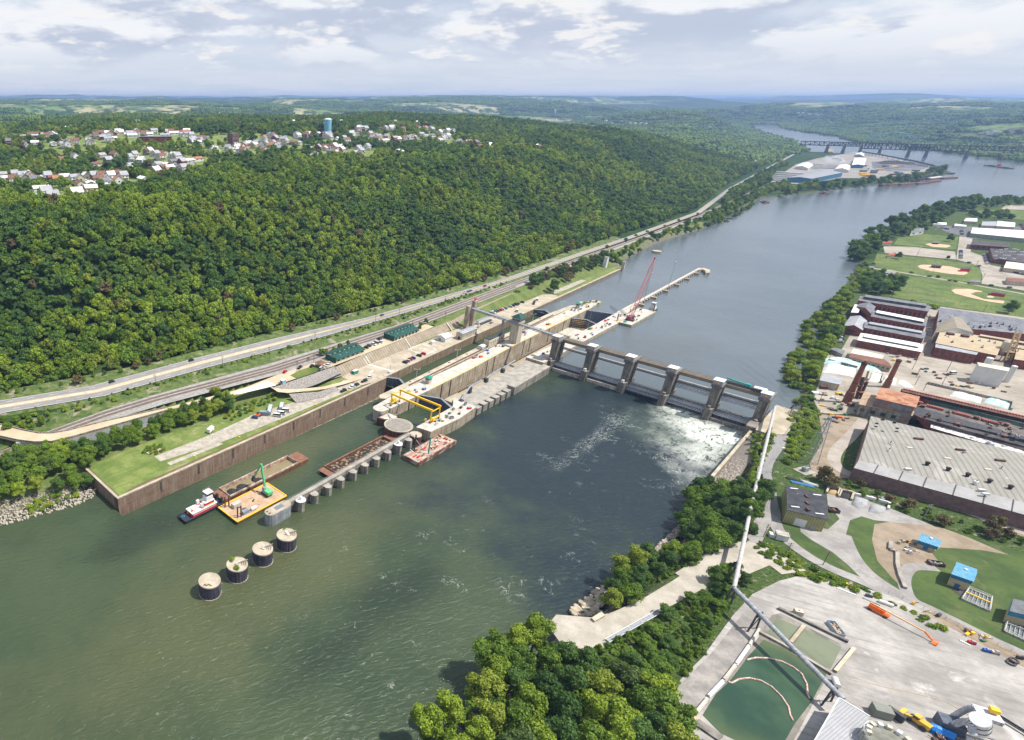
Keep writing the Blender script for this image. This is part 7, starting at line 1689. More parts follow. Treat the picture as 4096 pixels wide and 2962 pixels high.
bluehouse('small pump house with hipped blue roof beside the demolition rubble',Y4,[(1335,560),(1460,605),(1445,650),(1308,605)],3.8)
bluehouse('taller pump house with bright blue roof beside its painted black shadow',Y4,[(1605,782),(1735,828),(1712,915),(1568,865)],6)
w=roofed('blue-sided plant building with glass roof at the edge of the lawn',Y4,[(2040,1060),(2300,1120),(2290,1220),(2010,1150)],6,.2,BUFF,mat('grey_flat',(.10,.11,.12),(.16,.17,.18)),name='pump_house');
e=[Y4(x,y,ZR+6)for x,y in((2040,1060),(2300,1120),(2290,1220),(2010,1150))];b=MB()
for a,d_ in zip(e,e[1:]+e[:1]):b.bar(a-Vector((0,0,.9)),d_-Vector((0,0,.9)),.4,2.2)
b.build('fascia',mat('mid_blue',(.04,.20,.34),(.05,.25,.40),rough=.5),w)
flat('painted_shadow',Y4,[(1555,925),(1530,905),(1520,930),(1560,990),(1635,1035),(1665,985)],BLACKR)
for i,(pts,lab)in enumerate((([(1690,970),(1865,1045),(1850,1145),(1635,1050)],'railed clarifier basin with yellow beam on the lawn'),([(1990,1200),(2200,1260),(2180,1400),(1965,1300)],'railed clarifier basin below the blue-sided building'))):
 P=[Y4(x,y,ZR+.8)for x,y in pts];w=thing('clarifier',lab,'clarifier basin',(P[0].x,P[0].y,ZR));b=MB()
 for a,d_ in zip(P,P[1:]+P[:1]):b.bar(a-Vector((0,0,.4)),d_-Vector((0,0,.4)),.5,1.0)
 b.build('basin_wall',CONC_NEW,w);b=MB();b.add([(p.x,p.y,ZR+.45)for p in P],[(0,1,2,3)]);b.build('basin_water',mat('basin_water',(.12,.14,.13),(.2,.22,.2),rough=.25),w);b=MB()
 for a,d_ in zip(P,P[1:]+P[:1]):
  for z in(.5,1.0):b.bar(a+Vector((0,0,z)),d_+Vector((0,0,z)),.1,.1)
  for k in range(9):p=a.lerp(d_,k/9);b.bar(p,p+Vector((0,0,1)),.1,.1)
 b.build('handrail',WHITE,w);q=P[0].lerp(P[3],.45),P[1].lerp(P[2],.45);MB().bar(q[0]+Vector((0,0,.3)),q[1]+Vector((0,0,.3)),.5,.4).build('walkway',YEL if i==0 else STEELG,w)
 for k in range(1,6):a,c=P[0].lerp(P[1],k/6),P[3].lerp(P[2],k/6);MB().bar(a,c,.25,.25).build('beam',STEELG,w)
 # boom lift
p0,p1=Y4(985,1165,ZR),Y4(1290,1325,ZR);w=thing('boom_lift','long orange telescopic boom lift lowered across the concrete yard','boom lift',p0,math.atan2(p1.y-p0.y,p1.x-p0.x));ORL=MATS['safety_orange']
MB().box((0,0,.7),(6.6,2.3,.8)).build('chassis',ORL,w,local=True);MB().box((-.8,0,1.5),(5.0,1.5,1.1)).build('turret',ORL,w,local=True)
for x in(-2.5,2.5):
 for y in(-1.25,1.25):MB().tube((x,y-.25,.6),(x,y+.25,.6),.6,12).build('wheel',STEELD,w,local=True)
MB().bar((-3.4,0,3.0),(13.5,0,2.6),.42,.45).build('boom',mat('boom_cream',(.75,.45,.22),(.85,.55,.3)),w,local=True);MB().bar((13.5,0,2.6),(16.6,-.6,1.0),.4,.5).build('jib',ORL,w,local=True)
b=MB();b.box((17.4,-.9,.4),(1.6,2.2,.15));
for a,c in((-.8,-1.1),(.8,-1.1),(.8,1.1),(-.8,1.1)):b.bar((17.4+a,-.9+c,.4),(17.4+a,-.9+c,1.6),.1,.1)
for z in(1.0,1.6):b.path([(16.6,-2,z),(18.2,-2,z),(18.2,.2,z),(16.6,.2,z),(16.6,-2,z)],.06,4)
b.build('basket',ORL,w,local=True)
# skips, blocks, pipes, tyres and other loose things
def boxy(name,label,cat,p,size,rz,m,extra=None,em=None):
 w=thing(name,label,cat,p,rz);L,Wd,H=size;b=MB()
 for c,s in(((0,-Wd/2,0),(L,.12,H)),((0,Wd/2,0),(L,.12,H)),((-L/2,0,0),(.12,Wd,H)),((L/2,0,0),(.12,Wd,H)),((0,0,0),(L,Wd,.2))):b.box(c,s)
 b.build('container_shell',m,w,local=True)
 rd=random.Random(len(label));b=MB()
 for k in range(26):b.box((rd.uniform(-.42,.42)*L,rd.uniform(-.4,.4)*Wd,.3+rd.random()*H*.6),(rd.uniform(.4,1.5),rd.uniform(.2,.9),.12),rd.uniform(0,3))
 b.build('load',em or DECKP,w,local=True);return w
boxy('skip','pale blue skip heaped with brown board on the concrete yard','skip',Y6(1122,335,ZR+.2),(7,2.7,1.6),1.35,mat('pale_container',(.4,.5,.6)));boxy('skip','dark rusty skip beside the olive building','skip',Y4(638,380,ZR+.2),(4.4,3.2,1.6),-.2,STEELD,em=RUST);boxy('skip','rusty open trough near the taller pump house','skip',Y4(1430,790,ZR+.2),(5.5,2.6,1.4),-.3,RUSTD,em=STEELG)
w=thing('concrete_block','single cream concrete block standing behind the pale basins','block',Y6(893,240,ZR+.1),-.4);MB().box((0,0,0),(2.8,2.2,2.2)).build('block',CREAM,w,local=True);MB().box((0,0,2.2),(.5,.5,.15)).build('lifting_eye',STEELD,w,local=True)
w=thing('storage_tank','white horizontal tank under the end of the silver pipe','tank',Y6(1120,665,ZR+.2),1.1);MB().tube((-1.9,0,1.2),(1.9,0,1.2),.95,14).build('tank',WHITE,w,local=True);MB().box((0,0,0),(2.6,1.2,.5)).build('cradle',STEELD,w,local=True)
w=thing('large_pipe','thick white pipe section lying by the lane edge','pipe',Y4(1048,1088,ZR+.1),0);MB().tube(Y4(995,1068,ZR+.9),Y4(1105,1108,ZR+.9),.75,12).build('pipe',WHITE,w);MB().tube(Y4(1104,1107,ZR+.9),Y4(1106,1109,ZR+.9),.6,12).build('bore',STEELG,w)
for i,(x,y)in enumerate(((2035,1535),(2010,1555))):
 w=thing('giant_tyre',('big black tyre on top of the pair at the yard edge','big black tyre lying under the other at the yard edge')[i],'tyre',Y4(x,y,ZR+.15+(.5 if i==0 else 0)),0);MB().lathe((0,0,0),[(.8,0),(1.35,0),(1.5,.3),(1.35,.65),(.8,.65),(.7,.3)],20,cap=False).build('tread',STEELD,w,local=True);MB().lathe((0,0,.05),[(.8,0),(.75,.25),(.01,.25)],16,cap=False).build('hub',DIRT,w,local=True)
for i,(x,y,lab,m,c)in enumerate(((1888,1478,'cream portable compressor at the yard edge',CREAM,'compressor'),(1822,1462,'blue and white drum pump at the yard edge',MATS['blue_paint'],'pump'),(760,955,'orange tracked machine half hidden in the roadside bushes',YEL,'machine'),(1705,1400,'bundle of red and white barriers lying by the dirt edge',REDP,'barriers'),(235,955,'dark blue pallet stack next to the lane edge',STEELB,'pallets'))):
 w=thing('machine',lab,c,Y4(x if i!=4 else 915,y if i!=4 else 1038,ZR+.15),-.4);MB().box((0,0,.3),(2.2,1.2,.9)).build('body',m,w,local=True);MB().box((.3,0,1.2),(1.2,.9,.4)).build('cover',STEELG,w,local=True)
 for sx in(-.7,.7):MB().tube((sx,-.7,.3),(sx,.7,.3),.3,8).build('wheel',STEELD,w,local=True)
for i,(a,c,m,lab)in enumerate((((135,1155),(330,1200),mat('pipe_blue',(.10,.35,.62),(.15,.42,.7)),'bundle of long blue pipes behind the olive building'),((230,1150),(370,1195),WHITE,'bundle of long white pipes behind the olive building'),((100,1125),(235,1160),STEELD,'bundle of black pipes behind the olive building'))):
 w=thing('pipe_bundle',lab,'pipes',Y2(*a,ZR+.1));b=MB()
 for k in range(5):o=Vector((0,k*.45-1,.3+.35*(k%2)));b.tube(Y2(*a,ZR)+o,Y2(*c,ZR)+o,.22,6)
 b.build('pipe',m,w)
for i,(a,c)in enumerate((((670,970),(815,1025)),((870,1045),(1005,1105)),((1620,1375),(1700,1415)))):
 w=thing('steel_beam','%s long white steel beam on the ground beside the roadside bushes'%ordw(i),'beam',Y4(*a,ZR+.1),0,'beams beside the bushes');MB().bar(Y4(*a,ZR+.35),Y4(*c,ZR+.35),.7,.45).build('beam',WHITE if i!=1 else STEELG,w);MB().bar(Y4(*a,ZR+.1)+Vector((.2,.5,0)),Y4(*c,ZR+.1)+Vector((0,.5,0)),.4,.3).build('spar',STEELG,w)
w=thing('floating_ramp_rail','long white gangway lying along the edge of the boat ramp','gangway',Y5(1440,640,ZR+.2));MB().bar(Y5(1445,635,ZR+.7),Y5(1870,395,ZR+.7),1.5,.5).build('deck',STEELG,w);b=MB()
for o in(-.75,.75):b.bar(Y5(1445,635,ZR+1.3)+Vector((o*.6,-o,0)),Y5(1870,395,ZR+1.3)+Vector((o*.6,-o,0)),.18,.3)
b.build('side_rail',WHITE,w)
w=thing('concrete_slab','weathered concrete slab leaning at the top of the boulders by the ramp','slab',Y5(1380,480,ZR+.1));MB().prism([Y5(1330,490,9),Y5(1400,445,9),Y5(1428,470,9),Y5(1355,512,9)],9.1,10.2).build('slab',CONC_W,w)
w=thing('drain_cover','black drain pool edge box with grey cover at the corner of the yard','box',Y6(310,930,ZR));MB().prism([Y6(290,885,ZR),Y6(440,985,ZR),Y6(410,1015,ZR),Y6(265,915,ZR)],ZR+.1,ZR+1.0).build('trough',CONC_DK,w);MB().prism([Y6(255,845,ZR),Y6(300,870,ZR),Y6(270,915,ZR),Y6(210,900,ZR)],ZR+.1,ZR+.6).build('ledge',TANR,w)
# lattice pylon, transformer, lamp mast, comms hut
w=thing('lattice_pylon','grey lattice power pylon rising beside the dirt track','pylon',Y2(275,1050,ZR));c=Y2(300,985,ZR);b=MB();H_=30
for z0 in range(0,H_,3):
 f=lambda z:2.6*(1-z/H_*.8)
 for i in range(4):
  a,e_=[(Vector((c.x+f(z)*sx,c.y+f(z)*sy,ZR+z)))for z,(sx,sy)in((z0,((-1,-1),(1,-1),(1,1),(-1,1))[i]),(z0+3,((-1,-1),(1,-1),(1,1),(-1,1))[i]))];g2=Vector((c.x+f(z0+3)*((1,1,-1,-1)[i]),c.y+f(z0+3)*((-1,1,1,-1)[i]),ZR+z0+3));b.bar(a,e_,.22,.22);b.bar(a,g2,.14,.14)
b.build('lattice',STEELG,w)
for z in(20,24,28):MB().bar(c+Vector((-4,0,z)),c+Vector((4,0,z)),.25,.25).build('crossarm',STEELG,w)
b=MB()
for z in(20,24,28):
 for sx in(-3.8,3.8):b.tube(c+Vector((sx,0,z)),Y2(330,480,36)+Vector((sx,60,z-24)),.05,3)
b.build('cables',STEELG,w)
w=thing('transformer','pale grey transformer on a concrete pad below the pylon','transformer',Y2(258,1062,ZR),.3);MB().box((0,0,0),(9,7,.3)).build('pad',CONC_G,w,local=True);MB().box((0,0,.5),(3.2,2.2,2.2)).build('tank',STEELG,w,local=True)
for x in(-1,0,1):MB().tube((x,0,2.7),(x,0,3.8),.15,6).build('insulator',CREAM,w,local=True)
pole('lamp_mast','tall floodlight mast with white lamps beside the access lane',Y3(1005,600,ZR),16,.22,m=STEELG,lamp=True,cat='floodlight')
w=thing('comms_cabin','white communications cabin with railed roof beside the lane fork','cabin',Y4(235,590,ZR),-.5);MB().box((0,0,0),(4.6,3.8,3)).build('wall',WHITE,w,local=True);MB().box((0,0,3),(5,4.2,.2)).build('roof',CONC_NEW,w,local=True);MB().box((-3.6,0,0),(2.2,2.6,1.8)).build('annex',WHITE,w,local=True);b=MB()
for a,c in((-2.4,-2),(2.4,-2),(2.4,2),(-2.4,2)):b.bar((a,c,3.1),(a,c,4.1),.08,.08)
b.path([(-2.4,-2,4.1),(2.4,-2,4.1),(2.4,2,4.1),(-2.4,2,4.1),(-2.4,-2,4.1)],.06,4);b.build('handrail',STEELG,w,local=True)
UP=[(Y4(560,795,ZR),8,'wooden pole with white transformer on the narrow lawn'),(Y4(100,580,ZR),8,'wooden pole at the lane fork beside the bushes'),(Y4(115,330,ZR),9,'wooden pole leaning over the access lane'),(Y4(1335,435,ZR),9,'pale pole in the scrub strip behind the gravel bays'),(Y4(285,700,ZR),6,'short pole behind the communications cabin'),(X4(145,980,ZR),10,'utility pole in the works yard near the white-roofed hall'),(X4(555,1005,ZR),11,'utility pole before the dark glazed machine shop'),(X4(175,1170,ZR),8,'utility pole beside the glass bays'),(X4(490,1180,ZR),9,'utility pole near the pallet stacks in the works yard'),(X4(275,1235,ZR),7,'utility pole just behind the red louvres'),(X4(190,1075,ZR),7,'braced pole in the open works yard'),(Y2(380,470,ZR),9,'utility pole beside the white scrap heap'),(X2(960,300,ZR),8,'utility pole at the end of the blue glass ridge'),(Y1(1820,665,ZR),9,'dark pole at the edge of the far car park'),(Y1(1880,785,ZR),9,'pole beside the lane between the two ball fields'),(Y1(1895,1070,ZR),8,'pole on the grass beyond the long grey roof')]
for p,h,lab in UP:pole('utility_pole',lab,p,h,.17,m=BARK if 'pale' not in lab else STEELG,cross=True)
for x,y,h,lab in((925,935,24,'tall green floodlight pole beside the brick mills'),(1425,730,15,'thin floodlight pole behind the middle infield'),(1260,620,13,'thin floodlight pole in the middle outfield'),(1290,560,12,'thin floodlight pole by the gravel lot'),(1430,390,12,'thin floodlight pole at the farthest field')):pole('floodlight_pole',lab,Y1(x,y,ZR),h,.3 if h>20 else .16,m=mat('pole_green',(.12,.26,.17),(.17,.32,.22))if h>20 else STEELG,lamp=True,cat='floodlight')
rail_fence('chain_fence','long low fence between the lane and the concrete yard',[Y4(x,y,ZR)for x,y in((1060,1020),(1170,1060),(1500,1215),(1800,1370),(2115,1510))],1.8,3)
rail_fence('outfield_fence','yellow-topped outfield fence of the nearest ball field',[Y1(x,y,ZR)for x,y in((1045,790),(1075,760),(1140,725))],2.0,3,YEL)
# bottom corner: batching plant
w=thing('long_shed','long pale ribbed roof shed at the end of the silver pipe','shed',X5(300,900,ZR));GRIB=mat('pale_ribs',(.40,.40,.42),(.48,.48,.50),scale=.1,tiles=(.4,'X',1.1))
P=[X5(*q,ZR+8)for q in((285,650),(615,850),(440,1200),(-60,1250))];b=MB();b.add(P+[Vector((p.x,p.y,ZR))for p in P],[(3,2,1,0),(0,1,5,4),(1,2,6,5),(2,3,7,6),(3,0,4,7)]);b.build('wall',GRIB,w)
b=MB();b.add([p+Vector((0,0,.05))for p in P],[(0,3,2,1)]);b.build('roof',GRIB,w);MB().bar(P[0]+Vector((0,0,.1)),P[1]+Vector((0,0,.1)),.4,.25).build('ridge_trim',WHITE,w);MB().bar(P[0]+Vector((0,0,.1)),P[3]+Vector((0,0,.1)),.3,.25).build('ridge_trim',WHITE,w)
w=thing('storage_silo','giant olive round silo with cabinets on its roof, cut by the frame edge','silo',X5(850,1150,ZR));c=X5(835,1130,20);b=MB();b.lathe((c.x,c.y,ZR),[(6.6,0),(6.6,11),(6.2,11.2),(.1,12)],40);b.build('shell',mat('silo_olive',(.15,.15,.125),(.25,.25,.21),scale=.3,streak=(.45,.45,.42),detail=6),w)
for k in range(7):a=2.6-k*.42;MB().box((c.x+5.4*math.cos(a),c.y+5.4*math.sin(a),ZR+11.2),(1.3,1.2,1.3),a).build('cabinet',WHITE if k%2 else CREAM,w)
b=MB()
for z in(11.9,12.5):b.path([(c.x+6.5*math.cos(a),c.y+6.5*math.sin(a),ZR+z)for a in np.linspace(-.3,3.2,16)],.06,4)
b.build('handrail',WHITE,w)
w=thing('loader','yellow wheel loader between the silo and the blue tarpaulin','wheel loader',X5(1115,930,ZR+.1),1.95);DY=mat('loader_yellow',(.62,.36,.04),(.72,.44,.07),rough=.5)
MB().box((-1.5,0,1),(3.2,2.2,1.6)).build('engine_hood',DY,w,local=True);MB().box((.6,0,1),(1.6,1.8,2.4)).build('cab',DY,w,local=True);MB().box((.6,0,2.2),(1.66,1.86,.8)).build('glass',DARKW,w,local=True);MB().bar((1.2,0,1.6),(3.6,0,.8),1.0,.5).build('lift_arm',DY,w,local=True);MB().box((4.1,0,.3),(1.2,3.2,1.3)).build('bucket',DY,w,local=True)
for x in(-1.8,1.9):
 for y in(-1.3,1.3):MB().tube((x,y-.35,.8),(x,y+.35,.8),.8,14).build('wheel',STEELD,w,local=True)
w=thing('tarpaulin_heap','long heap covered by a bright blue tarpaulin','tarpaulin',X5(1380,1020,ZR));A,B_=X5(1245,960,ZR+1),X5(1520,1085,ZR+1);b=MB();d=(B_-A).normalized();n_=Vector((-d.y,d.x,0));V=[];rd=random.Random(2)
for i in range(13):
 for j,(o,z)in enumerate(((-1.7,0),(-1.6,1.6),(-.8,2.6),(0,3.0),(.8,2.6),(1.6,1.6),(1.7,0))):q=A.lerp(B_,i/12)+n_*o*(1 if 0<i<12 else .7)+Vector((0,0,z-1+rd.uniform(-.12,.12)));V.append(q+d*rd.uniform(-.15,.15))
b.add(V,[(i*7+j,i*7+j+1,i*7+j+8,i*7+j+7)for i in range(12)for j in range(6)]+[tuple(range(7)),tuple(range(84,91))]);b.build('tarpaulin',mat('tarp_blue',(.01,.16,.55),(.02,.24,.68),rough=.35,bump=.6),w);MB().bar(A-Vector((0,0,.8)),B_-Vector((0,0,.8)),3.6,.2).build('pallet_base',DECKP,w)
w=thing('dust_plant','white dust-collector plant with arched ducts and drum','process plant',X5(1750,950,ZR));q0=X5(1790,1000,ZR)
def arch(a,c,r,rise,m,n=12):MB().path([a.lerp(c,i/n)+Vector((0,0,rise*math.sin(math.pi*i/n)))for i in range(n+1)],r,10).build('duct',m,w)
DW=mat('duct_white',(.55,.56,.60),(.72,.72,.74),scale=.5,streak=(.2,.2,.2))
arch(X5(1510,850,ZR+3),X5(1800,830,ZR+8),.95,4,DW);arch(X5(1470,960,ZR+2),X5(1720,1040,ZR+6),1.0,4.5,DW)
MB().tube(X5(1790,1000,ZR+4),X5(1800,880,ZR+11),2.5,18).build('drum',WHITE,w)
for f in(.3,.7):p,q=X5(1790,1000,ZR+4),X5(1800,880,ZR+11);MB().tube(p.lerp(q,f),p.lerp(q,f+.04),2.65,18).build('drum_band',STEELD,w)
MB().box(X5(1860,850,ZR+9),(6,5,1.5),-.5).build('head_house',DW,w);MB().box(X5(1940,800,ZR+11),(2.2,1.8,1.4),-.5).build('motor',YEL,w);MB().box(X5(1440,980,ZR),(6,5,4),-.5).build('base_house',STEELB,w)
for dx in(-2,2):MB().bar(q0+Vector((dx,0,0)),q0+Vector((dx,1,9)),.5,.5).build('leg',STEELD,w)
w=thing('belt_conveyor','dark lattice belt conveyor leading off to the frame edge','conveyor',X5(2000,850,ZR));truss(MB(),X5(1960,850,ZR+9),X5(2400,1120,ZR+5),1.6,1.0,22,.14,.1).build('lattice',STEELD,w);MB().bar(X5(1960,850,ZR+10),X5(2400,1120,ZR+6),1.1,.2).build('belt',mat('belt',(.3,.29,.28),(.4,.39,.38)),w)
w=thing('loading_hopper','dark hopper with narrow chute next to the giant silo','hopper',X5(870,830,ZR));MB().box(X5(865,860,ZR),(1.4,5,3),.35).build('chute',STEELD,w);MB().box(X5(715,835,ZR),(5,3.6,3.6),-.4).build('house',mat('drab',(.2,.21,.18),(.27,.28,.24)),w)
w=thing('hose_line','long thin brown pipeline crossing the concrete yard','pipeline',X5(400,450,ZR));MB().path([X5(x,y,ZR+.3)for x,y in((395,448),(1000,580),(1410,680),(1540,755),(1720,860))],.16,6).build('pipe',TANR,w)
# scrap and machinery in the yard beside the tall chimney
for x,y,lab,m,s3 in((870,800,'rusty red machine frame before the pale shed',RUSTS,(4,2.2,2.2)),(745,880,'heap of white sheeting beside the riverside track',WHITE,(5,4,.9)),(860,900,'dark slab pile beside the white sheeting',CONC_DK,(4.5,4,.8)),(1365,1110,'rust-roofed hut at the foot of the tall chimney',RUST,(3.4,2.4,2.2)),(1060,1190,'black steel frame lying in the open yard',STEELD,(3.6,2.0,.9)),(930,1260,'rusty red beams piled in the open yard',RUSTS,(4.5,1,.5)),(1150,1320,'orange and black scrap machine at the dirt edge',MATS['safety_orange'],(3.2,2,1.2)),(990,1160,'rusty square frame on the yard floor',RUST,(2.2,2,.4))):
 w=thing('scrap_pile',lab,'scrap',X2(x,y,ZR+.15),rnd.uniform(-.5,.3));MB().box((0,0,0),s3).build('body',m,w,local=True);b=MB()
 for k in range(8):a=Vector((rnd.uniform(-.6,.6)*s3[0],rnd.uniform(-.7,.7)*s3[1],s3[2]*rnd.uniform(.2,1.1)));b.bar(a,a+Vector((rnd.uniform(-1.6,1.6),rnd.uniform(-1,1),rnd.uniform(-.1,.6))),.2,.2)
 b.build('bars',RUSTD,w,local=True)
 # parked cars by the factories
def lot(fr,x0,y0,x1,y1,n,where,grp,rz=-.1):
 cols=['white','silver','black','grey','red','blue','white','silver']
 row_=[];
 for k in range(n):f=(k+.5)/n;row_.append((x0+(x1-x0)*f,y0+(y1-y0)*f,rnd.choice(cols)))
 seen={}
 for x,y,c in row_:
  seen[c]=seen.get(c,0)+1;tot=sum(1 for q in row_ if q[2]==c);p=fr(x,y,ZR);p.z=ZR+.35
  park('car',c,p,rz+rnd.uniform(-.06,.06),('%s car parked %s'%(c,where))if tot==1 else '%s %s car parked %s, from the far end'%(ordw(seen[c]-1),c,where),grp)
lot(Y1,1690,512,1688,588,7,'along the fence of the upper field lot','cars along the field lot');lot(Y1,1900,548,1930,640,9,'against the dark factory wall','cars against the dark factory');lot(Y1,1695,325,1700,368,5,'before the long white-roofed factory','cars before the white-roofed factory')
lot(Y1,2230,262,2268,330,6,'beyond the bright white-roofed shed','cars beyond the white shed');lot(Y1,2060,690,2268,735,7,'in front of the pale flat-roofed block','cars before the pale block',1.4);lot(Y1,1500,305,1580,318,4,'in the shade of the riverside trees','cars under the riverside trees',1.2)
lot(Y1,608,1285,590,1350,6,'beside the white-roofed brick hall','vehicles beside the white-roofed hall',-.2)
for x,y,c,lab in((968,724,'blue','blue car parked alone by the field lane'),(1765,625,'black','black car crossing the far car park'),(1965,833,'black','dark car on the lane by the red-striped dugout'),(2132,852,'grey','grey car farther along the lane past the dugout'),(1855,655,'grey','grey car next to the dark pole in the far car park')):p=Y1(x,y,ZR);p.z+=.4;park('car',c,p,rnd.uniform(-.3,.3),lab)
p=X4(625,1040,ZR);p.z+=.3;park('van','white',p,.2,'white delivery truck in the works yard before the process building')
for i in range(26):
 w=thing('roof_unit','%s small pale machine on the huge dark flat roof'%ordw(i),'roof machine',Y1(2010+(i%7)*40+rnd.uniform(-12,12),500+(i//7)*28+rnd.uniform(-6,6),ZR+6.2),0,'machines on the dark factory roof');MB().box((0,0,0),(3.2,2,1.3)).build('housing',WHITE if i%3 else STEELG,w,local=True);MB().lathe((0,0,1.3),[(.7,0),(.7,.3)],8).build('fan',STEELD,w,local=True)
for i,(x,y)in enumerate(((595,565),(770,590))):w=thing('roof_ventilator',('rusty ventilator box nearest the gabled hall on the tan roof','rusty ventilator box in the middle of the tan roof')[i],'ventilator',X4(x,y,ZR+10.2),-.2);MB().box((0,0,-.3),(4,3.4,1.7)).build('housing',RUSTS,w,local=True);MB().box((0,0,1.4),(4.4,3.8,.2)).build('hood',RUSTD,w,local=True)
# ------------------------------------------------------------------ town on the ridge
def zat(p,v):
 k=-(v-PY)/F;return CAMH+p.y*(k*CPP-SPP)/(CPP+k*SPP)
HW_={'white':WHITE,'cream':CWALL,'brick':BRICK,'grey':CONC_G,'tan':BUFF}
HR_={'grey':GREYR,'brown':MATS['brown_roof'],'dark':SLATE,'white':WROOF,'rusty':mat('russet_roof',(.38,.16,.09),(.45,.22,.13))}
def house_proto(k):
 L,Wd,h,rh=((8,9,5.6,3.4),(15,8.5,3.2,1.9),(11,8,5.4,2.4),(10,10,3.4,3.8))[k]
 w=gable('house','x','house',(0,0,0),L,Wd,h,rh,0,WHITE,GREYR,ov=.5)
 MB().box((L*.2,.6,h+rh*.5),(.8,.8,rh*.5+1.1)).build('chimney',BRICK,w,local=True)
 zz=1.3 if h<5 else 2.6
 for px_,py_,sx_,sy_ in((-.25,-.5,1.6,.1),(.25,-.5,1.6,.1),(-.25,.5,1.6,.1),(.25,.5,1.6,.1),(-.5,0,.1,1.6),(.5,0,.1,1.6)):MB().box((px_*L,py_*Wd,zz),(sx_,sy_,1.4)).build('window',DARKW,w,local=True)
 if k in(0,2):MB().box((0,-Wd/2-1.1,2.5),(L*.9,2.2,.2)).build('porch_roof',WHITE,w,local=True)
 return w
HP=[house_proto(k)for k in range(4)];HP[1].name='bungalow';HP[3].name='cottage';bpy.context.view_layer.update()
for w in HP:kids(w)
HUSED=set();HPOS=[]
def houses(fr0,sc_,pts,where,prob,tilt):
 lst=[]
 for x,y in sorted(pts):
  p=hit(fr0[0]+x/sc_,fr0[1]+y/sc_)
  if p is None:continue
  wc=rnd.choices(['white','cream','brick','grey','tan'],prob)[0];rc=rnd.choices(['grey','brown','dark','white','rusty'],(4.5,2.2,2,2.4,.3))[0];lst.append((p,wc,rc))
 seen={}
 for p,wc,rc in lst:
  key=(wc,rc);seen[key]=seen.get(key,0)+1;tot=sum(1 for q in lst if q[1:]==key);k=rnd.choices(range(4),(4,3.4,3,2))[0]
  hn=('house','bungalow','house','cottage')[k];lab=('%s %s with %s roof %s'%(wc,hn,rc,where))if tot==1 else '%s %s %s, roof %s, %s'%(ordw(seen[key]-1),wc,hn,rc,where)
  rz=tilt+rnd.choice([0,0,PI2])+rnd.uniform(-.15,.15);mm={'wall':HW_[wc],'roof':HR_[rc]};q=p+Vector((0,0,.2));HPOS.append((p.x,p.y));ss=(1.25,1.25,1.25)
  if k not in HUSED:
   HUSED.add(k);w=HP[k];w.location=q;w.rotation_euler=(0,0,rz);w.scale=ss;w['label']=lab;w['group']='houses '+where
   for c in KIDS[w.name]:
    if c.name.split('.')[0]in mm:c.material_slots[0].link='OBJECT';c.material_slots[0].material=mm[c.name.split('.')[0]]
  else:dup(HP[k],q,rz,lab,'houses '+where,ss,mm)['category']=('house','bungalow','house','cottage')[k]
C1=[(20,590),(60,600),(100,585),(130,600),(165,615),(190,590),(40,628),(230,622),(270,605),(312,600),(355,600),(378,622),(268,672),(300,692),(345,722),(290,722),(30,678),(490,612),(524,618),(560,605),(612,600),(590,640),(520,655),(500,702),(592,688),(660,600),(692,612),(750,585),(682,642),(802,600),(768,632),(930,610),(85,620),(210,600),(420,610),(640,620),(720,600),(148,585),(5,612)]
C2=[(660,465),(740,450),(702,485),(840,478),(872,460),(920,487),(845,530),(1045,468),(1145,460),(1020,525),(1072,515),(1125,508),(1177,500),(1227,488),(1278,478),(1010,555),(1100,548),(1186,548),(1242,535),(1080,575),(620,512),(486,472),(405,490),(1010,445),(970,435)]
C3=[(350,378),(400,372),(440,388),(500,372),(575,372),(230,382),(150,387),(60,372),(230,322),(290,325),(340,322),(620,330),(680,335),(702,355),(740,312),(780,305),(730,338),(840,317),(880,312),(930,322),(960,312),(1070,322),(1110,300),(1160,300),(1192,312),(1240,330),(1275,358),(1312,350),(1000,300),(900,240),(490,262),(430,272),(200,322),(365,322),(660,318),(700,315),(1210,300),(1290,360)]
C4=[(1600,392),(1660,382),(1692,412),(1722,388),(1770,382),(1802,402),(1840,350),(1710,352),(1770,342),(1850,372),(1902,372),(1982,328),(2060,312),(2110,328),(2135,338),(2060,402),(2112,402),(2152,397),(2212,418),(2142,437),(2232,352),(2040,458),(1480,412),(1542,408),(1400,428),(1572,432),(1920,320),(1745,325),(1640,388),(1250,355),(1420,180),(1890,225),(1840,210),(1900,240),(2110,262),(2190,248),(1990,222),(2050,228)]
C5=[(20,327),(50,432),(112,422),(60,402),(215,418),(122,352),(200,447),(272,405),(290,322),(347,327),(402,337),(470,348),(512,348),(562,348),(432,272),(500,282),(390,282),(620,322),(687,322),(740,307),(772,292),(690,282),(792,332),(762,350),(822,292),(745,348),(925,362),(927,388),(1000,402),(1062,388),(857,378),(210,287),(100,242),(162,187),(222,187),(292,182),(452,242),(592,247),(482,440),(1370,398),(1050,185),(240,275),(330,350),(600,275),(650,275),(175,318)]
rj=random.Random(4)
for L_,n in((C2,14),(C3,52),(C4,50),(C5,46)):
 L0=list(L_)
 for k in range(n):a,c=rj.choice(L0),rj.choice(L0);L_.append(((a[0]*.6+c[0]*.4)if abs(a[0]-c[0])<160 else a[0]+rj.uniform(-22,22),a[1]+rj.uniform(-9,9)))
houses((0,350),1.62,C1,'in the front row of the ridge town above the forest',(6,3,1,2,1),.5)
houses((0,350),1.62,C2,'in the middle of the ridge town round the big tree',(6,3,1,1,1.5),.9)
houses((0,350),1.62,C3,'in the hazy rear rows of the town',(5,3,1.4,1,1.4),.3)
houses((0,350),1.62,C4,'in the town between brick tower and water tower',(5,3,1.4,1,1),1.1)
houses((1300,350),1.62,C5,'in the open part of town past the water tower',(5,3,1.8,1,1),.7)
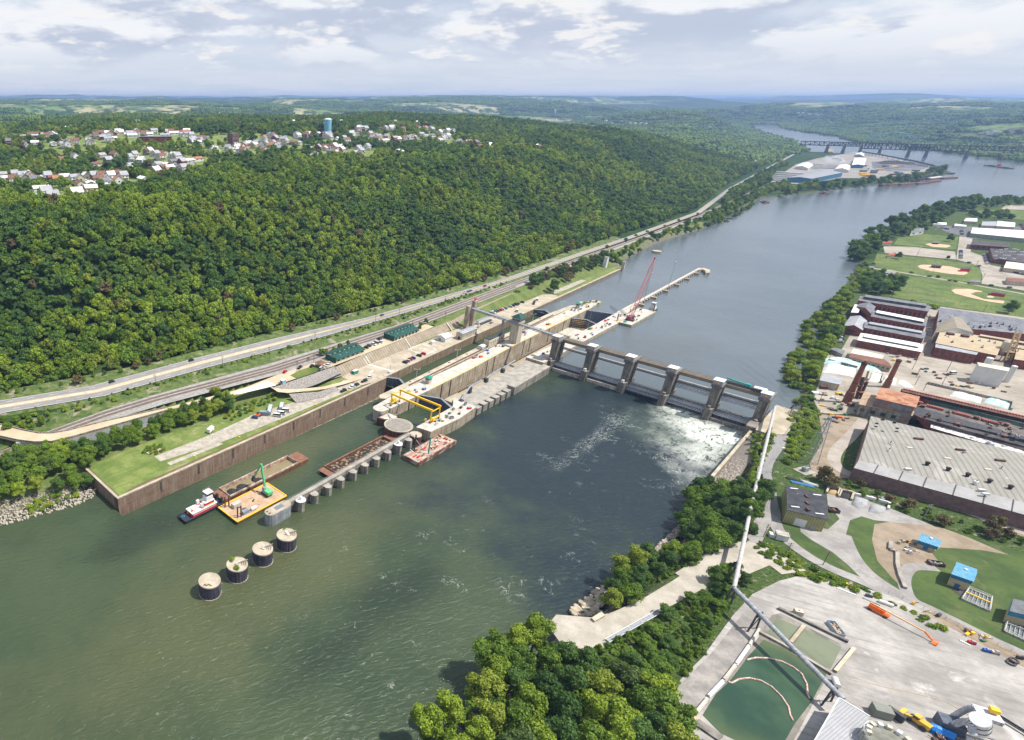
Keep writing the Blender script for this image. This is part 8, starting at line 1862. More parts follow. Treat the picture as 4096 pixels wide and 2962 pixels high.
BLT=mat('tower_blue',(.22,.52,.68),(.28,.60,.76),rough=.4,scale=.05)
for(x,y,x1,y1,r,lab)in((1310,531,1310,474,9.5,'tall pale blue cylindrical water tower in the ridge town'),(2217,462,2217,440,11,'smaller pale blue water tower on the far wooded crest')):
 p=hit(x,y);z=zat(p,y1);h=z-p.z;w=thing('water_tower',lab,'water tower',p);MB().lathe((0,0,-1),[(r*.85,0),(r*.85,h*.93),(r*.6,h*.99),(.1,h+1)],24).build('tank',BLT,w,local=True);MB().lathe((0,0,h*.92),[(r*.87,0),(r*.6,h*.075),(.1,h*.1)],24).build('dome',WHITE,w,local=True);MB().bar((-r*.86,0,0),(-r*.86,0,h*.9),.6,.6).build('ladder',STEELG,w,local=True);HPOS.append((p.x,p.y))
def big(lab,u,v,L,Wd,h,wm,rm,rz,rh=.3,name='building',nw=6):p=hit(u,v);HPOS.append((p.x,p.y));return gable(name,lab,'building',p,L,Wd,h,rh,rz,wm,rm,doors=[dr(0,-L/2+L*(k+.5)/nw,L/nw*.6,h*.3+j,1.6)for k in range(nw)for j in((0,h*.4)if h>8 else(0,))])
big('long red-brick school with flat roof in the middle of the town',622,567,62,18,9,BRICK,GREYR,.1);big('dark brown square apartment tower above the house roofs',933,577,17,15,19,mat('umber',(.13,.075,.06),(.18,.11,.09)),SLATE,.8,nw=4)
big('low hall with wide white pyramid roof on the wooded crest',2066,493,34,30,5,CREAM,mat('mint_roof',(.62,.72,.70),(.72,.80,.78)),.3,7);big('orange-roofed rust-walled house among the white houses',680,692,15,11,5,RUST,HR_['rusty'],.7,3);big('house with bright blue roof at the front of the town',474,738,10,10,4.5,CREAM,BLUER,.4,3)
big('red-roofed white garage in the front row of the town',497,718,12,8,4.5,WHITE,mat('scarlet_roof',(.6,.07,.05),(.68,.1,.08)),.2,1.5);big('long pink shopping row far off at the edge of town',140,552,60,20,5,mat('pinkish',(.4,.2,.2),(.5,.3,.28)),WROOF,.1)
for u,v0,v1,lab in((705,403,380,'thin radio mast on the skyline ridge'),(1707,428,403,'thick radio mast on the wooded crest'),(1725,430,393,'thin radio mast beside the thick one')):
 p=hit(u,v0+6);z=zat(p,v1);w=thing('radio_mast',lab,'mast',p);MB().tube((0,0,0),(0,0,z-p.z),1.0,4,r1=.5).build('mast',STEELD,w,local=True);MB().tube((0,0,z-p.z),(0,0,z-p.z+4),.3,4).build('antenna',REDP,w,local=True)
 # ------------------------------------------------------------------ peninsula works, bridges, moored barges
PZ=8.6;PENP=np.array([Y7(x,y,PZ)[:2]for x,y in[(320,560),(380,440),(540,385),(700,330),(1000,280),(1140,300),(1440,365),(1640,430),(1640,470),(1300,520),(880,520),(600,570)]])
SH=mat('pale_sky_shed',(.27,.28,.31),(.34,.35,.38));BLW=mat('shed_blue',(.035,.14,.24),(.05,.18,.30))
for nm,q,m in(('works_ground',[(320,540),(540,395),(700,350),(1000,300),(1140,320),(1440,385),(1600,430),(1600,460),(1300,500),(880,500),(600,545)],mat('pen_yard',(.22,.20,.18),(.36,.33,.30),scale=.02,detail=9)),('coal_ground',[(1110,375),(1300,365),(1560,410),(1480,440),(1300,455),(1120,430)],mat('coal_yard',(.07,.07,.08),(.26,.24,.24),scale=.03,detail=8))):flat(nm,Y7,q,m,z=PZ)
for lab,e,h,rh,wm,rm in(('big grey-roofed shed with blue side on the far river point',[(475,497),(720,443),(893,458),(655,505)],11,3,BLW,SH),('white peaked storage tent nearest the road',[(535,412),(590,384),(668,398),(632,424)],7,4,WHITE,WROOF),('white peaked storage tent behind the big grey shed',[(835,430),(872,398),(952,408),(940,440)],7,4,WHITE,WROOF),('long white-roofed shed with blue end on the point',[(962,400),(985,347),(1072,350),(1055,402)],9,2,BLW,WROOF),('arched pale shelter at the back of the point',[(985,322),(1005,308),(1058,318),(1050,332)],6,4,STEELG,WROOF)):
 roofed(lab,Y7,e,h,rh,wm,rm,z=PZ,name='storage_shed',cat='shed')
heap('aggregate_heap','grey aggregate heap at the back of the river point',[Y7(x,y,PZ)for x,y in((720,365),(760,335),(860,340),(920,372),(870,390),(760,378))],9,MATS['grey_gravel'],z=PZ,seed=21);heap('aggregate_heap','tan aggregate heap below the bridge',[Y7(x,y,PZ)for x,y in((765,298),(790,288),(825,292),(820,300))],9,MATS['sand'],z=PZ,seed=22);heap('coal_heap','long black coal heap on the river point',[Y7(x,y,PZ)for x,y in((1140,385),(1200,370),(1440,388),(1440,398),(1200,396))],6,COAL,z=PZ,seed=23)
TR=[(410+c*22-r*14,462+r*14+c*1.5)for r in range(5)for c in range(8)]+[(668+c*13,402+r*12)for r in range(3)for c in range(5)]+[(768+c*15,408+r*10)for r in range(3)for c in range(5)]+[(rnd.uniform(1000,1480),rnd.uniform(410,492))for _ in range(26)]
for i,(x,y)in enumerate(TR):
 c,m=('white',WHITE)if i<70 else rnd.choice([('red',REDP),('blue',BLW),('yellow',YEL),('rusty',RUST),('white',WHITE)])
 w=thing('storage_trailer','%s storage trailer on the far river point, a %s one'%(ordw(i),c),'trailer',Y7(x,y,PZ+.3),-.35 if i<70 else rnd.uniform(-.4,.1),'trailers on the far river point');MB().box((0,0,.8),(17,5,3.6)).build('body',m,w,local=True)
for i,(x,y,x1,y1,m)in enumerate(((1200,562,1330,552,RUST),(1340,556,1468,545,RUST),(1470,549,1556,540,RUST),(1558,536,1640,525,RUST),(1370,530,1480,522,RUST),(1555,514,1660,502,WHITE),(1660,508,1768,500,RUST),(1672,470,1742,468,STEELD))):
 A,B_=Y7(x,y,5),Y7(x1,y1,5);d=(B_-A).normalized();n_=Vector((-d.y,d.x,0))*10.5;w=thing('barge','%s moored %s barge at the far river point, counted from the near end'%(ordw(i),'white-covered' if m is WHITE else('dark' if m is STEELD else 'rusty')),'barge',A,0,'barges at the far river point')
 MB().prism([A,B_,B_+n_,A+n_],4.5,8.2).build('hull',RUST if m is WHITE else m,w);MB().prism([A.lerp(B_,.08)+n_*.1,A.lerp(B_,.92)+n_*.1,A.lerp(B_,.92)+n_*.9,A.lerp(B_,.08)+n_*.9],8.2,8.3 if m is not WHITE else 10).build('cover' if m is WHITE else 'hold',WHITE if m is WHITE else RUSTD,w)
for i,(x,y,x1,y1,lab)in enumerate(((300,690,336,688,'small rusty float moored off the upper bank'),(748,622,790,622,'small rusty float alone in mid river'),(1992,408,2100,420,'rusty work barge beneath the distant red crane'),(2105,424,2190,430,'blue-edged work barge behind the crane barge'))):
 A,B_=Y7(x,y,5),Y7(x1,y1,5);w=thing('barge',lab,'barge',A);n_=Vector((0,12,0));MB().prism([A,B_,B_+n_,A+n_],4.5,7.2).build('hull',RUST,w);MB().prism([A.lerp(B_,.2)+n_*.2,A.lerp(B_,.6)+n_*.2,A.lerp(B_,.6)+n_*.7,A.lerp(B_,.2)+n_*.7],7.2,9).build('deck_house',BLW if i==3 else RUSTS,w)
p=Y7(2078,408,7);w=thing('tower_crane','distant red lattice crane standing on the work barge','crane',p);z=zat(p,450+248/1.8963);truss(MB(),p,Vector((p.x+.1,p.y+1,z)),5,4,16,.5,.3).build('mast',RED_L,w);MB().box(p,(8,6,5)).build('cab',REDP,w)
w=thing('wharf','old wooden mooring pier below the upper bank trees','pier',X6(100,100,5));A=Z3(350,795,5);B_=Z3(500,800,5);MB().prism([A,B_,B_+Vector((2,14,0)),A+Vector((0,14,0))],3,6.5).build('deck',STEELD,w)
# railway bridge: trusses on stone piers
P1,P2=Y7(1160,328,5),Y7(1505,340,5);dB=(P2-P1).normalized()
def at_u(u):
 lo,hi=-4000,4000
 for _ in range(50):
  m_=(lo+hi)/2;q=P1+dB*m_;fw=q.y*CPP-(5-CAMH)*SPP;uu=PX+F*q.x/max(fw,1)
  if uu<2900+u/1.8963:lo=m_
  else:hi=m_
 return P1+dB*lo
zt=zat(P1,450+236/1.8963);BRS=mat('bridge_steel',(.035,.037,.045),(.06,.062,.07))
us=[550,760,885,1012,1160,1380,1515,1820,2230]
for i,(a,c)in enumerate(zip(us,us[1:])):
 A,B_=at_u(a),at_u(c);hh=20 if 3<=i<=6 else 13;w=thing('bridge_span','%s dark truss span of the distant railway bridge, counted from the wooded hill'%ordw(i),'bridge span',A,0,'spans of the railway bridge')
 n=max(6,int((B_-A).length/14));Z=lambda q,z:Vector((q.x,q.y,z));truss(MB(),Z(A,zt-hh),Z(B_,zt-hh),9,hh,n,.9,.6).build('truss',BRS,w);MB().bar(Z(A,zt+.5),Z(B_,zt+.5),9,1.6).build('deck',BRS,w);MB().bar(Z(A,zt-hh+1),Z(B_,zt-hh+1),9,1.2).build('lower_deck',BRS,w)
for i,u in enumerate(us[1:-1]):
 p=at_u(u);w=thing('bridge_pier','%s stone pier of the distant railway bridge, counted from the wooded hill'%ordw(i),'bridge pier',p,0,'piers of the railway bridge');MB().tube((0,0,-8),(0,0,zt-(20 if i>=3 else 13)-5),7,8,r1=4.5).build('shaft',CONC_DK,w,local=True);MB().box((0,0,zt-(20 if i>=3 else 13)-6),(10,12,1.6)).build('cap',CONC_G,w,local=True)
w=thing('arch_bridge','pale blue steel arch bridge behind the dark railway bridge','bridge',Y7(1055,235,8));A=Vector((*Y7(1040,300,5).xy*1.18,24));B_=Vector((*Y7(1450,312,5).xy*1.18,24));sky_b=mat('arch_blue',(.12,.34,.52),(.16,.40,.58));L=(B_-A).length
pts=[A.lerp(B_,i/20)+Vector((0,0,L*.16*math.sin(math.pi*i/20)))for i in range(21)];MB().path(pts,2.0,6).build('arch',sky_b,w);MB().bar(A,B_,10,2).build('deck',STEELG,w);b=MB()
for i in range(1,20):b.bar(A.lerp(B_,i/20),pts[i],.8,.8)
b.build('hanger',sky_b,w)
w=thing('trestle','long dark loading trestle curving round the river point','trestle',Y7(1100,300,PZ));T_=[Y7(x,y,PZ+8)for x,y in((1050,300),(1200,325),(1450,372),(1590,405),(1618,430),(1570,470),(1480,492))];b=MB()
for a,c in zip(T_,T_[1:]):b.bar(a,c,5,3.5)
b.build('deck',BRS,w);b=MB()
for a,c in zip(T_,T_[1:]):
 for k in range(6):q=a.lerp(c,k/6);b.bar(q,q-Vector((0,0,9)),1.2,1.2)
b.build('posts',STEELG,w)
# hazy villages in the valley: clusters of small pale houses
for lab,pts in(('on the hazy valley floor beyond the wooded crest',[(2180+i*20+rnd.uniform(-6,6),478+rnd.uniform(0,22)+i*.8)for i in range(46)]),('on the distant slope above the upper river',[(3190+i*9,460+rnd.uniform(0,9))for i in range(14)]),('among trees on the far bank',[(3925+i*16,535+rnd.uniform(-4,10))for i in range(12)]),('along the bank road below the wooded hill',[(3010+i*8,658-i*5)for i in range(13)])):
 for i,(u,v)in enumerate(pts):
  p=hit(u,v)
  if p is None:continue
  c,m=rnd.choice([('white',WHITE),('pale',CWALL),('white',WHITE),('brick',BRICK)]);far=math.hypot(p.x,p.y)>4000
  w=thing('valley_house','%s small %s house %s'%(ordw(i),c,lab),'house',p,rnd.uniform(0,1.5),'houses '+lab);k=1.5 if far else 1;MB().box((0,0,0),(12*k,10*k,6*k)).build('wall',m,w,local=True);b=MB();b.prism([(-6.5*k,-5.5*k),(6.5*k,-5.5*k),(6.5*k,5.5*k),(-6.5*k,5.5*k)],6*k,6.3*k);b.bar((-6*k,0,7*k),(6*k,0,7*k),5*k,1.4*k);b.build('roof',rnd.choice([GREYR,SLATE,WROOF]),w,local=True);HPOS.append((p.x,p.y))
NO_TREE=[((x*(1-16/math.hypot(x,y)),y*(1-16/math.hypot(x,y))),26)for x,y in HPOS]
# ------------------------------------------------------------------ single trees and bushes
def scatter(pts,gap,kinds,sc,where,z=None,seed=1,zs=1.0,cap=99,mass=False):
 """fill an outline (ground points) with single trees at least gap apart"""
 A=np.array([(p[0],p[1])for p in pts]);rd=random.Random(seed);out=[];x0,y0=A.min(0);x1,y1=A.max(0)
 for _ in range(3000 if cap<200 else 14000):
  x,y=rd.uniform(x0,x1),rd.uniform(y0,y1)
  if len(out)<cap and all((x-a)**2+(y-c)**2>gap*gap for a,c in out)and inside(np.array([[x,y]]),A)[0]:out.append((x,y))
 out.sort(key=lambda p:p[0]*ES.x+p[1]*ES.y);hs=hgt(np.array(out))[0]if z is None else[z]*len(out)
 DSC={'round':'mid green','deep':'dark green','bright':'yellow-green','brown':'brownish','conifer':'narrow dark','bush':'green','bushbright':'light green'}
 for i,((x,y),h)in enumerate(zip(out,hs)):
  k=rd.choice(kinds)
  if mass:EXTRA.append((x,y,max(float(h),1.0)-.3,{'round':0,'deep':1,'bright':3,'brown':6}.get(k,2),rd.uniform(*sc)*(.45 if 'bush' in k else 1)));continue
  tree(k,(x,y,max(float(h),1.0)-.3),rd.uniform(*sc),'%s plant %s, a %s %s'%(ordw(i),where,DSC[k],KIND_CAT[k][1])if i<200 else '','trees '+where if 'bush' not in k else 'bushes '+where,rd,zs)
R3=['round','deep','bright','round']
gp=lambda fr,pts,z=9:[fr(x,y,z)for x,y in pts]
scatter(gp(Z4,[(500,1060),(700,1065),(950,965),(1180,905),(1500,765),(1800,665),(1820,610),(1700,590),(1300,745),(1050,835),(900,905),(640,965),(480,1015)],7),6.6,R3,(.85,1.1),'in the belt between ramp and lock lawn',seed=1,z=7.3)
scatter(gp(Z4,[(0,1190),(100,1100),(250,1020),(420,1030),(520,1015),(640,1095),(700,1140),(735,1240),(600,1275),(350,1310),(150,1350),(0,1400)],5),7,R3,(.9,1.15),'in the grove on the bank below the lawn corner',seed=2)
scatter(gp(Z4,[(180,1400),(400,1330),(600,1300),(420,1380),(240,1440)],2),3.5,['bush','bushbright'],(.8,1.2),'on the driftwood beach',seed=3)
scatter(st_poly([(92,-352),(108,-342),(116,-348),(108,-362),(94,-366)]),6.5,['round','bright'],(.55,.7),'between ramp and highway',seed=4,z=12)
scatter(st_poly([(100,-350),(200,-341),(320,-332),(450,-318),(620,-320),(620,-321.5),(450,-327),(320,-337),(200,-348),(110,-360)]),5.5,['bush','bushbright'],(.6,1.1),'on the scrubby verge between highway and railway',seed=5,z=14.6)
scatter(st_poly([(210,-280),(258,-283),(262,-290),(230,-292),(212,-288)]),4.2,['bush','bushbright'],(.6,.9),'on the weedy slope above the containers',seed=6,z=8.5)
scatter(st_poly([(147,-282),(152,-276),(158,-277),(160,-284),(152,-286)]),2.6,['bush'],(.6,.9),'round the rubble patch on the lawn',seed=7,z=7.6)
for i,(s,t,k,c)in enumerate(((327,-309,'round',.62),(332,-309,'bright',.42),(341,-309,'round',.36),(348,-309,'round',.45),(358,-309,'deep',.42),(435,-301,'conifer',.5),(441,-296,'bright',.55),(433,-292.5,'round',.45),(453,-299,'deep',.5),(457,-292,'bright',.45),(312,-309,'bright',.25))):
 tree(k,ST(s,t,14),c,'%s small tree on the paved platform, counted upstream'%ordw(i),'small trees on the platform')
for s,t,k,c,lab in((612,-297,'round',.8,'bright green tree beside the end of the paved bank'),(637,-295,'brown',.9,'brown-leaved tree beside the railway at the esplanade end'),(657,-277,'deep',1.25,'large dark green tree standing on the upper lock lawn'),(664,-281,'deep',1.1,'large dark tree merging behind the one on the lawn'),(716,-286,'brown',1.0,'brownish tree behind the lawn debris'),(706,-287,'brown',.9,'second brownish tree behind the lawn debris')):tree(k,ST(s,t,8),c,lab)
scatter(st_poly([(640,-297),(740,-290),(845,-291),(850,-300),(740,-303),(650,-303)]),7,['round','deep','brown','deep'],(0.9,1.2),'in the dark belt behind the upper lawn',seed=8)
scatter(st_poly([(845,-281),(1034,-301),(1331,-286),(1600,-306),(1600,-322),(1331,-312),(1000,-311),(845,-303)]),8.5,R3+['bright'],(.7,1.05),'along the upper wooded bank beside the railway',seed=9,mass=True,cap=150)
scatter(st_poly([(700,-317),(1000,-324.5),(1330,-330),(1330,-331),(1000,-326.5),(700,-319)]),12,['bush','round'],(.5,.7),'between railway and road upstream',seed=10,cap=22,mass=True)
scatter([Y7(x,y,7)for x,y in((420,615),(640,575),(900,560),(1200,535),(1480,500),(1640,450),(1640,480),(1500,515),(1200,555),(900,578),(650,600),(440,650))],17,R3,(1.5,2.0),'on the shore of the far river point',seed=11,z=7,mass=True,cap=110)
scatter(gp(Y1,[(70,1700),(130,1570),(230,1380),(250,1240),(380,1100),(540,940),(640,900),(700,940),(590,1050),(580,1250),(580,1380),(380,1500),(380,1640),(240,1800)],5),8.5,['round','deep','bright','bright'],(0.95,1.35),'on the bank beside the brick mills',seed=12,cap=48)
scatter(gp(Y2,[(60,490),(120,280),(330,250),(300,480),(370,560),(380,650),(300,760),(260,900),(130,1050),(60,1010),(150,740),(90,600)],7),4.6,['bush','bushbright','bushbright'],(.8,1.5),'in the scrub strip between abutment and track',seed=13,cap=75)
scatter(gp(Y1,[(660,730),(700,640),(900,640),(850,740),(760,870),(690,860)],6),5,['bush','bushbright'],(1.0,1.6),'on the low bank below the ball fields',seed=14,cap=30)
scatter(gp(Y1,[(760,870),(850,790),(1000,800),(1120,870),(1080,930),(950,930),(800,910)],7),9,['deep','round'],(1.1,1.4),'in the dark clump behind the brick mills',seed=15,z=8.5)
scatter(gp(Y1,[(695,580),(720,430),(850,360),(990,310),(1150,240),(1230,190),(1480,100),(1700,75),(1850,70),(1850,120),(1700,180),(1500,240),(1450,300),(1380,350),(1130,390),(980,440),(960,520),(850,620),(720,630)],7),11,['round','deep','deep'],(1.3,1.8),'in the long riverside wood beside the playing fields',seed=16,mass=True,cap=60)
scatter(gp(Y1,[(1760,180),(2100,190),(2150,240),(1850,220)],9),13,['deep','round'],(.9,1.1),'in the row beyond the garage shed',seed=17,z=9,mass=True,cap=20)
scatter(gp(Y1,[(1890,90),(2050,50),(2250,75),(2200,105),(1900,120)],9),14,['deep','round'],(1.0,1.3),'at the farthest bend of the near bank',seed=18,mass=True,cap=24)
for x,y,k,c,lab in((1110,585,'deep',.9,'lone dark tree beside the picnic pavilion'),(1585,430,'deep',1.0,'lone dark tree at the corner of the farthest field'),(2120,1080,'deep',1.2,'big dark tree overhanging the corner of the near ball field'),(2160,1060,'round',.9,'green tree behind the big dark one at the ball field corner'),(1565,590,'deep',.5,'small round tree in the gravel lot corner'),(1240,715,'bush',1.1,'bush pair by the field lane bend'),(1405,748,'bush',1.0,'bush between lane and middle infield'),(1475,755,'bush',1.1,'round bush between lane and near ball field'),(1590,785,'bush',1.0,'bush farther along the lane fence'),(1640,792,'bush',1.0,'last bush along the lane fence'),(1260,985,'bushbright',1.4,'bright bush behind the farthest mill'),(1440,1040,'bushbright',1.7,'bright bush between mill and long works hall')):tree(k,Y1(x,y,9),c,lab)
scatter(gp(Y3,[(260,960),(330,760),(450,700),(600,760),(840,760),(930,860),(800,1000),(790,1180),(620,1240),(480,1310),(300,1180),(270,1040)],7),7.2,['deep','round','round','deep'],(0.9,1.25),'in the dark wood below the riprap',seed=19,cap=30)
scatter(gp(Y3,[(830,300),(1010,300),(960,400),(880,620),(870,740),(760,740),(850,520)],8),3.6,['bush','bushbright'],(.7,1.2),'under the pipe bridge beside the riprap',seed=20,cap=30,z=8.6)
scatter(gp(Y5,[(1400,380),(1500,240),(1540,110),(1760,60),(1950,60),(2160,20),(1920,180),(1700,290),(1560,400),(1450,470)],6),6.5,['round','deep','bright'],(0.8,1.1),'on the bank above the boulders by the ramp',seed=21,z=7,cap=18)
scatter(gp(Y5,[(1240,760),(1430,690),(1680,560),(1900,440),(2140,270),(2268,160),(2268,420),(2150,640),(2050,800),(1900,960),(1820,1060),(1600,930),(1350,900)],9),4.6,['round','deep','bush','bush','round'],(0.6,0.85),'in the thicket between ramp and sooty apron',seed=22,zs=.7,cap=62)
scatter(gp(Y5,[(90,1400),(190,1230),(330,1150),(520,1040),(560,900),(640,780),(900,640),(1150,760),(1350,880),(1700,1000),(1850,1130),(1960,1300),(2000,1500),(1200,1700),(100,1700)],7),7.8,['round','bright','bright','bright','deep'],(1.1,1.45),'in the bright foreground wood at the river edge',seed=23,z=5.5,cap=60)
scatter(gp(Y3,[(480,1480),(600,1400),(760,1380),(800,1480),(720,1640),(500,1640)],9),4,['bush','deep'],(.5,.8),'at the foot of the conveyor corner',seed=24,cap=14,z=9)
scatter(gp(Y4,[(40,640),(200,650),(420,790),(650,900),(800,960),(1000,1030),(1140,1100),(1500,1290),(1400,1290),(1150,1130),(950,1040),(620,940),(420,900),(60,700)],9),2.9,['bush','bushbright'],(.55,.95),'in the hedge strip between lawn lane and concrete yard',seed=25,cap=48,z=9)
scatter(gp(Y4,[(500,130),(800,180),(1150,300),(1500,420),(2100,600),(2100,660),(1500,500),(1100,360),(600,190)],9),4.4,['bush','bush','brown'],(.4,.8),'in the brown scrub strip behind the gravel bays',seed=26,z=9,zs=.7,mass=True,cap=80)
rocks('boulders','pale boulders heaped at the waterline beside the boat ramp',gp(Y5,[(1170,445),(1240,380),(1380,280),(1470,230),(1480,290),(1420,380),(1400,450),(1280,470)],1),260,.6,1.5,mat('boulder',(.40,.33,.24),(.58,.50,.38),scale=.4),lambda x,y:1.0)
rocks('boulders','grey boulders at the waterline below the dark wood',gp(Y3,[(20,1310),(60,1200),(160,1110),(260,1000),(280,1060),(180,1160),(110,1270)],1),260,.5,1.3,ROCKM,lambda x,y:.8)
rocks('driftwood_beach','pale stones and driftwood strewn on the shore below the grove',[D(x,y,.5)for x,y in((0,1165),(90,1142),(160,1122),(208,1102),(214,1075),(160,1080),(90,1090),(0,1120))],900,.3,.9,mat('drift_stone',(.36,.30,.24),(.62,.56,.48),scale=1.5),lambda x,y:max(.3,min(5,H1(x,y))))
scatter(gp(D,[(-60,1030),(60,1040),(100,1060),(40,1085),(-60,1095)],4),6,['round','bright','bushbright'],(.6,.9),'behind the driftwood beach',seed=30,cap=14)
for z0 in((150,-280),(156,-279)):
 w=thing('rubble_frame','white and yellow frame pile %s in the lawn rubble patch'%('nearer the belt' if z0[0]<155 else 'nearer the wall'),'rubble',ST(*z0,7.7));MB().box(ST(*z0,7.7),(3,2,.5),AS).build('base',WHITE,w)
 for k in range(6):MB().bar(ST(z0[0]-2+k,z0[1]-1,8),ST(z0[0]-1+k,z0[1]+2,9),.25,.25).build('bar',CONC_NEW if k%2 else YEL,w)
for lab,s,t,h in(('beside the far lanes at the lower curve',112,-352,10),('beside the lamp pole at the lower curve',117,-352,9),('halfway along the lower highway',196,-347,9),('on the verge above the ramp',253,-343,9),('behind the gravel yard',292,-333,9),('behind the first lock office',341,-331,10),('on the verge behind the platform trees',416,-328,10),('behind the second lock office',448,-326,10),('beside the railway behind the twin shafts',510,-318,10),('at the upstream end of the platform',472,-292,9),('on the platform near the roofed shelter',312,-303,8),('by the platform lawn',290,-299,9)):pole('utility_pole','wooden utility pole '+lab,ST(s,t,14.2),h,.18,m=BARK,cross=True)
for i in range(6):o=MB().lathe(ST(168+i*34,-258.5 if i<4 else-259,7.7),[(.35,0),(.25,.5),(.45,.7),(.45,1)],10).build('mooring_post',YEL);tag(o,'%s yellow mooring post on the lower land wall, counted upstream'%ordw(i),'mooring post','mooring posts on the land wall')
for i,(x,y)in enumerate(((1040,180),(1225,190))):w=thing('gauge_house',('tall white slab tower at the end of the upper lawn','white stone post at the tip of the upper land wall')[i],'tower',X6(x+12,y,8),AS);MB().box((0,0,0),(5,4,13)if i==0 else(3,3,8)).build('shaft',WHITE if i==0 else CONC_NEW,w,local=True);MB().box((0,0,13 if i==0 else 8),(5.6,4.6,.4)if i==0 else(3.6,3.6,.4)).build('cap',CONC_G,w,local=True)
for q,zf in((gp(Y5,[(90,1400),(190,1230),(330,1150),(520,1040),(560,900),(640,780),(900,640),(1240,760),(1430,690),(1680,560),(1900,440),(2140,270),(2268,160),(2268,420),(2150,640),(2050,800),(1900,960),(1850,1130),(1960,1300),(2000,1500),(1200,1700)],8),8),(gp(Y5,[(1400,400),(1500,240),(1540,110),(1760,60),(2160,20),(1920,180),(1700,290),(1560,400)],6),7),(gp(Y3,[(260,960),(330,760),(450,700),(840,760),(930,860),(800,1000),(790,1180),(620,1240),(480,1310),(300,1180)],7),7.5)):
 scatter(q,2.7,['bush','bushbright','bushbright','bush'],(.5,.95),'x',z=zf,seed=41,mass=True,cap=900)
scatter([ST(s,t)for s,t in((100,-352),(200,-344),(320,-335),(450,-320),(640,-318),(640,-322),(450,-328),(320,-338),(200,-350),(110,-362))],3.2,['bush','bushbright'],(.3,.6),'x',z=14.4,seed=42,mass=True,cap=500)
scatter([ST(s,t)for s,t in((60,-412),(160,-382),(245,-377),(420,-351),(640,-336),(900,-341),(900,-344),(640,-340),(420,-355),(245,-381),(160,-388),(60,-420))],3.6,['bush','bushbright','bush','brown'],(.4,.9),'x',z=16,seed=43,mass=True,cap=500)
# loose clutter about the works, every piece its own
def clutter(fr,poly,n,where,z=ZR+.15,big_=1.0,seed=1):
 A=np.array([fr(x,y,ZR)[:2]for x,y in poly]);rd=random.Random(seed);x0,y0=A.min(0);x1,y1=A.max(0);k=0;seen={}
 kinds=[('scrap_pile','rusty','scrap',RUST),('pallet_stack','tan','pallets',TANR),('crate','grey','crate',STEELG),('drum_rack','dark','drums',STEELD),('skip','green','skip',MATS['dark_green_paint']),('cabinet','white','cabinet',WHITE),('pipe_bundle','brown','pipes',RUSTD),('machine','yellow','machine',YEL)]
 while k<n:
  x,y=rd.uniform(x0,x1),rd.uniform(y0,y1)
  if not inside(np.array([[x,y]]),A)[0]:continue
  k+=1;nm,col,cat,m=rd.choice(kinds);seen[nm]=seen.get(nm,0)+1
  w=thing(nm,'%s %s %s %s'%(ordw(seen[nm]-1),col,nm.replace('_',' '),where),cat,(x,y,z),rd.uniform(-1,1),'clutter '+where);a,c,h=rd.uniform(1.2,3.2)*big_,rd.uniform(.8,1.8)*big_,rd.uniform(.5,1.6)
  MB().box((0,0,0),(a,c,h)).build('body',m,w,local=True);b=MB()
  for j in range(5):q=Vector((rd.uniform(-.6,.6)*a,rd.uniform(-.6,.6)*c,h*rd.uniform(.3,1.15)));b.bar(q,q+Vector((rd.uniform(-1.3,1.3),rd.uniform(-.8,.8),rd.uniform(-.2,.4))),.16,.16)
  b.build('bars',rd.choice([RUSTD,STEELG,CONC_G,RUST]),w,local=True)
clutter(X2,[(700,1250),(830,980),(1180,860),(1260,1000),(1500,1180),(1680,1300),(1400,1420),(900,1420)],26,'in the yard round the tall chimney',seed=3)
clutter(X4,[(0,880),(600,1060),(1300,1180),(1330,1260),(900,1230),(300,1120),(0,1000)],22,'across the open works yard',seed=4)
clutter(Y1,[(1390,1080),(1460,1100),(1440,1340),(1370,1330)],14,'in the alley between the brick mills and machine shop',seed=5)
clutter(Y1,[(980,1440),(1300,1500),(1260,1560),(960,1480)],10,'between the white-roofed hall and tan block',seed=6)
clutter(Y4,[(600,180),(1060,300),(1060,320),(600,205)],9,'behind the aggregate bays',seed=7)
clutter(X5,[(1330,860),(1700,1060),(1640,1200),(1250,1100)],12,'beside the blue tarpaulin',seed=8)
clutter(Y4,[(1150,580),(1300,620),(1280,720),(1130,700)],12,'in the demolition patch by the pump house',seed=9,big_=.7)
clutter(Y4,[(1180,1060),(1900,1380),(2100,1500),(2080,1530),(1180,1100)],12,'along the dirt edge of the concrete yard',seed=10,big_=.7)
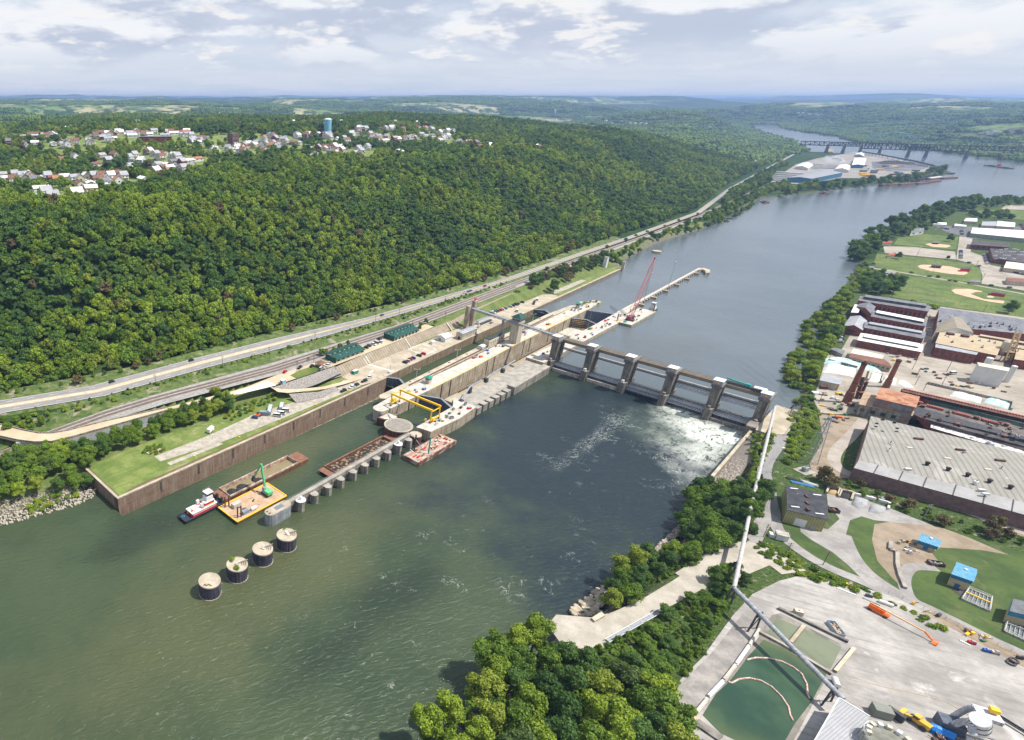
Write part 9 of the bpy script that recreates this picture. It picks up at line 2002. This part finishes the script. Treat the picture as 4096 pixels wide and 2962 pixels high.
def over_roof(fr,poly,n,where,z,cat_m,seed):
 A=np.array([fr(x,y,z)[:2]for x,y in poly]);rd=random.Random(seed);x0,y0=A.min(0);x1,y1=A.max(0);k=0
 while k<n:
  x,y=rd.uniform(x0,x1),rd.uniform(y0,y1)
  if not inside(np.array([[x,y]]),A)[0]:continue
  k+=1;w=thing('roof_vent','%s small vent hood %s'%(ordw(k-1),where),'roof vent',(x,y,z),rd.uniform(0,1),'vents '+where);MB().box((0,0,-.4),(rd.uniform(1,2.6),rd.uniform(.8,1.6),rd.uniform(1,1.9))).build('hood',rd.choice(cat_m),w,local=True);MB().tube((0,0,0),(0,0,2.2),.2,6).build('flue',STEELD,w,local=True)
over_roof(Y1,[(1500,1090),(2268,1215),(2268,1280),(1480,1170)],22,'on the long grey works roof',ZR+9.7,[STEELG,WHITE,STEELD],1)
over_roof(Y2,[(1340,480),(2178,700),(2178,840),(1300,590)],24,'on the black glassworks roof',ZR+10,[RUSTS,STEELG,RUSTD],2)
over_roof(X4,[(500,560),(1150,660),(1100,780),(470,660)],8,'on the tan machine shop roof',ZR+10,[RUSTS,STEELG],3)
over_roof(Y2,[(850,600),(2150,930),(2150,1300),(780,940)],5,'on the ribbed warehouse roof',ZR+10.6,[WHITE,STEELG],4)
near=build_forest()
for k,p in enumerate(near):
 kd=rnd.choice(['round','round','deep','bright','deep','round'])
 tree(kd,(p[0],p[1],p[2]-.4),rnd.uniform(.7,1.1),{'round':'mid green leafy tree at the foot of the wooded slope above the divided highway','deep':'dark green leafy tree at the foot of the wooded slope above the divided highway','bright':'yellow-green leafy tree at the foot of the wooded slope above the divided highway'}[kd],'trees at the foot of the slope above the highway, '+kd)
def build_haze():
 b=MB();b.box((3500,9000,-8),(44000,50000,8+262))
 o=b.build('haze',[])
 m=bpy.data.materials.new('haze');m.use_nodes=True;N=NT(m.node_tree)
 v=N.n('VolumePrincipled',{'Color':(.36,.54,.93,1),'Density':HAZE,'Anisotropy':.2})
 o.data.materials.append(m);N.n('OutputMaterial',{'Volume':v.outputs[0]})
 tag(o,'thin blue summer haze over the valley','haze',kind='stuff')
HAZE=7.5e-5
build_haze()
